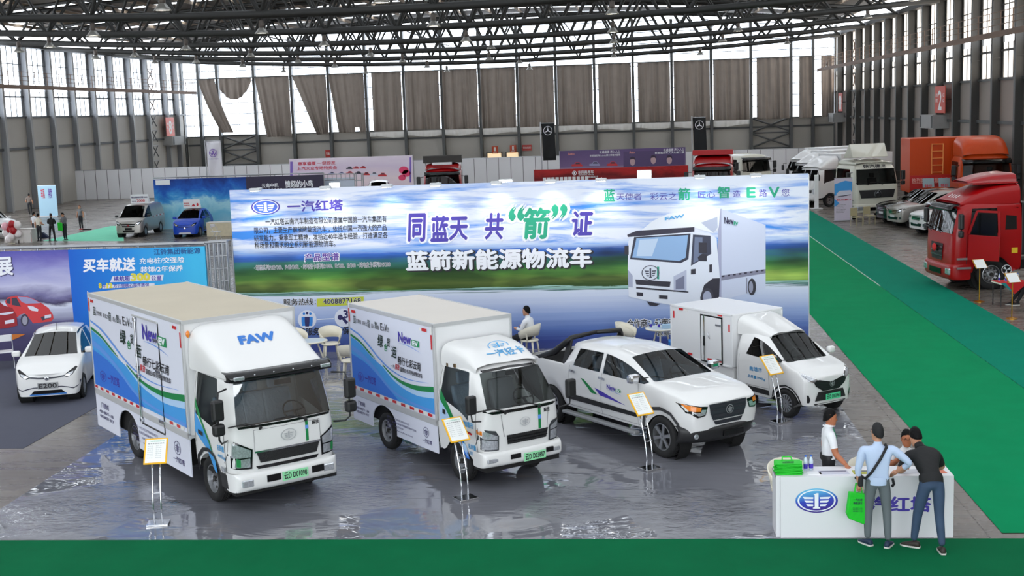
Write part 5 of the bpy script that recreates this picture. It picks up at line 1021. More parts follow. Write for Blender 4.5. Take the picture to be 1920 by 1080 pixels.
for y0, y1 in ((-.715, -.69), (.69, .715)):
    MB().box(-3.6, -1.53, y0, y1, 1.85, 1.905).build('roof_rail', box_w, vn, bevel=.01); MB().box(-3.6, -1.53, y0, y1, .755, .80).build('floor_rail', box_w, vn, bevel=.01)
    for x in (-3.6, -1.57): MB().box(x, x+.04, y0, y1, .76, 1.9).build('corner_post', box_w, vn, bevel=.01)
MB().box(-3.55, -1.56, -.66, .66, .36, .77).build('lower_body', paint_w, vn, bevel=.02)
dr_ = MB().box(-2.53, -1.88, -.722, -.70, .80, 1.77).build('cargo_door', box_w, vn, bevel=.008)
for q in ((-2.56, -2.53, .78, 1.80), (-1.88, -1.85, .78, 1.80), (-2.56, -1.85, 1.77, 1.80), (-2.56, -1.85, .77, .80)): MB().box(q[0], q[1], -.716, -.70, q[2], q[3]).build('door_seal', gloss_blk, dr_)
MB().tube([(-2.42, -.735, .80), (-2.42, -.735, 1.80)], .012, 8).build('lock_bar', chrome, dr_); MB().box(-2.44, -2.40, -.75, -.722, 1.12, 1.34).build('latch', gloss_blk, dr_, bevel=.008); MB().tube([(-2.3, -.735, 1.42), (-2.26, -.745, 1.36), (-2.24, -.735, 1.30)], .01, 6).build('latch', chrome, dr_)
for z in (.86, 1.60): MB().box(-2.05, -1.86, -.74, -.72, z, z+.05).build('hinge', chrome, dr_, bevel=.008)
for x, z, wv in ((-3.5, 1.6, 1), (-3.3, 1.80, 0), (-2.0, 1.82, 0), (-1.66, 1.52, 1), (-3.0, .84, 0), (-2.32, .82, 0), (-2.02, .83, 0)): MB().box(x, x+(.04 if wv else .14), -.729 if -2.5 < x < -1.9 and z < 1 else -.708, -.70, z, z+(.16 if wv else .05)).build('reflector', tape_r, vn)
for x, z in ((-2.16, .825), (-2.2, 1.83), (-3.12, 1.80)): MB().box(x, x+.12, -.728 if z < 1 else -.708, -.70, z, z+.045).build('reflector', tape_w, vn)
fairing(vn, -1.54, -.62, .56, .46, 1.48, 1.58, 1.86, paint_w, [(0, 0), (.03, .0), (.25, .16), (.5, .42), (.75, .72), (.95, .96), (1, 1)], .0)
for s in (-1, 1):
    wheel(vn, 0, s*.60, .285, .18, 'multi', s); wheel(vn, -2.55, s*.60, .285, .18, 'multi', s)
    ax = 'right' if s < 0 else 'left'; decal(bvv, strip([(.40, .30), (.34, .48), (.2, .60), (0, .645), (-.2, .6), (-.34, .48), (-.40, .30)], .035), ax, black_pl, vn, 'arch_trim', .006, .05); decal(bvv, [(-.46, .36), (-1.4, .38), (-1.4, .48), (-.46, .47)], ax, black_pl, vn, 'side_moulding', .012, .1)
    mirror_head(vn, (-.22, s*.80, 1.17), .12, .18, .14, paint_w if s > 0 else chrome)
    for q in ([(-.5, 1.06), (-.44, .5)], [(-1.36, 1.1), (-1.36, .5)], [(-.44, .5), (-1.36, .5)]): decal(bvv, strip(q, .008), ax, M('seam_grey'), vn, 'panel_gap', .003, .1)
    decal(bvv, [(-1.12, .98), (-1.28, .99), (-1.28, 1.03), (-1.12, 1.02)], ax, paint_w, vn, 'door_handle', .02, .05)
decal(bvv, [(-.46, .80), (-.3, .80), (0, .73), (.3, .80), (.46, .80), (.40, .68), (.22, .57), (-.22, .57), (-.40, .68)], 'front', black_pl, vn, 'grille', .014, .05)
for z, a in ((.73, .40), (.68, .36), (.63, .30)): decal(bvv, strip([(-a, z+.03), (-a*.5, z-.02), (0, z-.04), (a*.5, z-.02), (a, z+.03)], .018), 'front', M('grille_slat', (52, 52, 56), .3, .4), vn, 'grille_slat', .028, .06)
decal(bvv, [(-.34, .56), (.34, .56), (.42, .38), (-.42, .38)], 'front', M('honeycomb_grille'), vn, 'lower_grille', .012, .06); plate(vn, '云D D03961', hit(bvv, 'front', -.16, .38, .03), (0, 1, 0), (0, 0, 1), .40, .12, M('green_plate_bright', (90, 220, 160), .4))
emblem(vn, hit(bvv, 'front', 0, .70, .04), (0, 1, 0), (0, 0, 1), .13, .12, silver_b, None, silver_b, .004, 'badge')
lampset(bvv, vn, [(.34, .80), (.40, .74), (.56, .80), (.68, .95), (.62, .96), (.46, .88)], inner=[([(.37, .80), (.42, .77), (.55, .83), (.64, .93), (.47, .86)], lamp_m)], bez=chrome)
for s in (-1, 1): decal(bvv, [(s*.52, .42), (s*.56, .52), (s*.59, .52), (s*.58, .36), (s*.54, .36)], 'front', gloss_blk, vn, 'fog_slot', .01, .04)
decal(bvv, [(-.45, .33), (.45, .33), (.40, .29), (-.40, .29)], 'front', black_pl, vn, 'bumper_lip', .012, .06)
for s, a, b2, z, h in (('曲靖市', -1.02, -.66, .80, .10), ('总质量1990kg', -1.08, -.56, .64, .075)): txt(s, hand_blue, vn, (a, -1.2, z), (1, 0, 0), (0, 0, 1), b2-a, h, .02, wrap=lambda p: hit(bvv, 'right', p.x, p.z, .006))
interior(vn, (-1.05,), .55, .5, M('dark_seat', (50, 52, 60), .7), -.16, 1.04, .9)
for y in (-.25, .2): MB().tube([(-.02, y, 1.08), (-.12, y-.2, 1.13), (-.14, y-.42, 1.135)], .009, 6).build('wiper', black_pl, vn)
# ---------------- hatchbacks and SUVs
def hatch(name, label, cat, x, y, th, sc, paint, roofm=None, grp=None, glassm=None, h=1.0, suv=False, detail=True):
    t = thing(name, label, cat, (x, y, 0), th, grp); hh = h
    if not suv: d = dict(xF=.62, xR=-2.95, w=.74, zs=.22, zb=.98*hh, Ra=.34, zc=.27, x2=-2.32, xc=-.16, zcw=1.0*hh, xrf=-.98, zr=1.42*hh, tw=.50, hn=.74*hh, xA=-.55, xB=-1.35, xC=-2.1, zr2=1.50*hh, nw=.80, zn0=.2, rg=14,
         tail=[(-2.02, 1.47*hh, .48, 1.0*hh, -2.06), (-2.14, 1.46*hh, .48, 1.0*hh, -2.16), (-2.3, 1.44*hh, .47, 1.02*hh, -2.3), (-2.45, 1.42*hh, .47, 1.02*hh, -2.5), (-2.55, 1.4*hh, .46, 1.02*hh, -2.62), (-2.86, 1.02*hh, .5, .98*hh, -2.78), (-2.92, .9*hh, .55, .86*hh, -2.86), (-2.95, .8*hh, .6, .76*hh, -2.9), (-2.95, .66*hh, .6, .64*hh, -2.93)])
    else: d = dict(xF=.86, xR=-3.75, w=.88, zs=.34, zb=1.12, Ra=.43, zc=.36, x2=-2.75, xc=-.42, zcw=1.14, xrf=-1.25, zr=1.66, tw=.60, hn=.98, xA=-.85, xB=-1.75, xC=-2.62, zr2=1.73, nw=.80, zn0=.3, rg=15,
         tail=[(-2.55, 1.72, .60, 1.14, -2.58), (-2.68, 1.71, .60, 1.14, -2.7), (-2.8, 1.70, .59, 1.15, -2.82), (-3.0, 1.69, .58, 1.15, -3.0), (-3.2, 1.67, .57, 1.15, -3.2), (-3.4, 1.65, .56, 1.15, -3.45), (-3.66, 1.15, .6, 1.08, -3.6), (-3.72, 1.0, .66, .98, -3.68), (-3.75, .8, .7, .78, -3.72)], win={6: 'side_window*', 7: 'side_window*', 9: 'side_window*', 11: 'side_window*', 12: 'side_window*', 13: 'side_window*'})
    g = glassm or glass_d; bv, pr = car_shell(t, d, {'body': paint, 'windscreen': g, 'side_window': g, 'rear_window': g}); w = d['w']; r = d['Ra']-.055
    for s in (-1, 1):
        ax = 'right' if s < 0 else 'left'
        wheel(t, 0, s*(w-.11), r, .2, 'alloy' if suv else 'multi', s); wheel(t, d['x2'], s*(w-.11), r, .2, 'alloy' if suv else 'multi', s)
        mirror_head(t, (d['xc']-.28, s*(w+.08), d['zb']+.06), .12, .2, .14, paint); MB().box(d['xc']-.31, d['xc']-.25, min(s*(w-.06), s*(w+.02)), max(s*(w-.06), s*(w+.02)), d['zb'], d['zb']+.05).build('mirror_arm', black_pl, t)
        for q in ([(d['xc']-.3, d['zb']-.02), (d['xc']-.34, d['zs']+.1)], [(d['xB'], d['zb']), (d['xB'], d['zs']+.1)], [(d['xC'], d['zb']), (d['xC']+.1, d['zs']+.3)]): decal(bv, strip(q, .008), ax, M('seam_grey') if paint is paint_w else black_pl, t, 'panel_gap', .003, .12)
        for xx in (d['xB']+.12, d['xC']+.12): decal(bv, [(xx, d['zb']-.1), (xx+.16, d['zb']-.1), (xx+.16, d['zb']-.06), (xx, d['zb']-.06)], ax, paint if not suv else chrome, t, 'door_handle', .02, .05)
    interior(t, (d['xB']+.25, d['xB']-.65), d['zs']+.25, w*.72, dark_int, d['xc']-.05, d['zcw']-.02, .92)
    return t, bv, d
# the small white hatchback with the E200 plate
FE = Frame(-13.469, 27.56, rad(-74)); e2, bve, d = hatch('hatchback', 'small white electric hatchback with a grey E200 plate', 'car', FE.o.x, FE.o.y, FE.th, 1, paint_w, glassm=glass('dark_glass', (.16, .18, .18)))
lampset(bve, e2, [(.36, .64), (.44, .60), (.56, .66), (.66, .80), (.62, .82), (.46, .72)], inner=[([(.40, .65), (.46, .62), (.56, .68), (.58, .73), (.47, .70)], lamp_m)])
decal(bve, strip([(-.38, .645), (-.2, .615), (0, .61), (.2, .615), (.38, .645)], .035), 'front', M('dark_chrome', (90, 92, 98), .2, .9), e2, 'grille_bar', .012, .05); o_ = hit(bve, 'front', 0, .61, .025); MB().lathe([(.055, 0), (.05, .012), (.02, .014)], o_, 'x', 16).build('badge', chrome, e2)
for s in (-1, 1): decal(bve, strip([(s*.70, .50), (s*.69, .40), (s*.56, .34), (s*.44, .375), (s*.30, .40), (s*.2, .40)], .022), 'front', M('indigo_black', (26, 26, 54), .3), e2, 'bumper_line', .012, .04)
decal(bve, [(-.30, .33), (.30, .33), (.38, .25), (-.38, .25)], 'front', gloss_blk, e2, 'lower_grille', .01, .05); decal(bve, strip([(-.40, .235), (.40, .235)], .03), 'front', M('blue_lip', (40, 110, 190), .3), e2, 'bumper_lip', .014, .05)
pl_ = plate(e2, 'E200', hit(bve, 'front', -.21, .37, .03), (0, 1, 0), (0, 0, 1), .44, .14, M('grey_show_plate', (140, 142, 144), .4)); MB().tube([(-1.05, .02, 1.44), (-1.16, .02, 1.62)], .006, 6).build('antenna', black_pl, e2)
decal(bve, strip([(-1.0, .495), (-1.5, .52), (-2.0, .51), (-2.4, .48)], .03), 'top', gloss_blk, e2, 'roof_strip', .006, .08); decal(bve, strip([(-1.0, -.495), (-1.5, -.52), (-2.0, -.51), (-2.4, -.48)], .03), 'top', gloss_blk, e2, 'roof_strip', .006, .08)
e2.location.z = .009
# ------------------------------------------------------------------ VEHICLES FURTHER BACK
silver_p = M('champagne_paint', (168, 164, 158), .3, .5, coat=.5); blue_p = M('vivid_blue_paint', (0, 66, 184), .3, coat=.15, spec=.35); black_p = M('black_paint', (16, 16, 18), .15, coat=.7); red_p = M('red_paint', (158, 4, 10), .3, coat=.2, spec=.35); orange_p = M('orange_paint', (196, 66, 8), .4, coat=.1, spec=.3); ivory_p = M('ivory_paint', (206, 204, 190), .3, coat=.5)
def suv(label, px, th, paint, name='suv', cat='car'):
    p = atz(*px); o = p - V((cos(th), sin(th), 0))*.9
    t, bv, d = hatch(name, label, cat, o.x, o.y, th, 1, paint, suv=True)
    lampset(bv, t, [(.44, .88), (.50, .76), (.70, .80), (.84, .98), (.66, .96)], inner=[([(.48, .86), (.53, .79), (.68, .83), (.78, .93), (.62, .92)], lamp_m)])
    decal(bv, [(-.40, .88), (.40, .88), (.34, .70), (-.34, .70)], 'front', gloss_blk, t, 'grille', .012, .06)
    for z in (.83, .75): decal(bv, strip([(-.38, z), (.38, z)], .03), 'front', chrome, t, 'grille_bar', .022, .08)
    decal(bv, [(-.5, .56), (.5, .56), (.44, .42), (-.44, .42)], 'front', gloss_blk, t, 'lower_grille', .012, .07); decal(bv, [(-.22, .64), (.22, .64), (.22, .53), (-.22, .53)], 'front', plate_w, t, 'number_plate', .03, .08)
    for s in (-1, 1): decal(bv, [(s*.60, .56), (s*.74, .58), (s*.74, .46), (s*.60, .44)], 'front', M('dark_chrome'), t, 'fog_lamp', .014, .05)
    return t
suv('black sport utility car in front of the white lorry', (1650, 420), rad(-164), black_p); suv('silver sport utility car between the black and the white ones', (1671, 427), rad(-164), silver_p); suv('white sport utility car half hidden by the red tractor', (1714, 441), rad(-164), paint_w)
bc, bvb, d = hatch('hatchback', 'vivid blue two-tone small hatchback with black roof in the back booth', 'car', atz(347, 446).x, atz(347, 446).y+.5, rad(-86), 1, blue_p)
lampset(bvb, bc, [(.34, .70), (.44, .62), (.58, .70), (.66, .84), (.50, .78)], inner=[([(.40, .70), (.46, .66), (.56, .72), (.58, .77), (.48, .74)], lamp_m)]); decal(bvb, strip([(-.34, .60), (0, .575), (.34, .60)], .02), 'front', gloss_blk, bc, 'hood_line', .01, .06); MB().lathe([(.06, 0), (.05, .012), (.02, .014)], hit(bvb, 'front', 0, .52, .02), 'x', 14).build('badge', chrome, bc)
decal(bvb, [(-.95, -.46), (-2.5, -.44), (-2.5, .44), (-.95, .46)], 'top', gloss_blk, bc, 'roof_panel', .006, .14); decal(bvb, [(-.3, .30), (.3, .30), (.36, .22), (-.36, .22)], 'front', plate_w, bc, 'lower_grille', .012, .06)
for ax in ('left', 'right'): decal(bvb, [(-.7, .95), (-2.2, .96), (-2.0, .3), (-.6, .3)], ax, black_p, bc, 'door_panel', .006, .14)
def minivan(label, x, y, th, paint, grp=None):
    t = thing('minivan', label, 'van', (x, y, 0), th); h = 1.0
    d = dict(xF=.62, xR=-3.5, w=.82, zs=.28, zb=1.06, Ra=.36, zc=.30, x2=-2.55, xc=.04, zcw=1.08, xrf=-.72, zr=1.72, tw=.60, hn=.88, xA=-.45, xB=-1.15, xC=-2.1, zr2=1.80, nw=.80, zn0=.26, rg=16,
             tail=[(-2.0, 1.80, .61, 1.08, -2.06), (-2.2, 1.80, .61, 1.08, -2.16), (-2.5, 1.79, .61, 1.08, -2.4), (-2.8, 1.79, .60, 1.08, -2.7), (-3.0, 1.78, .60, 1.08, -2.95), (-3.2, 1.77, .6, 1.08, -3.2), (-3.4, 1.72, .58, 1.08, -3.4), (-3.48, 1.1, .62, 1.0, -3.46), (-3.5, .8, .68, .76, -3.5)], win={6: 'side_window*', 7: 'side_window*'})
    bv, _ = car_shell(t, d, {'body': paint, 'windscreen': glass_d, 'side_window': glass_d, 'rear_window': glass_d})
    for s in (-1, 1):
        wheel(t, 0, s*.7, .305, .19, 'multi', s); wheel(t, -2.55, s*.7, .305, .19, 'multi', s); mirror_head(t, (-.2, s*.92, 1.16), .12, .18, .14, black_pl)
        ax = 'left' if s > 0 else 'right'
        for k in range(7): decal(bv, [(-1.25-.3*k, 1.0), (-1.42-.3*k, 1.0), (-1.42-.3*k, 1.06), (-1.25-.3*k, 1.06)], ax, tape_r if k % 2 == 0 else tape_w, t, 'reflector', .008, .08)
        for x in (-1.2, -2.1): decal(bv, strip([(x, 1.65), (x, .45)], .01), ax, black_pl, t, 'panel_gap', .004, .12)
    lampset(bv, t, [(.40, .80), (.50, .70), (.66, .74), (.78, .96), (.60, .90)], inner=[([(.45, .80), (.52, .74), (.63, .78), (.70, .90), (.58, .86)], lamp_m)])
    decal(bv, [(-.40, .78), (.40, .78), (.34, .60), (-.34, .60)], 'front', gloss_blk, t, 'grille', .012, .06); decal(bv, strip([(-.38, .69), (.38, .69)], .04), 'front', chrome, t, 'grille_bar', .02, .08); decal(bv, [(-.05, .73), (.05, .73), (.05, .65), (-.05, .65)], 'front', M('red_badge', (150, 20, 30), .4), t, 'badge', .03, .04)
    decal(bv, [(-.35, .42), (.35, .42), (.30, .30), (-.30, .30)], 'front', gloss_blk, t, 'lower_grille', .012, .06); decal(bv, [(-.2, .56), (.2, .56), (.2, .43), (-.2, .43)], 'front', gloss_blk, t, 'number_plate', .02, .06)
    interior(t, (-.95,), .55, .58, dark_int, -.06, 1.05, .95); return t
p = atz(238, 446); minivan('champagne silver cargo minivan with a white sign on its roof', p.x+.1, p.y+.6, rad(-88), silver_p)
def roof_sign(lab, px, Y, w, h, lines, z):
    p = aty(*px, Y); t = thing('roof_sign', lab, 'sign', (p.x, Y, z)); MB().prism([(-w/2, -.02, 0), (-w/2, .25, 0), (-w/2, .0, h)], (w, 0, 0)).build('stand_card', M('white_card', (236, 238, 240), .5), t)
    for s, m_, a, b, z, hh in lines: txt(s, m_, t, (-w/2+w*a, -.03, h*z), (1, 0, 0), (0, 0, 1), w*(b-a), h*hh, .02)
    return t
roof_sign('white price sign reading 2000 standing on the silver minivan', (263, 393), p.y+1.75, 1.05, .52, [('每台最高优惠2000', M('purple_ink'), .05, .95, .58, .2), ('2000', M('red_print'), .35, .8, .14, .3), ('综合补贴', M('purple_ink'), .08, .3, .16, .14)], 1.80)
roof_sign('white card with a red car picture on the blue hatchback', (360, 397), atz(347, 446).y+1.9, .95, .5, [('新能源', M('red_print'), .05, .35, .5, .12), ('车展特惠', M('red_print'), .05, .4, .25, .12), ('▲', M('red_print'), .5, .75, .2, .3), ('●', M('red_print'), .82, .93, .2, .35)], 1.5)
# ---------------- heavy lorries
def heavy(name, label, cat, o, th, paint, w=1.2, zr=3.05, grille=None, deflect=True, visor=True, left_open=False, low=True):
    t = thing(name, label, cat, (o[0], o[1], 0), th)
    bv, _ = cab_shell(t, w, [.62, .92, 1.45, 1.86, 2.66, zr], [1.34, 1.36, 1.36, 1.32, 1.14, .86], -.95, .66, .52, {'body': paint, 'windscreen': glass_d, 'side_window': glass_d}, win_x=(-.25, .78), win_dip=.12, wl=[w*.97, w*.99, w, w, w*.95, w*.86])
    for s in (-1, 1):
        wheel(t, 0, s*(w-.20), .5, .3, 'heavy', s); ax = 'right' if s < 0 else 'left'
        ar = mirror_arm(t, [(1.0, s*(w-.04), 2.5), (1.15, s*(w+.22), 2.48), (1.15, s*(w+.24), 1.9), (1.0, s*(w-.02), 1.85)], .022); mirror_head(ar, (1.16, s*(w+.26), 2.28), .14, .24, .5); mirror_head(ar, (1.16, s*(w+.26), 1.88), .14, .22, .22)
        for q in ([(-.22, 2.6), (-.22, .98)], [(.86, 1.82), (.86, .7)]): decal(bv, strip(q, .015), ax, black_pl, t, 'panel_gap', .005, .15)
        for z in (.72, 1.02): MB().box(.72, 1.18, min(s*(w-.02), s*(w+.05)), max(s*(w-.02), s*(w+.05)), z, z+.06).build('step', M('step_plate', (150, 150, 152), .4, .6), t)
        decal(bv, strip([(-.72, .60), (-.6, .95), (-.3, 1.14), (0, 1.18), (.3, 1.14), (.6, .95), (.72, .6)], .12), ax, paint, t, 'arch_trim', .03, .08); MB().lathe([(.68, -.2), (.68, .2), (.05, .2 if s < 0 else -.2)], (0, s*(w-.3), .52), 'y', 20).build('wheel_well', under, t)
    rows_ = [[(1.42-.06*(y/w)**2-dd, y, z) for y in (-w*1.01, -w*.98, -w*.8, -w*.4, 0, w*.4, w*.8, w*.98, w*1.01)] for z, dd in ((.36, .08), (.42, 0), (.78, 0), (.86, .04), (.87, .14))]
    for r in rows_: r[0] = (.72, r[0][1], r[0][2]); r[-1] = (.72, r[-1][1], r[-1][2])
    bo = MB().grid(rows_).build('bumper', paint, t, sub=2)
    for s in (-1, 1): MB().box(1.28, 1.40, s*w*.76-.17, s*w*.76+.17, .52, .74).build('headlamp', lamp_m, bo, bevel=.04)
    MB().box(1.36, 1.43, -w*.4, w*.4, .50, .68).build('air_slot', gloss_blk, bo)
    MB().box(-7.0 if low else -1.2, .9, -.42, .42, .55, .85).build('chassis', under, t); MB().box(-.9, 1.1, -w*.85, w*.85, .6, .9).build('cab_floor', under, t)
    seat(t, -.1, -.55, 1.3, dark_int, 1.1, .5); seat(t, -.1, .55, 1.3, dark_int, 1.1, .5); MB().prism([(.85, -w*.85, 1.7), (1.24, -w*.85, 1.76), (1.24, -w*.85, 1.2), (1.0, -w*.85, 1.2)], (0, w*1.7, 0)).build('dashboard', dark_int, t, bevel=.05)
    if visor: MB().grid([[(x, y, z) for y in (-w*.9, -w*.5, 0, w*.5, w*.9)] for x, z in ((1.06, 2.78), (1.28, 2.72), (1.34, 2.58))]).build('sun_visor', gloss_blk, t, smooth=True, solid=.03)
    for y in (-.5, .3): MB().tube([(1.37, y, 1.84), (1.33, y-.3, 1.96), (1.32, y-.7, 1.97)], .016, 6).build('wiper', black_pl, t)
    return t, bv, w
# red tractor at the right edge
th = rad(188.4); lx = V((-sin(th), cos(th), 0)); o = atz(1858, 543) - lx*1.12
rt, bvr, w = heavy('tractor_truck', 'glossy red tractor lorry with open cab door at the right edge', 'truck', o, th, red_p, zr=2.95)
bz = fairing(rt, -.92, 1.02, 1.12, 1.0, 2.78, 2.86, 3.42, red_p, [(0, 0), (.05, .0), (.35, .1), (.6, .3), (.8, .6), (.95, .93), (1, 1)], .0)
MB().prism([(-.9, -.95, 3.42), (.5, -.75, 3.40), (.5, .75, 3.40), (-.9, .95, 3.42)], (0, 0, .05)).build('deflector_base', red_p, rt); fairing(rt, -.85, .62, .95, .6, 3.44, 3.5, 3.74, red_p, [(0, 0), (.05, 0), (.4, .12), (.75, .5), (1, 1)], .0)
for k in range(4): txt('重'if 0 else '▮', M('white_print'), rt, (.86, -.4+.2*k, 4), (0, 1, 0), (-1, 0, 0), .08, .16, 0, wrap=lambda p: hit(bz, 'top', p.x, p.y, .01))
decal(bvr, [(-.5, 1.5), (.5, 1.5), (.42, .95), (-.42, .95)], 'front', M('honeycomb_grille'), rt, 'grille', .02, .1)
for z in (1.1, 1.24, 1.38): decal(bvr, strip([(-.46, z), (.46, z)], .05), 'front', M('dark_chrome'), rt, 'grille_bar', .035, .1)
MB().ell((1.45, .0, 1.34), (.06, .14, .13), 12, 8).build('silk_rosette', M('red_silk', (200, 20, 26), .6), rt)
# the open driver's door, the dark doorway behind it, sleeper window, rear panel
dg_ = bpy.data.objects.new('door', None); COL.objects.link(dg_); dg_.parent = rt; dg_.location = (.84, 1.2, 0); dg_.rotation_euler = (0, 0, rad(-38))
fr_ = [(-.02, 1.02), (-1.0, 1.0), (-1.02, 1.9), (-.98, 2.6), (-.30, 2.62), (-.05, 1.92)]; win = [(-.12, 1.86), (-.92, 1.84), (-.92, 2.5), (-.36, 2.52)]
MB().prism([(x, 0, z) for x, z in [(-.02, 1.02), (-1.0, 1.0), (-1.02, 1.8), (-.05, 1.84)]], (0, .05, 0)).build('door_panel', red_p, dg_, bevel=.01)
for a, b in (((-1.0, 1.8), (-.97, 2.6)), ((-.97, 2.58), (-.30, 2.6)), ((-.3, 2.6), (-.05, 1.86))): MB().beam((a[0], .02, a[1]), (b[0], .02, b[1]), .07, .05, (0, 1, 0)).build('window_frame', red_p, dg_)
MB().poly([(x, .03, z) for x, z in win]).build('door_glass', glass_d, dg_)
decal(bvr, [(-.16, 1.05), (.78, 1.05), (.80, 1.9), (.60, 2.5), (-.12, 2.52)], 'left', M('dark_doorway', (12, 12, 13), .8), rt, 'door_opening', .012, .14); decal(bvr, [(-.18, 1.7), (-.93, 1.7), (-.93, 2.72), (-.14, 2.72)], 'left', red_p, rt, 'rear_side_panel', .010, .14); decal(bvr, [(-.40, 1.95), (-.78, 1.95), (-.78, 2.38), (-.44, 2.42)], 'left', gloss_blk, rt, 'sleeper_window', .016, .1); decal(bvr, [(-.62, 1.18), (-.82, 1.18), (-.82, 1.36), (-.62, 1.36)], 'left', M('yellow_sticker', (224, 190, 40), .5), rt, 'sticker', .016, .08)
MB().box(-1.3, -.98, .4, 1.12, 1.1, 2.8).build('side_deflector', black_pl, rt, bevel=.03); MB().box(-1.3, -.98, -1.12, -.4, 1.1, 2.8).build('side_deflector', black_pl, rt, bevel=.03)
for s in (-1, 1): wheel(rt, -3.6, s*.95, .5, .3, 'heavy', s); wheel(rt, -4.95, s*.95, .5, .3, 'heavy', s)
MB().cyl((-1.8, .95, .75), (-2.9, .95, .75), .3, n=18).build('fuel_tank', M('tank_alu', (150, 152, 156), .35, .8), rt, smooth=False)
# white lorry facing us
th = rad(-74); p = atz(1646, 398, .4); o = p - V((cos(th), sin(th), 0))*1.42
wt, bvw, w = heavy('tractor_truck', 'ivory white heavy lorry with a wide black grille facing the aisle', 'truck', o, th, ivory_p, w=1.28, zr=3.0, low=False, visor=False)
fairing(wt, -.9, 1.0, 1.1, 1.05, 2.9, 2.98, 3.12, ivory_p, [(0, 0), (.1, 0), (.5, .2), (.9, .8), (1, 1)], 0); MB().prism([(-.6, -1.0, 3.2), (.1, -1.0, 3.95), (.16, -1.0, 3.95), (.55, -1.0, 3.25)], (0, 2.0, 0)).build('roof_deflector', ivory_p, wt, bevel=.03)
txt('陕汽德龙', ink, wt, (1.5, -.62, 2.72), (0, 1, 0), (0, 0, 1), 1.24, .17, .03, wrap=lambda p: hit(bvw, 'front', p.y, p.z, .03))
decal(bvw, [(-1.02, 1.58), (1.02, 1.58), (.9, 1.16), (-.9, 1.16)], 'front', M('honeycomb_grille'), wt, 'grille', .03, .1); e_ = hit(bvw, 'front', 0, 1.36, .05)
MB().lathe([(.20, 0), (.20, .02), (.17, .02), (.17, 0)], e_, 'x', 24).build('badge_ring', chrome, wt); MB().prism([e_+V((.005, -.15, -.02)), e_+V((.005, .0, .14)), e_+V((.005, .15, -.02)), e_+V((.005, 0, .05))], (.015, 0, 0)).build('badge', chrome, wt)
# orange lorry cab and container behind the red tractor
th = rad(-92); o = V((aty(1838, 380, 68.4).x, 68.4, 0))
ot, bvo, w = heavy('tractor_truck', 'orange high-roof lorry cab with a wide black screen behind the red tractor', 'truck', o, th, orange_p, w=1.36, zr=3.1, low=False); ot.scale = (1, 1, 1.08)
fairing(ot, -.9, 1.06, 1.24, 1.14, 2.92, 3.02, 3.85, orange_p, [(0, 0), (.08, 0), (.45, .05), (.75, .22), (.92, .6), (1, 1)], 0)
CY = 71.0; qa = aty(1706, 300, CY); qb = aty(1868, 300, CY); cw_ = qb.x-qa.x; zt_ = aty(1780, 258, CY).z
sb = thing('cargo_container', 'orange cargo container with a ladder behind the row of cars', 'container', (qa.x, CY, 0))
MB().box(0, cw_, 0, 2.4, 1.1, zt_).build('container_body', orange_p, sb, bevel=.02); rb_ = M('rung_orange', (236, 150, 80), .4, .3); lx_ = aty(1757, 300, CY).x-qa.x
for k in range(12): x = aty(1782, 300, CY).x-qa.x+.05+k*.24; MB().box(x, x+.12, -.04, .01, 1.3, zt_-.1).build('corrugation', orange_p, sb) if x < cw_-.1 else None
for s in (-.3, .3): rod('ladder_rail', (lx_+s, -.08, 2.1), (lx_+s, -.08, zt_-.3), .03, rb_, sb)
for k in range(5): rod('ladder_rung', (lx_-.3, -.08, 2.2+.38*k), (lx_+.3, -.08, 2.2+.38*k), .025, rb_, sb)
for x in (.3, cw_-.3):
    for y in (.4, 2.0): MB().box(x-.15, x+.15, y-.15, y+.15, 0, 1.1).build('support_leg', under, sb)
bn = MB().box(0, 2.6, -.09, -.06, 1.25, 2.05).build('banner', M('red_banner', (196, 30, 30), .6), None, loc=(qa.x, CY, 0)); tag(bn, 'long red slogan banner hung low on the orange container', 'banner'); txt('热烈祝贺车展隆重开幕', M('pale_red', (236, 170, 160), .6), bn, (.1, -.1, 1.6), (1, 0, 0), (0, 0, 1), 2.4, .3, .02)
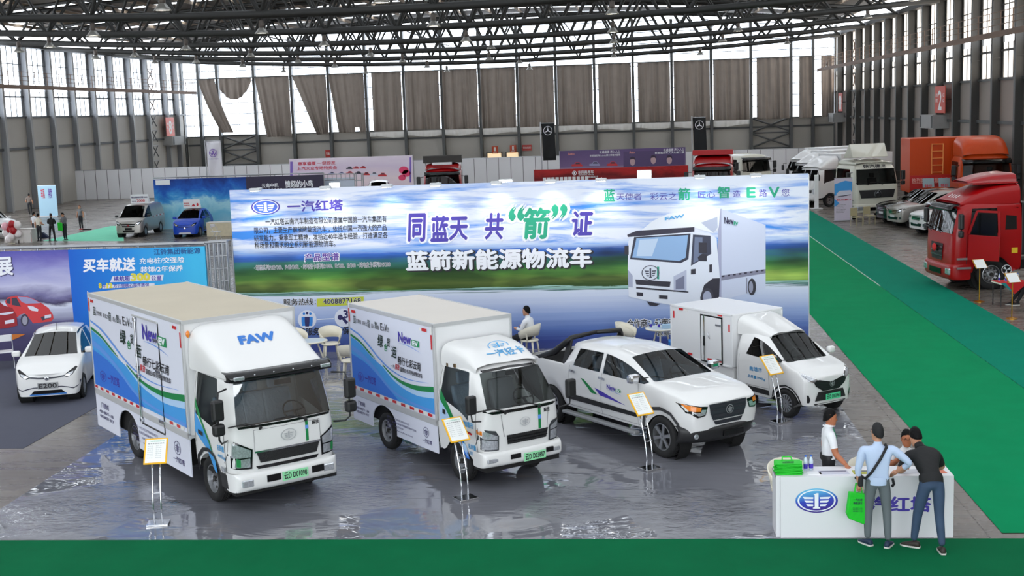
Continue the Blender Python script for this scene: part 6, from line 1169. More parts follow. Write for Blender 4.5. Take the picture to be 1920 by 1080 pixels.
# light white lorries queued behind the white one, their noses showing one behind the other
def light_truck(label, px, th, Y=None, paint=paint_w, box=True, zf=2.5):
    p = atz(*px); o = p - V((-sin(th), cos(th), 0))*.9; t = thing('light_truck', label, 'truck', (o.x, o.y, 0), th)
    bv, _ = cab_shell(t, .98, [.55, .78, 1.2, 1.6, 2.22, 2.36], [1.06, 1.09, 1.1, 1.08, .80, .58], -.6, .48, .42, {'body': paint, 'windscreen': glass_d, 'side_window': glass_d}, win_x=(-.36, .5), win_dip=.2, sub=1)
    if box: fairing(t, -.6, .72, .95, .86, 2.28, 2.38, 3.0, paint, [(0, 0), (.05, 0), (.3, .16), (.6, .52), (.85, .86), (1, 1)], 0); MB().box(-4.6, -.7, -1.05, 1.05, .95, 3.1).build('cargo_box', M('box_white'), t); MB().box(-.705, -.69, .2, .5, 2.9, 3.0).build('marker_lamp', tape_r, t)
    for s in (-1, 1): wheel(t, 0, s*.82, .4, .22, 'steel', s); wheel(t, -3.4, s*.82, .4, .22, 'steel', s); ar = mirror_arm(t, [(.9, s*.95, 2.1), (1.05, s*1.15, 2.08), (1.05, s*1.17, 1.7)]); mirror_head(ar, (1.06, s*1.18, 1.8), .12, .2, .36)
    decal(bv, [(-.6, 1.05), (.6, 1.05), (.55, .86), (-.55, .86)], 'front', gloss_blk, t, 'grille', .015, .08)
    for s in (-1, 1): decal(bv, [(s*.62, 1.1), (s*.93, 1.25), (s*.94, .8), (s*.64, .8)], 'front', lamp_m, t, 'headlamp', .014, .08)
    MB().grid([[(x, y, z) for y in (-1.0, -.5, 0, .5, 1.0)] for x, z in ((.9, .72), (1.13, .7), (1.13, .45), (.9, .4))]).build('bumper', paint, t, smooth=True, solid=.03); MB().box(-4.4, .8, -.4, .4, .5, .75).build('chassis', under, t); MB().box(-.5, .95, -.9, .9, .55, .7).build('cab_floor', under, t); return t
light_truck('white light lorry nearest behind the ivory heavy lorry', (1556, 388), rad(-150)); light_truck('second white light lorry in the queue along the aisle', (1540, 375), rad(-150)); light_truck('farthest white light lorry with only its nose showing', (1527, 364), rad(-150))
# tops showing over the big backdrop
th = rad(-84); t_, b_, w = heavy('tractor_truck', 'red lorry cab with black roof deflector rising behind the backdrop', 'truck', (aty(824, 330, 76).x, 77.5), th, red_p, zr=3.0, low=False)
fairing(t_, -.9, 1.0, 1.12, 1.05, 2.9, 3.0, 3.25, red_p, [(0, 0), (.1, 0), (.6, .2), (.9, .7), (1, 1)], 0); MB().prism([(-.8, -1.2, 3.25), (-.1, -1.2, 3.75), (.0, -1.2, 3.7), (.2, -1.2, 3.3)], (0, 2.4, 0)).build('roof_deflector', M('matte_black', (44, 40, 36), .6), t_, bevel=.03); MB().box(.7, .9, -.6, .6, 3.2, 3.34).build('roof_light_bar', M('white_card'), t_)
t_, b_, w = heavy('tractor_truck', 'plain red lorry cab rising behind the right part of the backdrop', 'truck', (aty(1340, 315, 72).x, 73.5), rad(-96), red_p, zr=3.0, low=False)
fairing(t_, -.9, 1.0, 1.15, 1.1, 2.9, 3.0, 3.4, red_p, [(0, 0), (.1, 0), (.5, .2), (.85, .7), (1, 1)], 0); MB().prism([(-.8, -1.15, 3.4), (.0, -1.15, 3.72), (.08, -1.15, 3.68), (.3, -1.15, 3.42)], (0, 2.3, 0)).build('roof_deflector', red_p, t_, bevel=.03)
t_, b_, w = heavy('tractor_truck', 'white lorry cab peeping out beside the second red cab', 'truck', (aty(1400, 320, 84).x, 84.5), rad(-62), ivory_p, zr=3.0, low=False)
th = rad(-70); p = aty(712, 345, 92); t_, bv, d = hatch('suv', 'white car with dark glass behind the left part of the backdrop', 'car', p.x, 92, rad(100), 1, paint_w, suv=True)
p = atz(2, 447); suv('white car cut by the left picture edge beside the balloons', (12, 449), rad(-40), paint_w)
# ------------------------------------------------------------------ OTHER BOOTHS, BANNERS AND FLAGS
def scaffold(t, x0, x1, y0, y1, z0, z1, step=1.0):
    """box truss frame of square aluminium bars"""
    for x in (x0, x1):
        for y in (y0, y1): rod('truss_bar', (x, y, z0), (x, y, z1), .03, alu, t)
    z = z0
    while z < z1:
        rod('truss_rung', (x0, y0, z), (x1, y0, z), .018, alu, t); rod('truss_rung', (x0, y1, z), (x1, y1, z), .018, alu, t); rod('truss_rung', (x0, y0, z), (x0, y1, z), .018, alu, t); rod('truss_rung', (x1, y0, z), (x1, y1, z), .018, alu, t); z += step
def print_mat(name, stops, noise=.15, sc=(.3, 1, 1.2), H=3.0, rough=.5):
    n = N(name, rough, .3); v = n.math('DIVIDE', n.xyz(n.tc.outputs['Object'])[2], H); nz = n.noise(n.mapped(scale=sc), 1.6, 5, .6, .6)
    n.col(n.ramp(n.math('ADD', v, n.math('MULTIPLY', n.math('SUBTRACT', nz, .5), noise)), stops)); return n.m
# --- left booth: violet road scene + bright blue panel
LY = 32.3; zt = aty(393, 455, LY).z; xa = aty(-60, 462, LY).x; xm = aty(127, 466, LY).x; xb_ = aty(383, 458, LY).x
lb = thing('booth_backdrop', 'violet and blue car advertisement backdrop behind the small white hatchback', 'backdrop', (0, LY, 0))
MB().box(xa, xm, 0, .06, 0, zt-.1).build('print_panel', print_mat('violet_road_print', [(0, (52, 46, 78)), (.2, (72, 66, 104)), (.36, (92, 88, 130)), (.47, (196, 200, 222)), (.5, (210, 214, 232)), (.53, (64, 56, 92)), (.58, (120, 116, 160)), (.66, (196, 196, 224)), (.8, (150, 150, 206)), (.9, (110, 104, 182)), (1, (70, 74, 168))], .22, (.35, 1, 1), zt), lb)
n = N('cyan_blue_print', .5, .3); xs3 = n.xyz(n.tc.outputs['Object']); gx = n.math('DIVIDE', n.math('SUBTRACT', xs3[0], xm), xb_-xm); n.col(n.ramp(n.math('ADD', gx, n.math('MULTIPLY', n.noise(n.mapped(), .8, 3), .2)), [(.1, (20, 100, 205)), (.5, (24, 134, 222)), (1, (64, 190, 238))]))
MB().box(xm, xb_, 0, .06, 0, zt-.1).build('print_panel', n.m, lb)
for x in [xa + (xb_-xa)*k/14 for k in range(15)]: rod('frame_post', (x, .14, 0), (x, .14, zt), .03, alu, lb); rod('frame_tie', (x, .02, zt-.04), (x, .3, zt-.04), .018, alu, lb)
rod('frame_rail', (xa, .03, zt-.02), (xb_, .03, zt-.02), .03, alu, lb); rod('frame_rail', (xa, .3, zt-.02), (xb_, .3, zt-.02), .03, alu, lb)
def lp(x, y, off=.006): p = aty(x, y, LY); return V((p.x, -off, p.z))
def ltxt(s, mat, x0, y0, x1, y1, h, bold=0, off=.008, sh=0): a = lp(x0, y0, off); b = lp(x1, y1, off); c = lp((x0+x1)/2, (y0+y1)/2-h, off); return txt(s, mat, lb, a, (b-a).normalized(), (0, 0, 1), (b-a).length, c.z-(a.z+b.z)/2, bold, 'lettering', sh)
def lpoly(nm, pts, mat, off): return MB().poly([lp(x, y, off) for x, y in reversed(pts)]).build(nm, mat, lb)
ltxt('展', M('purple_ink'), -8, 518, 26, 516, 33, .05); ltxt('展', pwhite, -9, 517, 25, 515, 33, .03, .012)
ltxt('江铃集团新能源', M('deep_teal_print', (0, 84, 150), .5), 289, 478, 376, 475, 11, .02); ltxt('买车就送', pwhite, 157, 510, 254, 507, 24, .04, .008, .1); ltxt('充电桩/交强险', pwhite, 262, 495, 346, 492, 11, .02, .008, .1); ltxt('装饰/2年保养', pwhite, 264, 511, 343, 508, 11, .02, .008, .1)
lpoly('white_bar', [(207, 529), (305, 526), (307, 515), (211, 518)], M('pale_disc_print'), .006); ltxt('续航超', M('indigo_print'), 214, 527, 244, 526, 9, .03, .012); yel = M('yellow_print', (226, 214, 60), .5); ltxt('300', yel, 247, 526, 281, 525, 13, .05, .012); ltxt('公里', M('indigo_print'), 284, 526, 303, 525.5, 9, .03, .012)
lpoly('white_bar', [(192, 541), (290, 537), (290, 531), (193, 534)], M('pale_disc_print'), .006); ltxt('8', yel, 186, 540, 191, 540, 9, .05, .012); ltxt('年', M('indigo_print'), 193, 540, 199, 540, 7, .02, .012); ltxt('12', yel, 201, 540, 211, 539.5, 9, .05, .012); ltxt('万公里核心部件质保', M('indigo_print'), 213, 540, 280, 537, 7, .02, .012)
# printed red cars (flat print)
rp1 = M('printed_red', (206, 52, 58), .5); rp2 = M('printed_dark_red', (150, 20, 34), .5); pdk = M('printed_dark', (54, 50, 70), .5); pgl = M('printed_glass', (150, 150, 190), .5); pl2 = M('printed_lamp', (214, 214, 228), .5)
def L4(pts): return [(x/4, 430+y/4) for x, y in pts]
lpoly('printed_car', L4([(38, 540), (60, 510), (120, 498), (210, 505), (260, 525), (310, 552), (365, 590), (398, 640), (402, 670), (385, 690), (250, 705), (215, 660), (185, 630), (150, 640), (130, 660), (45, 560)]), rp1, .008); lpoly('printed_car', L4([(132, 505), (205, 508), (255, 526), (305, 553), (200, 558), (165, 545)]), pgl, .010); lpoly('printed_car', L4([(88, 515), (125, 512), (160, 580), (90, 566)]), pdk, .010); lpoly('printed_car', L4([(50, 525), (80, 515), (80, 560), (50, 552)]), pdk, .010)
lpoly('printed_car', L4([(208, 572), (250, 578), (290, 600), (285, 616), (240, 610), (215, 592)]), pl2, .010); lpoly('printed_car', L4([(306, 658), (335, 650), (386, 635), (386, 662), (320, 684)]), pdk, .010); lpoly('printed_car', L4([(336, 645), (384, 636), (384, 660), (336, 668)]), pl2, .012); lpoly('printed_car', L4([(186+30*cos(a), 680+46*sin(a)) for a in [k*pi/10 for k in range(20)]]), pdk, .010); lpoly('printed_car', L4([(188+20*cos(a), 683+34*sin(a)) for a in [k*pi/10 for k in range(20)]]), M('printed_grey', (150, 150, 166), .5), .012)
lpoly('printed_car', L4([(-40, 560), (0, 545), (30, 570), (95, 590), (125, 640), (133, 720), (60, 740), (-40, 750)]), rp2, .014); lpoly('printed_car', L4([(0, 630), (60, 620), (105, 615), (100, 630), (40, 642), (0, 640)]), pl2, .016); lpoly('printed_car', L4([(38, 685), (110, 672), (110, 698), (40, 710)]), pl2, .016); lpoly('printed_arrow', L4([(35, 790), (195, 785), (120, 820), (75, 835)]), M('printed_orange', (214, 120, 40), .5), .010)
# scaffold side wall between this booth and the big backdrop
x2 = bpx(432, 450).x + BX0; sw = thing('scaffold_frame', 'aluminium truss frame filling the gap between two backdrops', 'scaffold', (xb_, LY, 0)); gap = BX0-xb_-.1
for k in range(5):
    xx = .08 + (gap-.1)*k/4; rod('truss_upright', (xx, .12+.05*k, 0), (xx, .12+.05*k, zt), .028, alu, sw); rod('truss_upright', (xx+.1, .3+.05*k, 0), (xx+.1, .3+.05*k, zt), .02, alu, sw)
for k in range(9):
    z = .35+(zt-.4)*k/8; rod('truss_rung', (.08, .12, z), (gap, .32, z), .018, alu, sw)
MB().box(gap*.62, gap*.92, .45, .47, 0, zt-.1).build('back_panel', M('partition_white'), sw)
for a, b in (((0, .05), (gap, .3)), ((0, .35), (gap, .6))): rod('top_rail', (a[0], a[1], zt), (b[0], b[1], zt), .028, alu, sw)
for k in range(9): rod('top_rung', (gap*k/8, .05+.25*k/8, zt), (gap*k/8+.06, .35+.25*k/8, zt), .018, alu, sw)
# --- icy blue booth further back
IY = 73.0; p0 = aty(287, 337, IY); p1 = aty(436, 334, IY); p2 = aty(606, 331, IY); ih = p0.z
ib = thing('booth_backdrop', 'icy blue cave printed backdrop with a dark right section', 'backdrop', (0, IY, 0))
MB().box(p0.x, p1.x+.8, 0, .08, 0, ih).build('print_panel', print_mat('ice_print', [(0, (150, 205, 228)), (.3, (120, 196, 226)), (.5, (170, 222, 236)), (.62, (60, 150, 214)), (.8, (24, 92, 186)), (1, (16, 52, 130))], .75, (.55, 1, .6), ih), ib); MB().box(p1.x+.8, p2.x, 0, .08, 0, ih).build('print_panel', M('dark_plum_print', (40, 30, 62), .5, var=.3, vs=.6), ib)
def itxt(s, m, x0, y0, x1, y1, h, b=0): a = aty(x0, y0, IY-.01); c = aty(x1, y1, IY-.01); e = aty((x0+x1)/2, (y0+y1)/2-h, IY); txt(s, m, ib, (a.x, -.012, a.z), (1, 0, 0), (0, 0, 1), c.x-a.x, e.z-(a.z+c.z)/2, b)
itxt('云南中机', pwhite, 491, 352, 522, 351, 8, .02); itxt('4000000', pwhite, 491, 360, 530, 359, 6, .02); itxt('愤怒的小鸟', pwhite, 535, 352, 587, 350, 13, .03); itxt('正式营业', pwhite, 550, 362, 588, 360, 5, .01)
MB().box(aty(292, 345, IY).x, aty(319, 345, IY).x, -.02, -.005, aty(300, 347, IY).z, aty(300, 338, IY).z).build('logo_card', M('white_card'), ib); itxt('CIDO', ink, 304, 345.5, 318, 345, 4.5, .02)
for k in range(8): rod('back_post', (p0.x+(p2.x-p0.x)*k/7, .12, 0), (p0.x+(p2.x-p0.x)*k/7, .12, ih+.1), .04, alu, ib)
rod('top_rail', (p0.x, .1, ih+.1), (p2.x, .1, ih+.1), .04, alu, ib)
# --- pale booth box with scaffold corner
WY = 74.5; a = aty(606, 330, WY); b = aty(664, 330, WY); wb = thing('booth_backdrop', 'pale grey booth wall with a scaffold corner tower behind the backdrop', 'backdrop', (0, WY, 0)); MB().box(a.x, b.x, 0, .08, 0, aty(640, 333, WY).z).build('print_panel', M('pale_booth', (196, 206, 220), .5), wb); zz = aty(640, 326, WY).z; scaffold(wb, b.x+.02, b.x+.45, 0, .45, 0, zz, .5)
for k in range(8): rod('truss_rung', (a.x+(b.x-a.x)*k/7, 0, zz-.35), (a.x+(b.x-a.x)*k/7, 0, zz), .02, alu, wb)
rod('truss_bar', (a.x, 0, zz), (b.x, 0, zz), .03, alu, wb); rod('truss_bar', (a.x, 0, zz-.35), (b.x, 0, zz-.35), .03, alu, wb)
# --- pink, purple and red advertising walls
def wall_ad(name, label, Y, pa, pb, mat, fn=None):
    A = aty(*pa, Y); B_ = aty(*pb, Y); t = thing(name, label, 'billboard', (A.x, Y, 0)); H_ = (A.z+B_.z)/2; MB().box(0, B_.x-A.x, 0, .1, 0, H_).build('print_panel', mat, t)
    for k in range(5): rod('back_post', ((B_.x-A.x)*k/4, .16, 0), ((B_.x-A.x)*k/4, .16, H_), .04, alu, t)
    def tx(s, m, x0, y0, x1, y1, h, b=0): a = aty(x0, y0, Y); c = aty(x1, y1, Y); e = aty((x0+x1)/2, (y0+y1)/2-h, Y); return txt(s, m, t, (a.x-A.x, -.012, a.z), (1, 0, 0), (0, 0, 1), c.x-a.x, e.z-(a.z+c.z)/2, b)
    def pg(nm, pts, m, k=1): MB().poly([(aty(x, y, Y).x-A.x, -.006*k, aty(x, y, Y).z) for x, y in reversed(pts)]).build(nm, m, t)
    return t, tx, pg, H_, B_.x-A.x
pk_ad, tx, pg, H_, W_ = wall_ad('billboard', 'pale pink advertising wall with red slogans and tiny cars', 99, (542, 298), (773, 291.5), print_mat('pink_print', [(0, (226, 206, 220)), (.4, (240, 222, 228)), (.7, (222, 206, 226)), (1, (236, 224, 236))], .5, (.2, 1, .5), 3.2))
crm = M('crimson_print', (204, 48, 74), .5); tx('惠享盛夏 一促即发', crm, 559, 310.5, 629, 308.5, 6.5, .02); tx('上汽大众专场特卖会', crm, 557, 319.5, 632, 317.5, 6.5, .02)
def mini_car(pg, cx, cy, s, m): pg('printed_car', [(cx-s, cy), (cx-s, cy-s*.35), (cx-s*.5, cy-s*.42), (cx-s*.25, cy-s*.8), (cx+s*.45, cy-s*.8), (cx+s*.75, cy-s*.42), (cx+s, cy-s*.3), (cx+s, cy)], m, 1); pg('printed_car', [(cx-s*.35, cy-s*.42), (cx-s*.18, cy-s*.7), (cx+s*.4, cy-s*.7), (cx+s*.6, cy-s*.42)], pdk, 2)
for cx, cy, s, m in ((655, 317, 6, pdk), (667.5, 316.5, 6, rp1), (680.5, 316, 6, rp1), (622, 327, 6, pgl), (640, 326, 5, pgl), (655.5, 326.5, 7, rp1), (671.5, 326, 6, pdk), (686.5, 328.5, 7, rp1), (701, 329, 8, pl2), (717, 330.5, 8, rp1)): mini_car(pg, cx, cy, s, m)
for cx, cy, r in ((757, 319, 9), (762, 325, 8), (754, 333, 7)): pg('printed_flower', ellipse(cx, cy, r, r*.8, 16), M('flower_pink', (232, 66, 112), .5), 1)
vi = M('violet_edge', (128, 100, 190), .5); pg('printed_border', [(544, 345), (549, 345), (549, 303), (544, 303)], vi); pg('printed_border', [(768, 342), (771, 342), (771, 295), (768, 295)], vi)
pu, tx, pg, H_, W_ = wall_ad('billboard', 'purple advertising wall with red cars and three faces in the dark', 96, (1049, 283), (1285, 276), print_mat('purple_print', [(0, (150, 128, 156)), (.45, (186, 170, 186)), (.62, (120, 98, 140)), (1, (96, 78, 124))], .18, (.15, 1, .7), 3.3))
pg('printed_panel', [(1169, 322), (1284, 320), (1284, 281), (1169, 284)], M('night_purple', (84, 66, 110), .5)); mini_car(pg, 1082, 312, 10, rp1); mini_car(pg, 1115, 311, 10, pgl); mini_car(pg, 1148, 311, 10, rp1)
tx('礼遇盛惠 声入人心', pwhite, 1124, 288, 1163, 287, 5, .01); tx('新朗逸双车入人心第二季官方座驾', pwhite, 1106, 294, 1163, 292.5, 4, .01); tx('礼遇盛惠 声入人心', pwhite, 1244, 284, 1283, 283, 5, .01); tx('新朗逸双车入人心第二季', pwhite, 1228, 289, 1283, 287.5, 4, .01); tx('Auto', M('salmon_print', (230, 150, 140), .5), 1065, 291, 1077, 290.5, 5, .02); tx('Auto', M('salmon_print'), 1180, 288, 1190, 287.5, 5, .02)
for cx, cy in ((1186, 303), (1225, 300), (1255, 300)): pg('printed_face', ellipse(cx, cy, 5, 7.5, 16), M('printed_face', (196, 164, 170), .5), 2); pg('printed_hair', [(cx-6, cy), (cx-4, cy-8), (cx, cy-9.5), (cx+5, cy-7), (cx+5.5, cy-2), (cx+2, cy-5), (cx-4, cy-4)], M('printed_hair', (52, 36, 60), .5), 3)
rd, tx, pg, H_, W_ = wall_ad('billboard', 'dark red advertising wall with a round white logo', 84, (1001, 319), (1290, 309.5), print_mat('crimson_silk_print', [(0, (96, 8, 14)), (.4, (150, 14, 22)), (.6, (110, 8, 16)), (.8, (180, 30, 30)), (1, (90, 6, 12))], .8, (.3, 1, .6), 2.9))
pg('logo_ring', ellipse(1077, 324.5, 4.2, 4.2, 20), pwhite, 1); pg('logo_ring', ellipse(1077, 324.5, 3.2, 3.2, 20), M('dark_red_field', (130, 12, 20), .5), 2); pg('logo_mark', ellipse(1077, 324.5, 1.6, 2.6, 12), pwhite, 3); tx('东风商用车', pwhite, 1084, 326, 1113, 325, 6, .02); tx('DONGFENG TRUCKS', pwhite, 1085, 329, 1113, 328.2, 2, .01); tx('商用车有限公司', pwhite, 1102, 334, 1121, 333.4, 4, .01)
# chrome letters on the red wall's stand
cb_ = thing('light_box_sign', 'row of small white light boxes standing before the red wall', 'sign', (aty(1060, 334, 80).x, 80, 0)); A = aty(1021, 336, 80); B_ = aty(1100, 332, 80); c0 = cb_.location.x
for k in range(11): x = A.x-c0+(B_.x-A.x)*k/10; MB().box(x-.1, x+.1, -.03, .03, A.z-.35, A.z+.1).build('light_box', M('white_card'), cb_)
rod('frame_rail', (A.x-c0-.1, 0, A.z-.35), (B_.x-c0+.1, 0, A.z-.35), .03, black_pl, cb_); rod('frame_leg', (A.x-c0, 0, 0), (A.x-c0, 0, A.z-.35), .03, black_pl, cb_); rod('frame_leg', (B_.x-c0, 0, 0), (B_.x-c0, 0, A.z-.35), .03, black_pl, cb_)
# --- tall flags
def flag(label, Y, top, bot, w, mat, logo):
    a = aty(*top, Y); b = aty(*bot, Y); t = thing('flag_banner', label, 'flag', (a.x, Y, 0)); H_ = a.z; h = a.z-b.z
    rod('pole', (-w/2-.06, 0, 0), (-w/2-.06, 0, H_+.1), .05, alu, t); rod('top_arm', (-w/2-.06, 0, H_), (w/2, 0, H_), .03, alu, t); MB().lathe([(.4, 0), (.4, .05), (.06, .08)], (-w/2-.06, 0, 0), 'z', 18).build('base', black_pl, t)
    rows = [[(-w/2+w*i/8+.25*w*j/12*.3, .05*sin(i*.9+j*.5), H_-.03-h*j/12) for i in range(9)] for j in range(13)]; MB().grid(rows[::-1]).build('cloth', mat, t, smooth=True, solid=.01); logo(t, H_, h, w); return t
def star(t, H_, h, w):
    c = V((0, -.14, H_-h*.2)); r = w*.34
    MB().grid([[c+V((r*cos(a), 0, r*sin(a))) for a in [2*pi*k/32 for k in range(32)]], [c+V((r*.9*cos(a), 0, r*.9*sin(a))) for a in [2*pi*k/32 for k in range(32)]]], closed=True).build('logo', pwhite, t)
    for k in range(3):
        a = pi/2+2*pi*k/3; MB().poly([c+V((r*.95*cos(a), 0, r*.95*sin(a))), c+V((r*.16*cos(a-1), 0, r*.16*sin(a-1))), c, c+V((r*.16*cos(a+1), 0, r*.16*sin(a+1)))]).build('logo', pwhite, t)
blk = M('black_flag_cloth', (24, 26, 28), .85); flag('tall black flag with a white star logo near the middle', 93, (1027, 231), (1024, 300), .95, blk, star); flag('tall black flag with a white star logo on the right', 90, (1311, 220), (1311, 291), .9, blk, star)
def vw(t, H_, h, w):
    c = V((.0, -.14, H_-h*.33)); r = w*.27; m_ = M('violet_print')
    MB().grid([[c+V((r*cos(a), 0, r*sin(a))) for a in [2*pi*k/32 for k in range(32)]], [c+V((r*.86*cos(a), 0, r*.86*sin(a))) for a in [2*pi*k/32 for k in range(32)]]], closed=True).build('logo', m_, t); txt('V', m_, t, c+V((-r*.4, -.002, r*.05)), (1, 0, 0), (0, 0, 1), r*.8, r*.75, .03); txt('W', m_, t, c+V((-r*.68, -.002, -r*.7)), (1, 0, 0), (0, 0, 1), r*1.36, r*.8, .03); txt('Volkswagen', m_, t, c+V((-w*.35, 0, -r*1.6)), (1, 0, 0), (0, 0, 1), w*.7, r*.3, .01)
flag('tall white flag banner with a round violet logo on the left', 101, (399, 264), (400, 333), 1.25, M('white_flag_cloth', (218, 216, 222), .8), vw)
# --- roll-up banner and stands by the right aisle
def rollup(label, px, th, w, h, paint_fn=None, mat=None):
    p = atz(*px); t = thing('rollup_banner', label, 'banner', (p.x, p.y, 0), th); MB().box(-w/2-.03, w/2+.03, -.12, .12, 0, .07).build('base', alu, t, bevel=.015); MB().box(-w/2, w/2, -.006, .006, .07, h).build('screen', mat, t); MB().box(-w/2, w/2, -.015, .015, h, h+.03).build('top_bar', alu, t); rod('rear_pole', (0, .03, .05), (0, .03, h), .012, alu, t); return t
ru = rollup('standing banner with a lorry photo on blue beside the ivory lorry', (1581, 415), rad(8), .95, 2.25, mat=M('pale_lilac_print', (214, 204, 220), .5))
MB().poly([(-.47, -.012, 1.35), (.47, -.012, 1.55), (.47, -.012, 2.05), (.1, -.012, 2.12), (-.47, -.012, 1.95)]).build('print', mid_b, ru); MB().prism([(-.35, -.016, 1.3), (.4, -.016, 1.38), (.4, -.016, 1.62), (-.2, -.016, 1.6), (-.36, -.016, 1.46)], (0, .002, 0)).build('printed_lorry', pl2, ru); MB().poly([(-.3, -.02, 1.28), (.38, -.02, 1.36), (.38, -.02, 1.4), (-.3, -.02, 1.32)]).build('printed_wheels', pdk, ru); MB().poly([(-.47, -.012, .75), (-.2, -.012, .95), (-.47, -.012, 1.2)]).build('print', mid_b, ru)
txt('德龙L3000 重磅上市', crm, ru, (-.35, -.016, 1.08), (1, 0, 0), (0, 0, 1), .75, .09, .02)
for k in range(6): txt('整车技术参数 配置 价格'[:9-k % 3], ink, ru, (-.38, -.016, .85-.08*k), (1, 0, 0), (0, 0, 1), .5-.05*(k % 3), .035)
mp = atz(94, 405); sb_ = rollup('leaning pale blue standing banner near the left wall', (92, 406), rad(-10), 1.5, 2.2, mat=M('pale_cyan_print', (164, 204, 226), .5)); txt('车展', crm, sb_, (-.5, -.016, 1.3), (1, 0, 0), (0, 0, 1), .3, .7, .02); txt('特卖', M('violet_print'), sb_, (.1, -.016, 1.3), (1, 0, 0), (0, 0, 1), .3, .7, .02)
p = atz(1468, 352); sb2 = rollup('small poster stand behind the right end of the backdrop', (1432, 336), 0, 1.1, 1.5, mat=print_mat('dim_poster', [(0, (150, 160, 180)), (.5, (90, 100, 130)), (1, (190, 196, 210))], .4, (1, 1, 1), 1.5))
for i, (px, lab) in enumerate((((1519, 384), 'slim white display post nearest the backdrop edge'), ((1531, 392), 'slim white display post beside the light lorries'))):
    p = atz(*px); t = thing('display_post', lab, 'stand', (p.x, p.y, 0)); MB().box(-.12, .12, -.05, .05, .06, 2.0).build('post', M('white_card'), t, bevel=.02); MB().box(-.35, .35, -.2, .2, 0, .06).build('base', M('white_card'), t, bevel=.02)
# sunshade easel cards in front of the container
for px, lab in (((1740, 352), 'folded grey-blue price card easel on the black car roof side'), ((1770, 350), 'pale price card easel beside the red tractor')):
    p = aty(*px, 70.5); t = thing('price_easel', lab, 'easel', (p.x, 70.5, 0)); MB().prism([(-.3, -.2, 1.2), (.3, -.2, 1.2), (.3, .0, 1.9), (-.3, .0, 1.9)], (0, .03, 0)).build('card', M('grey_card', (150, 172, 178), .5), t); rod('pole', (0, .02, 0), (0, .02, 1.5), .03, black_pl, t); MB().lathe([(.3, 0), (.3, .04), (.04, .06)], (0, .02, 0), 'z', 16).build('base', black_pl, t); txt('特价', crm, t, (-.2, -.16, 1.4), (1, 0, 0), (0, .27, .96), .4, .2, .02)
# ------------------------------------------------------------------ RECEPTION DESK, STANDS, CHAIRS
desk_w = M('white_desk_board', (226, 226, 230), .4); DX0, DX1, DZ = 2.06, 4.49, .915; DY = 17.86; DD = .52
dk = thing('reception_desk', 'long white reception desk with a blue oval emblem on its front', 'desk', (DX0, DY, 0)); dw = DX1-DX0
MB().box(0, dw, 0, .03, 0, DZ).build('front_board', desk_w, dk); MB().box(-.06, .0, .04, DD, 0, DZ-.01).build('side_board', desk_w, dk); MB().box(dw-.03, dw, .03, DD, 0, DZ-.01).build('side_board', desk_w, dk); MB().box(-.06, dw, .03, DD, DZ-.03, DZ).build('desk_top', desk_w, dk); MB().box(.0, dw-.03, .2, .22, .05, DZ-.03).build('inner_shelf_board', desk_w, dk)
n = N('emblem_gradient', .4); z_ = n.xyz(n.tc.outputs['Object']); n.col(n.ramp(n.math('MULTIPLY', n.math('ADD', n.math('MULTIPLY', z_[2], 2.4), n.math('MULTIPLY', z_[0], -.35)), .6), [(.5, (56, 30, 140)), (.7, (44, 64, 186)), (.95, (96, 190, 232))])); emg = n.m
emblem(dk, (.51, -.003, .56), (1, 0, 0), (0, 0, 1), .60, .36, emg, emg, pwhite); txt('一汽红塔', M('indigo_print'), dk, (.96, -.003, .39), (1, 0, 0), (0, 0, 1), 1.15, .22, .035)
# stack of green bags, bottles, leaflets on the desk
gbag = M('bright_green_bag', (24, 196, 40), .55, bump=.3, bs=20); bp_ = atz(1480, 888, DZ)
for k in range(12):
    w2 = .19+.01*sin(k*2.1); a_ = .12*sin(k*1.7); r = [(-w2, -.12), (w2, -.12), (w2+.01, .12), (-w2, .12)]
    pts = [(x*cos(a_)-y*sin(a_), x*sin(a_)+y*cos(a_), 0) for x, y in r]; b_ = MB().prism(pts, (0, 0, .013)).build('shopping_bag', gbag, None, bevel=.006, loc=(DX0+.13+.004*sin(k), DY+.2, DZ+.0142*k))
    tag(b_, 'bright green bag, %s in the folded pile on the desk' % ('lowest', 'second from the bottom', 'third from the bottom', 'fourth from the bottom', 'fifth from the bottom', 'sixth from the bottom', 'sixth from the top', 'fifth from the top', 'fourth from the top', 'third from the top', 'second from the top', 'topmost')[k], 'bag', 'folded green bags on the desk')
    if k == 11: MB().tube([(-.07, .06, .014), (-.06, .13, .05), (.06, .13, .05), (.07, .06, .014)], .012, 6).build('handle', gbag, b_); txt('一汽红塔', navy, b_, (-.09, -.04, .016), (1, 0, 0), (0, 1, 0), .18, .04, .02); txt('新能源物流车', navy, b_, (-.08, -.09, .016), (1, 0, 0), (0, 1, 0), .16, .03, .01)
clear = M('clear_plastic', (196, 212, 224), .1, spec=.8); bl_cap = M('blue_cap', (30, 90, 190), .4); bl_lab = M('bottle_label', (60, 40, 170), .5)
def bottle(loc, label, grp=None, s=1.0):
    t = thing('water_bottle', label, 'bottle', loc, 0, grp); MB().lathe([(.001, 0), (.031*s, 0), (.032*s, .14*s), (.024*s, .17*s), (.013*s, .195*s), (.013*s, .205*s), (.001, .206*s)], n=14).build('body', clear, t, smooth=True); MB().lathe([(.0325*s, .03*s), (.0325*s, .1*s)], n=14).build('label', bl_lab, t, smooth=True); MB().lathe([(.015*s, .203*s), (.015*s, .225*s), (.001, .226*s)], n=12).build('cap', bl_cap, t); return t
bottle((DX0+.40, DY+.33, DZ), 'left one of two water bottles with blue caps on the desk'); bottle((DX0+.48, DY+.34, DZ), 'right one of two water bottles with blue caps on the desk')
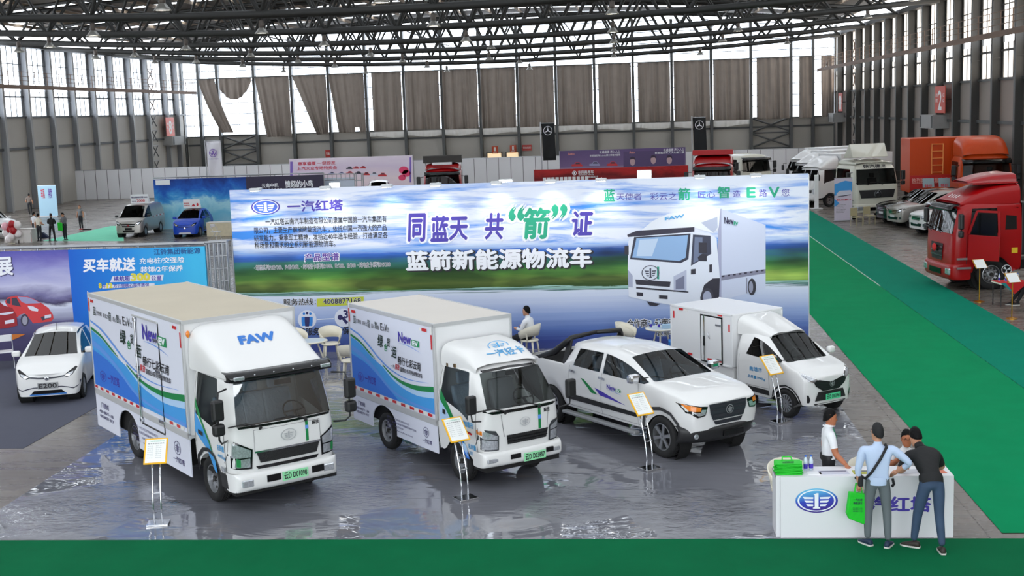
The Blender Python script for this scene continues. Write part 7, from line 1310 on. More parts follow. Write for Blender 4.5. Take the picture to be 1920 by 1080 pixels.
def leaflet(x, y, rz, w, h, c, label): o_ = MB().box(-w/2, w/2, -h/2, h/2, 0, .006).build('leaflet', M('paper_%d' % c[0], c, .5), None, loc=(x, y, DZ), rz=rz); tag(o_, label, 'leaflet'); return o_
l1 = leaflet(DX0+.78, DY+.2, .05, .42, .18, (196, 196, 210), 'grey picture leaflet under the hand of the man in white'); l2 = leaflet(DX0+1.28, DY+.2, .0, .45, .18, (170, 172, 60), 'yellow and grey leaflet beside the man in pale blue'); leaflet(DX0+.5, DY+.15, 0, .2, .12, (238, 238, 240), 'blank white slip beside the bottles'); leaflet(DX0+1.86, DY+.22, .1, .4, .2, (190, 192, 200), 'pale leaflet under the arms of the man in black'); leaflet(DX0+2.3, DY+.2, .2, .12, .14, (206, 110, 80), 'small orange card at the right end of the desk')
for l_, c in ((l1, (120, 120, 140)), (l2, (90, 92, 110))): MB().box(-.19, .19, .02, .07, .006, .008).build('print', M('paper_%d' % c[0], c, .5), l_)
# info stands
yel_f = M('yellow_frame', (236, 178, 20), .45); paper = M('white_paper', (236, 238, 236), .5)
def info_stand(px, panel_px, label, thp, tilt=.75, lean=0):
    p = atz(*px); t = thing('info_stand', label, 'stand', (p.x, p.y, 0), thp, 'yellow framed info stands beside the vehicles'); MB().box(-.17, .17, -.14, .14, 0, .035).build('base', chrome, t, bevel=.006)
    for s in (-.06, .06): MB().tube([(s, .02, .03), (s, .01, .25), (s, .05, .5), (s, .14, .8), (s, .25, 1.08)], .014, 10).build('post', chrome, t, smooth=True)
    MB().tube([(-.06, .02, .5), (.06, .02, .5)], .01, 8).build('cross_bar', chrome, t)
    h = bpy.data.objects.new('sign_board', None); COL.objects.link(h); h.parent = t; h.location = (0, .23, 1.12); h.rotation_euler = (-tilt, 0, 0)
    fr = MB().box(-.18, .18, .0, .02, -.22, .24).build('frame', yel_f, h, bevel=.006); MB().box(-.155, .155, -.004, .0, -.195, .215).build('sheet', paper, h)
    txt('一汽红塔新能源产品', M('teal_green_print'), h, (-.13, -.006, .17), (1, 0, 0), (0, 0, 1), .26, .022); txt('基本参数配置表', ink, h, (-.13, -.006, .13), (1, 0, 0), (0, 0, 1), .26, .022)
    for k in range(7):
        for x in (-.13, .0): txt('整车参数'[:3+k % 2], M('grey_ink', (150, 156, 158), .5), h, (x, -.006, .09-.035*k), (1, 0, 0), (0, 0, 1), .09, .012)
    return t
for px, lab, thp in (((297, 983), 'yellow framed info stand beside the large box truck', .2), ((873, 936), 'yellow framed info stand beside the smaller box truck', .62), ((1219, 880), 'yellow framed info stand beside the white pickup', .62), ((1463, 792), 'yellow framed info stand beside the small box van', .62)): info_stand(px, None, lab, thp)
# tub chairs and tables
ivory = M('ivory_plastic', (232, 226, 208), .4)
def tub_chair(loc, rz, label, scale=1.0):
    t = thing('tub_chair', label, 'chair', loc, rz, 'ivory plastic tub chairs'); n_ = 20
    MB().lathe([(.02, .41), (.22, .40), (.25, .42), (.22, .45), (.02, .445)], n=24).build('seat', ivory, t, smooth=True)
    back = [[], []]
    for k in range(n_+1):
        a = pi*.25 + pi*1.5*k/n_; e = abs(k/n_-.5)*2; top = .86 - .22*e**2; bot = .56 if e < .55 else .45+.11*(1-e)/.45
        back[0].append((.25*cos(a), .25*sin(a), bot)); back[1].append((.31*cos(a), .31*sin(a), top))
    MB().grid([back[0], [((a[0]+b[0])/2*1.03, (a[1]+b[1])/2*1.03, (a[2]+b[2])/2) for a, b in zip(*back)], back[1]]).build('backrest', ivory, t, smooth=True, solid=.02)
    for a in (45, 135, 225, 315): c, s = cos(rad(a)), sin(rad(a)); MB().tube([(.2*c, .2*s, .42), (.27*c, .27*s, 0)], [.03, .018], 8).build('leg', ivory, t, smooth=True)
    for a in (100, 260): MB().tube([(.23*cos(rad(a)), .23*sin(rad(a)), .44), (.26*cos(rad(a)), .26*sin(rad(a)), .62)], .02, 8).build('arm_post', ivory, t)
    return t
def round_table(loc, label):
    t = thing('round_table', label, 'table', loc); MB().lathe([(.01, .70), (.38, .70), (.40, .72), (.38, .735), (.01, .735)], n=28).build('table_top', ivory, t, smooth=True); MB().lathe([(.33, .736), (.01, .737)], n=28).build('inlay', M('pale_inlay', (206, 216, 222), .3), t)
    for k in range(3): a = 2*pi*k/3+.4; MB().tube([(.12*cos(a), .12*sin(a), .7), (.34*cos(a), .34*sin(a), 0)], .022, 8).build('leg', ivory, t)
    return t
def g(px, z=0): p = atz(*px, z); return (p.x, p.y, 0)
tub_chair(g((622, 674)), rad(-70), 'ivory tub chair facing us before the service pictograms'); tub_chair(g((558, 676)), rad(-30), 'ivory tub chair half hidden behind the large truck fairing'); tub_chair(g((660, 708)), rad(95), 'ivory tub chair turned away beside the smaller truck box'); round_table(g((588, 692)), 'round ivory table with printed sheets behind the large truck')
p = g((1240, 668)); round_table(p, 'round ivory table with bottles behind the pickup'); tub_chair((p[0]-.85, p[1]+.2, 0), rad(-10), 'ivory tub chair at the table behind the pickup'); bottle((p[0]-.05, p[1]-.05, .738), 'water bottle with blue label on the table behind the pickup'); bottle((p[0]-.25, p[1]+.0, .738), 'left water bottle on the table behind the pickup')
lt = MB().box(-.12, .12, -.08, .08, 0, .1).build('tissue_box', M('tissue_print', (160, 190, 214), .5), None, loc=(p[0]+.15, p[1]-.1, .738), bevel=.01); tag(lt, 'pale tissue box on the table behind the pickup', 'box')
bx_ = MB().box(-.18, .18, -.2, .2, 0, .5).build('carton', M('blue_carton', (30, 120, 200), .6), None, loc=(p[0]+.35, p[1]-.55, .004)); tag(bx_, 'bright blue carton under the table edge behind the pickup', 'box')
tub_chair((DX0+1.42, DY+.98, 0), rad(-90), 'ivory tub chair behind the desk beside the man in white'); tub_chair((DX0+.22, DY+.95, 0), rad(-90), 'ivory tub chair behind the left end of the desk'); pc = (atz(985, 668)); tub_chair((pc.x+.12, pc.y, 0), rad(160), 'ivory tub chair under the seated man behind the smaller truck')
# folding chair at the left edge
fcp = g((12, 690)); fo = thing('folding_chair', 'white folding chair cut by the left picture edge', 'chair', fcp, rad(-60), 'white folding chairs'); wp = M('white_plastic', (224, 224, 226), .4)
MB().box(-.2, .2, -.2, .2, .43, .46).build('seat', wp, fo, bevel=.01); MB().box(-.2, -.17, -.2, .2, .68, .86).build('backrest', wp, fo, bevel=.01)
for s in (-.2, .2): rod('leg', (-.2, s, .86), (.24, s, 0), .012, alu, fo); rod('leg', (.2, s, .45), (-.24, s, 0), .012, alu, fo)
f2 = copy_tree(fo, None, 'white folding chair beside the blue hatchback'); f2.location = g((405, 450)); f2.rotation_euler[2] = rad(-20)
# gold sign posts, small table with red cloth at the right edge
gold = M('gold_metal', (190, 140, 40), .3, .9)
for px, lab in (((1836, 566), 'gold sign post in front of the red tractor wheel'), ((1897, 598), 'gold sign post nearest the right picture edge')):
    p = atz(*px); t = thing('sign_post', lab, 'stand', (p.x, p.y, 0), rad(20)); MB().lathe([(.16, 0), (.16, .02), (.03, .05)], n=20).build('base', gold, t); rod('pole', (0, 0, .04), (0, 0, 1.1), .016, gold, t); MB().prism([(-.2, -.12, 1.05), (.2, -.12, 1.05), (.2, .1, 1.3), (-.2, .1, 1.3)], (0, .02, .0)).build('frame', gold, t); MB().poly([(-.18, -.121, 1.06), (.18, -.121, 1.06), (.18, .085, 1.293), (-.18, .085, 1.293)]).build('sheet', paper, t)
tp = atz(1893, 572); tb = thing('side_table', 'small table with a teal and red cloth at the right edge', 'table', (tp.x, tp.y, 0), rad(10)); MB().box(-.45, .45, -.3, .3, .68, .72).build('table_top', ivory, tb); MB().prism([(-.45, -.3, .725), (.45, -.3, .725), (.45, .3, .725), (-.45, .3, .725)], (0, 0, .004)).build('cloth', M('red_cloth', (190, 24, 30), .7), tb); MB().prism([(-.28, -.305, .725), (.44, -.305, .725), (.0, -.305, .38)], (0, .006, 0)).build('cloth_drop', M('red_cloth'), tb); MB().prism([(-.44, -.304, .725), (-.26, -.304, .725), (-.05, -.304, .42)], (0, .006, 0)).build('cloth_edge', M('teal_cloth', (30, 130, 130), .7), tb)
for x in (-.4, .4):
    for y in (-.26, .26): rod('leg', (x, y, 0), (x, y, .68), .018, black_pl, tb)
for k, (dx, dy) in enumerate(((-.3, .05), (-.15, -.1), (.0, .05), (.12, -.08), (.25, .1))): bottle((tp.x+dx, tp.y+dy, .729), 'water bottle on the red cloth, %s from the left' % ('first', 'second', 'third', 'fourth', 'fifth')[k], 'bottles on the red cloth')
gl = thing('desk_fan', 'round wire desk fan on the red cloth table', 'fan', (tp.x-.05, tp.y+.2, .729)); MB().lathe([(.08, 0), (.08, .02), (.015, .04)], n=14).build('base', wp, gl); rod('stem', (0, 0, .03), (0, 0, .2), .012, wp, gl); MB().tube([(.14*cos(a), 0, .32+.14*sin(a)) for a in [2*pi*k/20 for k in range(21)]], .008, 6).build('guard', wp, gl)
for k in range(3): a = 2*pi*k/3; MB().prism([(0, -.02, .32), (.11*cos(a), -.02, .32+.11*sin(a)), (.11*cos(a+.7), -.02, .32+.11*sin(a+.7))], (0, .01, 0)).build('blade', M('clear_blade', (200, 210, 214), .3), gl)
def simple_chair(loc, rz, label, mat):
    t = thing('chair', label, 'chair', loc, rz); MB().box(-.22, .22, -.22, .22, .43, .47).build('seat', mat, t, bevel=.01); MB().box(-.22, -.19, -.22, .22, .5, .9).build('backrest', mat, t, bevel=.01)
    for x in (-.2, .2):
        for y in (-.2, .2): rod('leg', (x, y, 0), (x, y, .9 if x < 0 else .44), .016, mat, t)
    return t
simple_chair((tp.x+.75, tp.y-.9, 0), rad(150), 'black chair before the red cloth table', black_pl); sc_ = simple_chair((tp.x+.85, tp.y+.15, 0), rad(190), 'black chair under the seated man by the red tractor', black_pl)
wood = M('pale_wood', (176, 166, 132), .6)
for px, lab in (((1606, 424), 'pale wooden chair left of the lorry headlamp'), ((1630, 421), 'pale wooden chair right of the lorry headlamp')): simple_chair(g(px), rad(-60), lab, wood)
# left back corner: cloth table, balloons, red can, tricycle wheel
p = g((40, 454)); ct = thing('cloth_table', 'table wrapped in white pleated cloth in the left back booth', 'table', p); rows = [[(x + (.03*sin(k*2.1) if z < .7 else 0), y, z) for k, (x, y) in enumerate([(-.8+.05*i, -.35) for i in range(33)])] for z in (0, .35, .74)]; MB().grid(rows).build('cloth_front', M('white_cloth', (222, 218, 214), .8), ct, smooth=True); MB().box(-.8, .8, -.35, .35, .72, .75).build('table_top', M('white_cloth'), ct); MB().box(-.8, -.78, -.33, .35, 0, .72).build('cloth_side', M('white_cloth'), ct); MB().box(.78, .8, -.33, .35, 0, .72).build('cloth_side', M('white_cloth'), ct)
bal = {'r': M('red_balloon', (170, 14, 30), .3), 'w': M('white_balloon', (240, 232, 232), .3), 'p': M('pink_balloon', (240, 180, 190), .3)}
q = aty(20, 436, 66.4); bs = thing('balloon_stand', 'cluster stand holding red, white and pink balloons', 'balloons', (q.x, 66.4, 0)); rod('pole', (0, 0, 0), (0, 0, q.z+.1), .02, ivory, bs); MB().lathe([(.2, 0), (.2, .03), (.02, .05)], n=14).build('base', ivory, bs)
for k, (dx, dz, c) in enumerate(((.1, .45, 'r'), (.42, .4, 'w'), (-.28, .35, 'p'), (-.05, .18, 'r'), (.18, .1, 'r'), (-.3, -.0, 'w'), (.05, -.2, 'w'), (.35, -.1, 'w'), (-.1, -.35, 'w'))): MB().ell((dx, .1*sin(k*3), q.z+dz), (.2, .2, .23), 14, 10).build('balloon', bal[c], bs, smooth=True)
p = g((64, 452)); ex = thing('fire_extinguisher', 'red fire extinguisher at the feet of the people on the left', 'extinguisher', (p[0], p[1]-.3, 0)); MB().lathe([(.01, 0), (.13, 0), (.14, .05), (.14, .5), (.08, .58), (.03, .62)], n=16).build('cylinder', M('red_can', (206, 24, 28), .3), ex, smooth=True); MB().box(-.03, .12, -.02, .02, .62, .67).build('valve', black_pl, ex)
p = g((52, 452)); wc = thing('hand_cart', 'small hand cart with spoked wheel beside the cloth table', 'cart', (p[0]+.1, p[1], 0)); MB().tube([(.26*cos(a), 0, .27+.26*sin(a)) for a in [2*pi*k/20 for k in range(21)]], .015, 6).build('wheel_rim', black_pl, wc)
for k in range(6): rod('spoke', (0, 0, .27), (.25*cos(k*pi/3), 0, .27+.25*sin(k*pi/3)), .006, alu, wc)
MB().tube([(0, .05, .27), (.3, .05, .5), (.35, .05, .95)], .015, 6).build('handle', alu, wc)
bg_ = MB().prism([(-.3, -.1, 0), (.35, -.1, 0), (.2, -.1, .14), (-.05, -.1, .34), (-.15, -.1, .14)], (0, .25, 0)).build('travel_bag', M('navy_bag', (30, 40, 70), .7), None, loc=g((82, 446)), bevel=.03); tag(bg_, 'dark navy bag on the floor behind the people on the left', 'bag')
ctp = g((398, 446)); ct2 = thing('cloth_table', 'low table with cream cloth skirt beside the blue hatchback', 'table', (ctp[0]+.3, ctp[1]+1.2, 0)); MB().box(-.9, .9, -.3, .3, 0, .74).build('skirt', M('cream_cloth', (214, 204, 176), .8, var=.15, vs=8), ct2); MB().box(-.92, .92, -.32, .32, .74, .77).build('table_top', M('white_cloth'), ct2)
# ------------------------------------------------------------------ PEOPLE (one continuous skinned body each; hair, shoes, hands, things worn are parts)
skin_m = M('skin', (196, 142, 112), .5); skin_d = M('tanned_skin', (178, 110, 76), .5); hair_b = M('black_hair', (12, 11, 12), .6, bump=.4, bs=60, spec=.15); hair_g = M('grey_black_hair', (40, 40, 42), .6, bump=.4, bs=60, spec=.2)
def person(label, loc, rz, J, cl, hair=None, skin=None, hair_style='short', shoe=None, look=(0, 0), glasses=False, hands=True, sleeve=.5, group=None, s=1.0, head_fwd=0, nod=0.0):
    """J: joints in metres, x forward, y left, z up; cl: cloth materials for 'top' and 'legs'"""
    skin = skin or skin_m; t = thing('person', label, 'person', loc, rz, group)
    n = [('pelvis', .15, .115), ('waist', .14, .105), ('chest', .165, .12), ('neckb', .085, .075), ('neck', .055, .055), ('head', .06, .06)]
    names = ['pelvis', 'waist', 'chest', 'neckb', 'neck', 'head']; rr = {'pelvis': (.125, .15), 'waist': (.105, .14), 'chest': (.12, .165), 'neckb': (.075, .10), 'neck': (.052, .052), 'head': (.05, .05), 'sh': (.075, .075), 'el': (.05, .05), 'wr': (.034, .034), 'hip': (.095, .095), 'kn': (.068, .068), 'an': (.046, .046), 'fo': (.04, .05)}
    ed = [('pelvis', 'waist'), ('waist', 'chest'), ('chest', 'neckb'), ('neckb', 'neck'), ('neck', 'head')]
    for d_ in 'lr': ed += [('chest', 'sh'+d_), ('sh'+d_, 'el'+d_), ('el'+d_, 'wr'+d_), ('pelvis', 'hip'+d_), ('hip'+d_, 'kn'+d_), ('kn'+d_, 'an'+d_)]
    vs, idx, radii, es = [], {}, [], []
    def rk(k): return rr[k if k in rr else k[:-1]]
    for a, b in ed:
        for k in (a, b):
            if k not in idx: idx[k] = len(vs); vs.append(V(J[k])*s); radii.append(rk(k))
        m = (V(J[a])+V(J[b]))/2*s; ra, rb = rk(a), rk(b)
        if a[:2] in ('el', 'sh', 'hi', 'kn'):        # mid-limb ring keeps the muscle's taper
            im = len(vs); vs.append(m); q = 1.04 if a[:2] in ('kn', 'el') else 1.0; radii.append(((ra[0]+rb[0])/2*q, (ra[1]+rb[1])/2*q)); es += [(idx[a], im), (im, idx[b])]
        else: es.append((idx[a], idx[b]))
    me = bpy.data.meshes.new('body'); me.from_pydata(vs, es, []); o = bpy.data.objects.new('body', me); COL.objects.link(o); o.parent = t
    sk = o.modifiers.new('skin', 'SKIN'); sk.use_smooth_shade = True
    if not me.skin_vertices: me.skin_vertices.new() if hasattr(me.skin_vertices, 'new') else None
    for i, r in enumerate(radii): me.skin_vertices[0].data[i].radius = (r[0]*s, r[1]*s); me.skin_vertices[0].data[i].use_root = (i == 0)
    sb = o.modifiers.new('sub', 'SUBSURF'); sb.levels = 2; sb.render_levels = 2
    dg = bpy.context.evaluated_depsgraph_get(); m2 = bpy.data.meshes.new_from_object(o.evaluated_get(dg)); o.modifiers.clear(); o.data = m2; bpy.data.meshes.remove(me)
    m2.materials.clear(); mats = [skin, cl['top'], cl['legs']]
    for m_ in mats: m2.materials.append(m_)
    segs = [(V(J[a])*s, V(J[b])*s, a, b) for a, b in ed]
    for p in m2.polygons:
        c = p.center; best = None
        for A, B_, a, b in segs:
            ab = B_-A; u = max(0, min(1, (c-A).dot(ab)/max(ab.dot(ab), 1e-9))); dd = (c-(A+ab*u)).length - rk(a)[1]*s*(1-u) - rk(b)[1]*s*u
            if best is None or dd < best[0]: best = (dd, a, b, u)
        _, a, b, u = best
        if a[:3] in ('hip',) or a[:2] == 'kn' or b[:3] == 'hip': mi = 2
        elif a == 'pelvis' and b == 'waist': mi = 2 if u < cl.get('tuck', .35) else 1
        elif a[:2] == 'el': mi = 1 if sleeve > 1 and u < sleeve-1 else 0
        elif a[:2] == 'sh': mi = 1 if u < sleeve else 0
        elif a in ('neck',) or (a == 'neckb' and u > .45): mi = 0
        else: mi = 1
        p.material_index = mi
    # head with face
    hd = V(J['head'])*s; H_ = bpy.data.objects.new('head', None); COL.objects.link(H_); H_.parent = t; H_.location = hd; H_.rotation_euler = (0, nod, look[0])
    rows = []
    for z, rx, ry, ox in ((-.11, .03, .035, .055), (-.10, .055, .052, .035), (-.06, .078, .066, .016), (-.02, .09, .073, .006), (.03, .096, .077, 0), (.07, .092, .074, -.004), (.10, .075, .062, -.008), (.122, .04, .035, -.01), (.128, .01, .01, -.01)):
        rows.append([(ox+rx*cos(a)*(1.03 if cos(a) > 0 else 1.0), ry*sin(a), z) for a in [2*pi*k/16 for k in range(16)]])
    fc = MB().grid([[tuple(V(p)*s) for p in r] for r in rows], closed=True, cap=True).build('face', skin, H_, smooth=True)
    MB().grid([[tuple(V(p)*s) for p in r] for r in ([(.088, -.006, .02), (.092, 0, .022), (.088, .006, .02)], [(.092, -.014, -.03), (.118, 0, -.03), (.092, .014, -.03)], [(.085, -.01, -.045), (.095, 0, -.045), (.085, .01, -.045)])]).build('nose', skin, H_, smooth=True)
    for y in (-.03, .03):
        MB().ell(tuple(V((.086, y, .012))*s), (.007*s, .012*s, .006*s), 8, 6).build('eye', M('dark_eye', (24, 20, 18), .3), H_); MB().ell(tuple(V((.0, y*2.5, -.005))*s), (.02*s, .008*s, .03*s), 8, 6).build('ear', skin, H_, smooth=True)
        MB().beam(V((.09, y-.014, .032))*s, V((.09, y+.014, .034))*s, .006*s, .006*s).build('eyebrow', hair_b, H_)
    MB().ell(tuple(V((.088, 0, -.062))*s), (.006*s, .022*s, .006*s), 8, 6).build('mouth', M('lips', (150, 80, 70), .5), H_)
    hr = []
    for i in range(9):
        tt = i/8; zz = -.055 + .205*tt; k_ = sqrt(max(0, 1-((zz-.02)/.122)**2)) if zz > .02 else 1.0
        row = []
        for k in range(16):
            a = 2*pi*k/16; z2 = max(zz, -.055+.14*((1+cos(a))/2)**1.15); kk = sqrt(max(0.0, 1-((z2-.02)/.139)**2)) if z2 > .02 else 1.0
            kk = kk*(.93 if z2 > zz+.012 else 1.0)
            row.append(tuple(V(((.1015*cos(a)-.005)*max(kk, .05)*(1+.025*sin(k*5.3+i*3.1)), .0805*sin(a)*max(kk, .05)*(1+.025*sin(k*4.1+i*2.3)), z2))*s))
        hr.append(row)
    hb = MB().grid(hr, closed=True, cap=True).build('hair', hair or hair_b, H_, smooth=True)
    if hair_style == 'bun': MB().ell(tuple(V((-.06, 0, .12))*s), (.05*s, .05*s, .045*s), 12, 8).build('hair_bun', hair or hair_b, H_, smooth=True)
    if glasses:
        gm = MB()
        for y in (-.032, .032): gm.tube([(.105*s, (y+.024*cos(a))*s, (.01+.017*sin(a))*s) for a in [2*pi*k/14 for k in range(15)]], .002*s, 5); gm.tube([(.105*s, y*1.75*s, .012*s), (.0, y*2.6*s, .012*s)], .002*s, 5)
        gm.build('spectacles', gloss_blk, H_)
    # shoes
    sh = shoe or M('black_shoe', (22, 22, 24), .5)
    for d_ in 'lr':
        a = V(J['an'+d_])*s; f = V(J['to'+d_])*s if 'to'+d_ in J else a+V((.14, 0, -.05))*s; dr = (f-a); dr.z = 0; dr = dr.normalized() if dr.length > 1e-4 else V((1, 0, 0)); sd = V((-dr.y, dr.x, 0)); zb = a.z-.085*s
        if 'zf'+d_ in J: zb = J['zf'+d_]
        rws = []
        for u, w_, h_ in ((-.085, .02, .05), (-.075, .036, .085), (-.03, .042, .10), (.05, .046, .075), (.12, .045, .05), (.165, .03, .035), (.175, .01, .02)):
            c = V((a.x, a.y, zb)) + dr*(u*s); rws.append([c+sd*(w_*s*cos(q))+V((0, 0, max(0, h_*s*(.5+.5*sin(q))))) for q in [2*pi*k/10 for k in range(10)]])
        so = MB().grid(rws, closed=True, cap=True).build('shoe', sh, t, smooth=True)
        rws = [[V((a.x, a.y, zb))+dr*(u*s)+sd*(w_*s*q)+V((0, 0, z)) for q, z in ((-1, 0), (1, 0), (1, .02*s), (-1, .02*s))] for u, w_ in ((-.09, .03), (-.06, .042), (.06, .05), (.13, .048), (.178, .02))]; MB().grid(rws, closed=True, cap=True).build('sole', M('pale_sole', (206, 206, 200), .6), so)
    # hem / waistband ring closes the shirt over the trousers
    a = V(J['pelvis'])*s; b = V(J['waist'])*s; ax_ = (b-a).normalized(); u_ = V((0, 1, 0)); f_ = u_.cross(ax_).normalized(); u0 = cl.get('tuck', .35); rings = []
    for e_, gx in ((u0-.55, 1.0), (u0-.25, 1.04), (u0+.15, 1.05), (u0+.5, 1.0)):
        c = a+(b-a)*e_; rings.append([c + f_*(.12*s*gx*cos(q)) + u_*(.152*s*gx*sin(q)) for q in [2*pi*k/20 for k in range(20)]])
    if 'tuck' in cl: MB().grid(rings[::-1], closed=True).build('shirt_hem', cl['top'], t, smooth=True)
    else: MB().grid([rings[3], rings[2], rings[1]], closed=True).build('belt', M('black_belt', (20, 20, 22), .5), t, smooth=True)
    if hands:
        for d_ in 'lr':
            w_ = V(J['wr'+d_])*s; e = V(J['el'+d_])*s; dr = V(J['ha'+d_]) if 'ha'+d_ in J else (w_-e); dr = dr.normalized(); up_ = V((0, 0, 1)) if abs(dr.z) < .8 else V((1, 0, 0)); sd = dr.cross(up_).normalized(); nn = sd.cross(dr); curl = J.get('cu'+d_, .5); sg = 1 if d_ == 'l' else -1
            hm = MB(); hm.tube([w_-dr*.015*s, w_+dr*.03*s, w_+dr*.07*s, w_+dr*.09*s], [.026*s, .033*s, .036*s, .028*s], 10)
            h_ = hm.build('hand', skin, t, smooth=True)
            for k, (off, ln) in enumerate(((-.027, .07), (-.009, .08), (.009, .075), (.026, .06))):
                b0 = w_+dr*.085*s+sd*off*s; b1 = b0+(dr*cos(curl*.6)-nn*sin(curl*.6))*ln*.5*s; b2 = b1+(dr*cos(curl*1.5)-nn*sin(curl*1.5))*ln*.5*s; MB().tube([b0-dr*.02*s, b0, b1, b2], [.009*s, .0095*s, .009*s, .007*s], 7).build('finger', skin, h_, smooth=True)
            b0 = w_+dr*.03*s+sd*sg*.026*s; MB().tube([b0, b0+(dr*.6+sd*sg*.7)*.035*s, b0+(dr*.9+sd*sg*.4-nn*curl*.5)*.065*s], [.012*s, .0105*s, .008*s], 7).build('thumb', skin, h_, smooth=True)
    return t
def stand_pose(**kw):
    J = dict(pelvis=(0, 0, .95), waist=(0, 0, 1.06), chest=(0, 0, 1.26), neckb=(0, 0, 1.43), neck=(.01, 0, 1.50), head=(.025, 0, 1.60), shl=(0, .19, 1.38), shr=(0, -.19, 1.38), ell=(-.03, .25, 1.10), elr=(-.03, -.25, 1.10), wrl=(.04, .26, .86), wrr=(.04, -.26, .86), hipl=(0, .09, .90), hipr=(0, -.09, .90), knl=(.02, .10, .50), knr=(.02, -.10, .50), anl=(-.02, .10, .085), anr=(-.02, -.10, .085)); J.update(kw); return J
wsh = M('white_shirt', (232, 234, 238), .75, bump=.5, bs=9); bsh = M('pale_blue_shirt', (186, 204, 232), .75, bump=.5, bs=9); blk_t = M('black_tshirt', (20, 21, 23), .8, bump=.4, bs=9); gtr = M('grey_trousers', (96, 104, 108), .8, bump=.5, bs=8); jeans = M('blue_jeans', (52, 72, 98), .8, var=.25, vs=7, bump=.4, bs=8); btr = M('black_trousers', (24, 24, 28), .8); sneaker = M('blue_black_sneaker', (20, 40, 66), .6, var=.5, vs=30)
# man in white behind the desk, facing right
h = aty(1563, 800, 18.75)
m1 = person('man in a white short-sleeved shirt standing behind the desk, seen in profile', (aty(1553, 850, 18.75).x, 18.75, 0), rad(0), stand_pose(shr=(.01, -.2, 1.38), elr=(.07, -.27, 1.10), wrr=(.2, -.44, .98), har=(.35, -.7, -.75), chest=(.0, 0, 1.26)), {'top': wsh, 'legs': btr}, skin=skin_d, sleeve=.72, s=.97, nod=.05)
MB().tube([(.06, -.075, 1.42), (.105, -.07, 1.28), (.115, -.03, 1.14)], .008, 6).build('lanyard', M('green_lanyard', (20, 130, 90), .6), m1); MB().grid([[(.06*cos(a)-.0, .075*sin(a), 1.455+.0*a) for a in [2*pi*k/16 for k in range(17)]], [(.095*cos(a)+.01, .10*sin(a), 1.44) for a in [2*pi*k/16 for k in range(17)]]]).build('collar', wsh, m1, smooth=True)
# man in pale blue, back to us, with shoulder strap and green bag
bp0 = (aty(1645, 960, 17.52).x, 17.52, .012)
m2 = person('man in a pale blue shirt and grey trousers standing with his back to us', bp0, rad(88), stand_pose(anl=(.02, .13, .085), anr=(-.06, -.14, .085), tol=(.12, .2, 0), tor=(.06, -.2, 0), knl=(.04, .12, .5), knr=(-.01, -.13, .5), shl=(0, .20, 1.40), ell=(-.02, .27, 1.12), wrl=(.02, .25, .90), hal=(0.05, .0, -1), cul=1.5, shr=(0, -.2, 1.4), elr=(-.03, -.44, 1.20), wrr=(.14, -.28, 1.03), har=(.8, .4, -.5), head=(.03, 0, 1.62), neck=(.01, 0, 1.51)), {'top': bsh, 'legs': gtr, 'tuck': .1}, hair=hair_g, skin=skin_m, sleeve=1.45, shoe=sneaker, s=1.0, glasses=True, look=(.35, 0))
MB().tube([(.1, -.09, 1.37), (.03, -.11, 1.455), (-.06, -.11, 1.44), (-.125, -.02, 1.29), (-.13, .1, 1.1), (-.1, .18, 1.0), (.08, .19, .97)], .02, 6).build('shoulder_strap', M('black_strap', (24, 24, 28), .7), m2, smooth=True); MB().box(-.05, .10, .2, .27, .86, 1.02).build('pouch', M('black_strap'), m2, bevel=.02); MB().lathe([(.05, 0), (.05, .02), (.042, .02), (.042, 0)], (.03, .26, .96), 'z', 14).build('wrist_watch', M('black_strap'), m2)
MB().tube([(-.03, -.2, .98), (-.02, -.22, .9), (.0, -.2, .86)], .02, 6).build('key_case', M('black_strap'), m2)
hp = Matrix.Rotation(rad(88), 3, 'Z') @ V((.03, .26, .80)); bgx, bgy = bp0[0]+hp.x, bp0[1]+hp.y
gb = thing('shopping_bag', 'bright green printed shopping bag hanging from the hand of the man in pale blue', 'bag', (bgx-.0, bgy-.05, .83), rad(12))
MB().prism([(-.13, 0, -.03), (.13, 0, -.08), (.16, 0, -.40), (.08, 0, -.52), (-.14, 0, -.42), (-.17, 0, -.34)], (0, .07, 0)).build('bag_body', gbag, gb, bevel=.012); MB().tube([(-.05, .03, -.05), (-.03, .03, .08), (.03, .03, .08), (.06, .03, -.06)], .012, 6).build('handle', gbag, gb); MB().box(.07, .20, .04, .06, -.44, -.12).build('blue_folder', M('blue_folder', (30, 110, 200), .5), gb)
txt('一汽红塔', navy, gb, (-.08, -.004, -.16), (1, 0, -.1), (.1, 0, 1), .13, .035, .02); txt('新能源车', navy, gb, (-.08, -.004, -.21), (1, 0, -.1), (.1, 0, 1), .13, .035, .02)
for k in range(3): txt('400-8877-168', navy, gb, (-.09, -.004, -.27-.025*k), (1, 0, -.1), (.1, 0, 1), .14, .014)
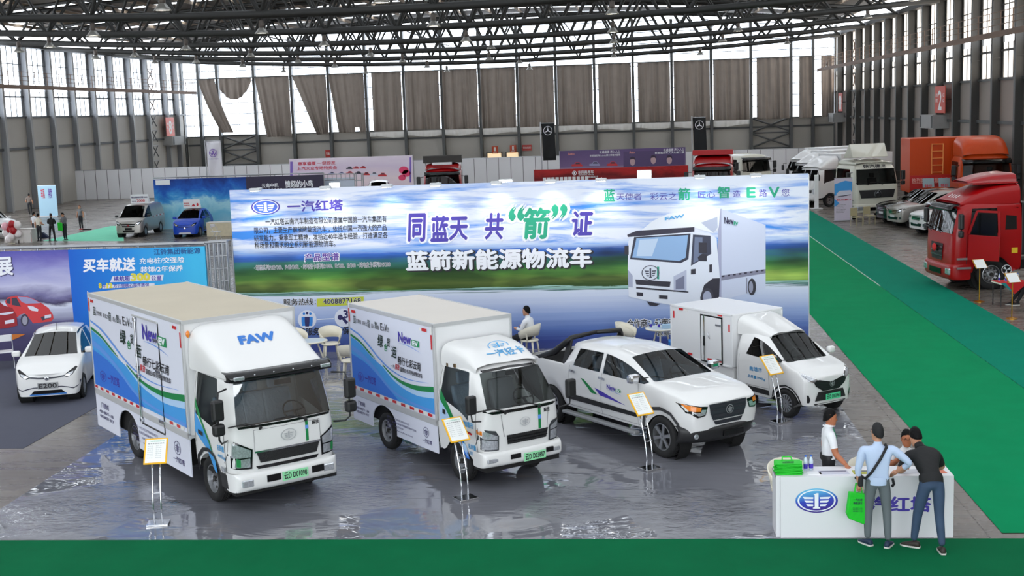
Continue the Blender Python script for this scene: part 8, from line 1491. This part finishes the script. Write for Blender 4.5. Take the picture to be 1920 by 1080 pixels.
# man in black leaning over the desk
f = V((aty(1746, 960, 17.36).x, 17.36, 0)); m3 = person('man in a black T-shirt and jeans leaning over the desk with his back to us', (f.x, f.y, .012), rad(95), stand_pose(pelvis=(.0, 0, .93), waist=(.07, 0, 1.03), chest=(.24, .02, 1.18), neckb=(.37, .04, 1.28), neck=(.43, .05, 1.34), head=(.49, .06, 1.41), shl=(.33, .22, 1.22), shr=(.31, -.17, 1.22), ell=(.30, .34, 1.0), wrl=(.52, .20, .965), hal=(1, -.3, -.1), elr=(.42, -.28, 1.0), wrr=(.6, -.14, .965), har=(1, .3, -.1), hipl=(-.01, .09, .89), hipr=(-.01, -.09, .89), knl=(.06, .16, .49), knr=(-.05, -.09, .49), anl=(.10, .2, .085), anr=(-.16, -.10, .085), tol=(.2, .34, 0), tor=(.0, -.12, 0)), {'top': blk_t, 'legs': jeans, 'tuck': .3}, skin=skin_m, sleeve=.8, shoe=M('brown_black_shoe', (40, 32, 26), .6, var=.5, vs=20), s=1.04, nod=.5, look=(.1, 0))
# man seated behind the desk with glasses
def sit_pose(**kw):
    J = dict(pelvis=(0, 0, .52), waist=(-.02, 0, .63), chest=(-.01, 0, .84), neckb=(.0, 0, 1.0), neck=(.015, 0, 1.07), head=(.035, 0, 1.17), shl=(0, .19, .95), shr=(0, -.19, .95), ell=(.10, .24, .72), elr=(.10, -.24, .72), wrl=(.33, .16, .76), wrr=(.33, -.16, .76), hipl=(.02, .09, .50), hipr=(.02, -.09, .50), knl=(.42, .11, .49), knr=(.42, -.11, .49), anl=(.40, .11, .085), anr=(.40, -.11, .085)); J.update(kw); return J
p4 = aty(1712, 845, 18.95); m4 = person('seated man with glasses and white shirt half hidden behind the man in black', (p4.x-.1, 18.98, 0), rad(-90), sit_pose(knl=(.30, .11, .49), knr=(.30, -.11, .49), anl=(.3, .11, .085), anr=(.3, -.11, .085), wrl=(.28, .16, .93), wrr=(.28, -.16, .93), ell=(.08, .25, .76), elr=(.08, -.25, .76)), {'top': wsh, 'legs': btr}, glasses=True, skin=skin_d, sleeve=.6)
tub_chair((p4.x-.1, 19.0, 0), rad(-90), 'ivory tub chair under the seated man with glasses')
# seated people further off
person('man in white seated with his back to the backdrop behind the smaller truck', (pc.x+.1, pc.y, 0), rad(160), sit_pose(), {'top': wsh, 'legs': btr}, sleeve=1.5, hands=False)
person('seated man in a white top looking at his phone beside the red tractor', (tp.x+.8, tp.y+.12, 0), rad(185), sit_pose(anl=(.62, .12, .085), anr=(.72, -.05, .085), knl=(.40, .12, .48), knr=(.42, -.08, .48), wrl=(.25, .08, .86), wrr=(.25, -.06, .86), head=(.06, 0, 1.14)), {'top': wsh, 'legs': btr}, sleeve=.6, nod=.45, shoe=M('black_shoe', (22, 22, 24), .5))
# visitors in the left background
gy = M('grey_jacket', (92, 92, 96), .8); cream = M('cream_tshirt', (216, 210, 196), .8); olive = M('grey_vest', (120, 122, 126), .8); chk = M('brown_check_shirt', (126, 112, 104), .8, var=.4, vs=20); drk = M('dark_trousers', (30, 32, 40), .8); rsh = M('red_shoe', (190, 24, 40), .5)
def at(px): p = atz(*px); return (p.x, p.y, 0)
person('man in a cream T-shirt with his back to us beside the cloth table', at((75, 453)), rad(75), stand_pose(wrr=(.18, -.3, 1.02)), {'top': cream, 'legs': drk}, sleeve=.6, hands=False, s=.9); person('person in white half hidden behind the man in the cream T-shirt', (at((70, 450))[0]-.35, at((70, 450))[1]+.5, 0), rad(60), stand_pose(), {'top': wsh, 'legs': drk}, sleeve=.6, hands=False, s=.89)
person('woman in a black top with her hair in a bun, arms folded', at((99, 453)), rad(85), stand_pose(ell=(.05, .26, 1.12), elr=(.05, -.26, 1.12), wrl=(.18, -.08, 1.14), wrr=(.18, .08, 1.14), anl=(0, .2, .085), anr=(0, -.16, .085), knl=(.01, .16, .5), knr=(.01, -.13, .5)), {'top': blk_t, 'legs': btr}, hair=M('dark_red_hair', (44, 20, 26), .5), hair_style='bun', sleeve=1.6, hands=False, s=.9)
m_ = person('man in a grey jacket reading, with a green bag on his arm', at((123, 451)), rad(-120), stand_pose(ell=(.06, .24, 1.12), elr=(.06, -.24, 1.12), wrl=(.26, .06, 1.12), wrr=(.26, -.06, 1.12), head=(.05, 0, 1.58)), {'top': gy, 'legs': drk}, sleeve=1.8, hands=False, s=.91, nod=.5)
p = at((123, 451)); b2 = thing('shopping_bag', 'bright green bag held by the man in the grey jacket', 'bag', (p[0]-.12, p[1]-.34, 1.05), rad(-20)); MB().prism([(-.16, 0, 0), (.16, 0, -.03), (.17, 0, -.48), (-.14, 0, -.46)], (0, .06, 0)).build('bag_body', gbag, b2, bevel=.01); MB().tube([(-.05, .03, -.01), (-.03, .03, .1), (.03, .03, .1), (.05, .03, -.02)], .012, 6).build('handle', gbag, b2)
person('cleaner in a grey vest and red shoes holding a broom', at((153, 431)), rad(-110), stand_pose(elr=(.0, -.27, 1.1), wrr=(.05, -.3, .84)), {'top': olive, 'legs': drk}, sleeve=.2, hands=False, s=.87, shoe=rsh, hair=M('brown_hair', (120, 70, 50), .6))
p = at((153, 431)); br = thing('broom', 'long-handled broom with a dark head beside the cleaner', 'broom', (p[0]+.42, p[1]-.15, 0)); rod('handle', (0, 0, .06), (-.08, .05, 1.1), .012, alu, br); MB().box(-.28, .28, -.05, .05, 0, .07).build('head', black_pl, br, bevel=.01)
person('man in a brown checked shirt walking far back by the left wall', at((57, 403)), rad(100), stand_pose(anl=(.12, .1, .085), anr=(-.12, -.1, .085), wrl=(.14, .24, 1.0)), {'top': chk, 'legs': drk}, sleeve=.7, hands=False, s=.9)
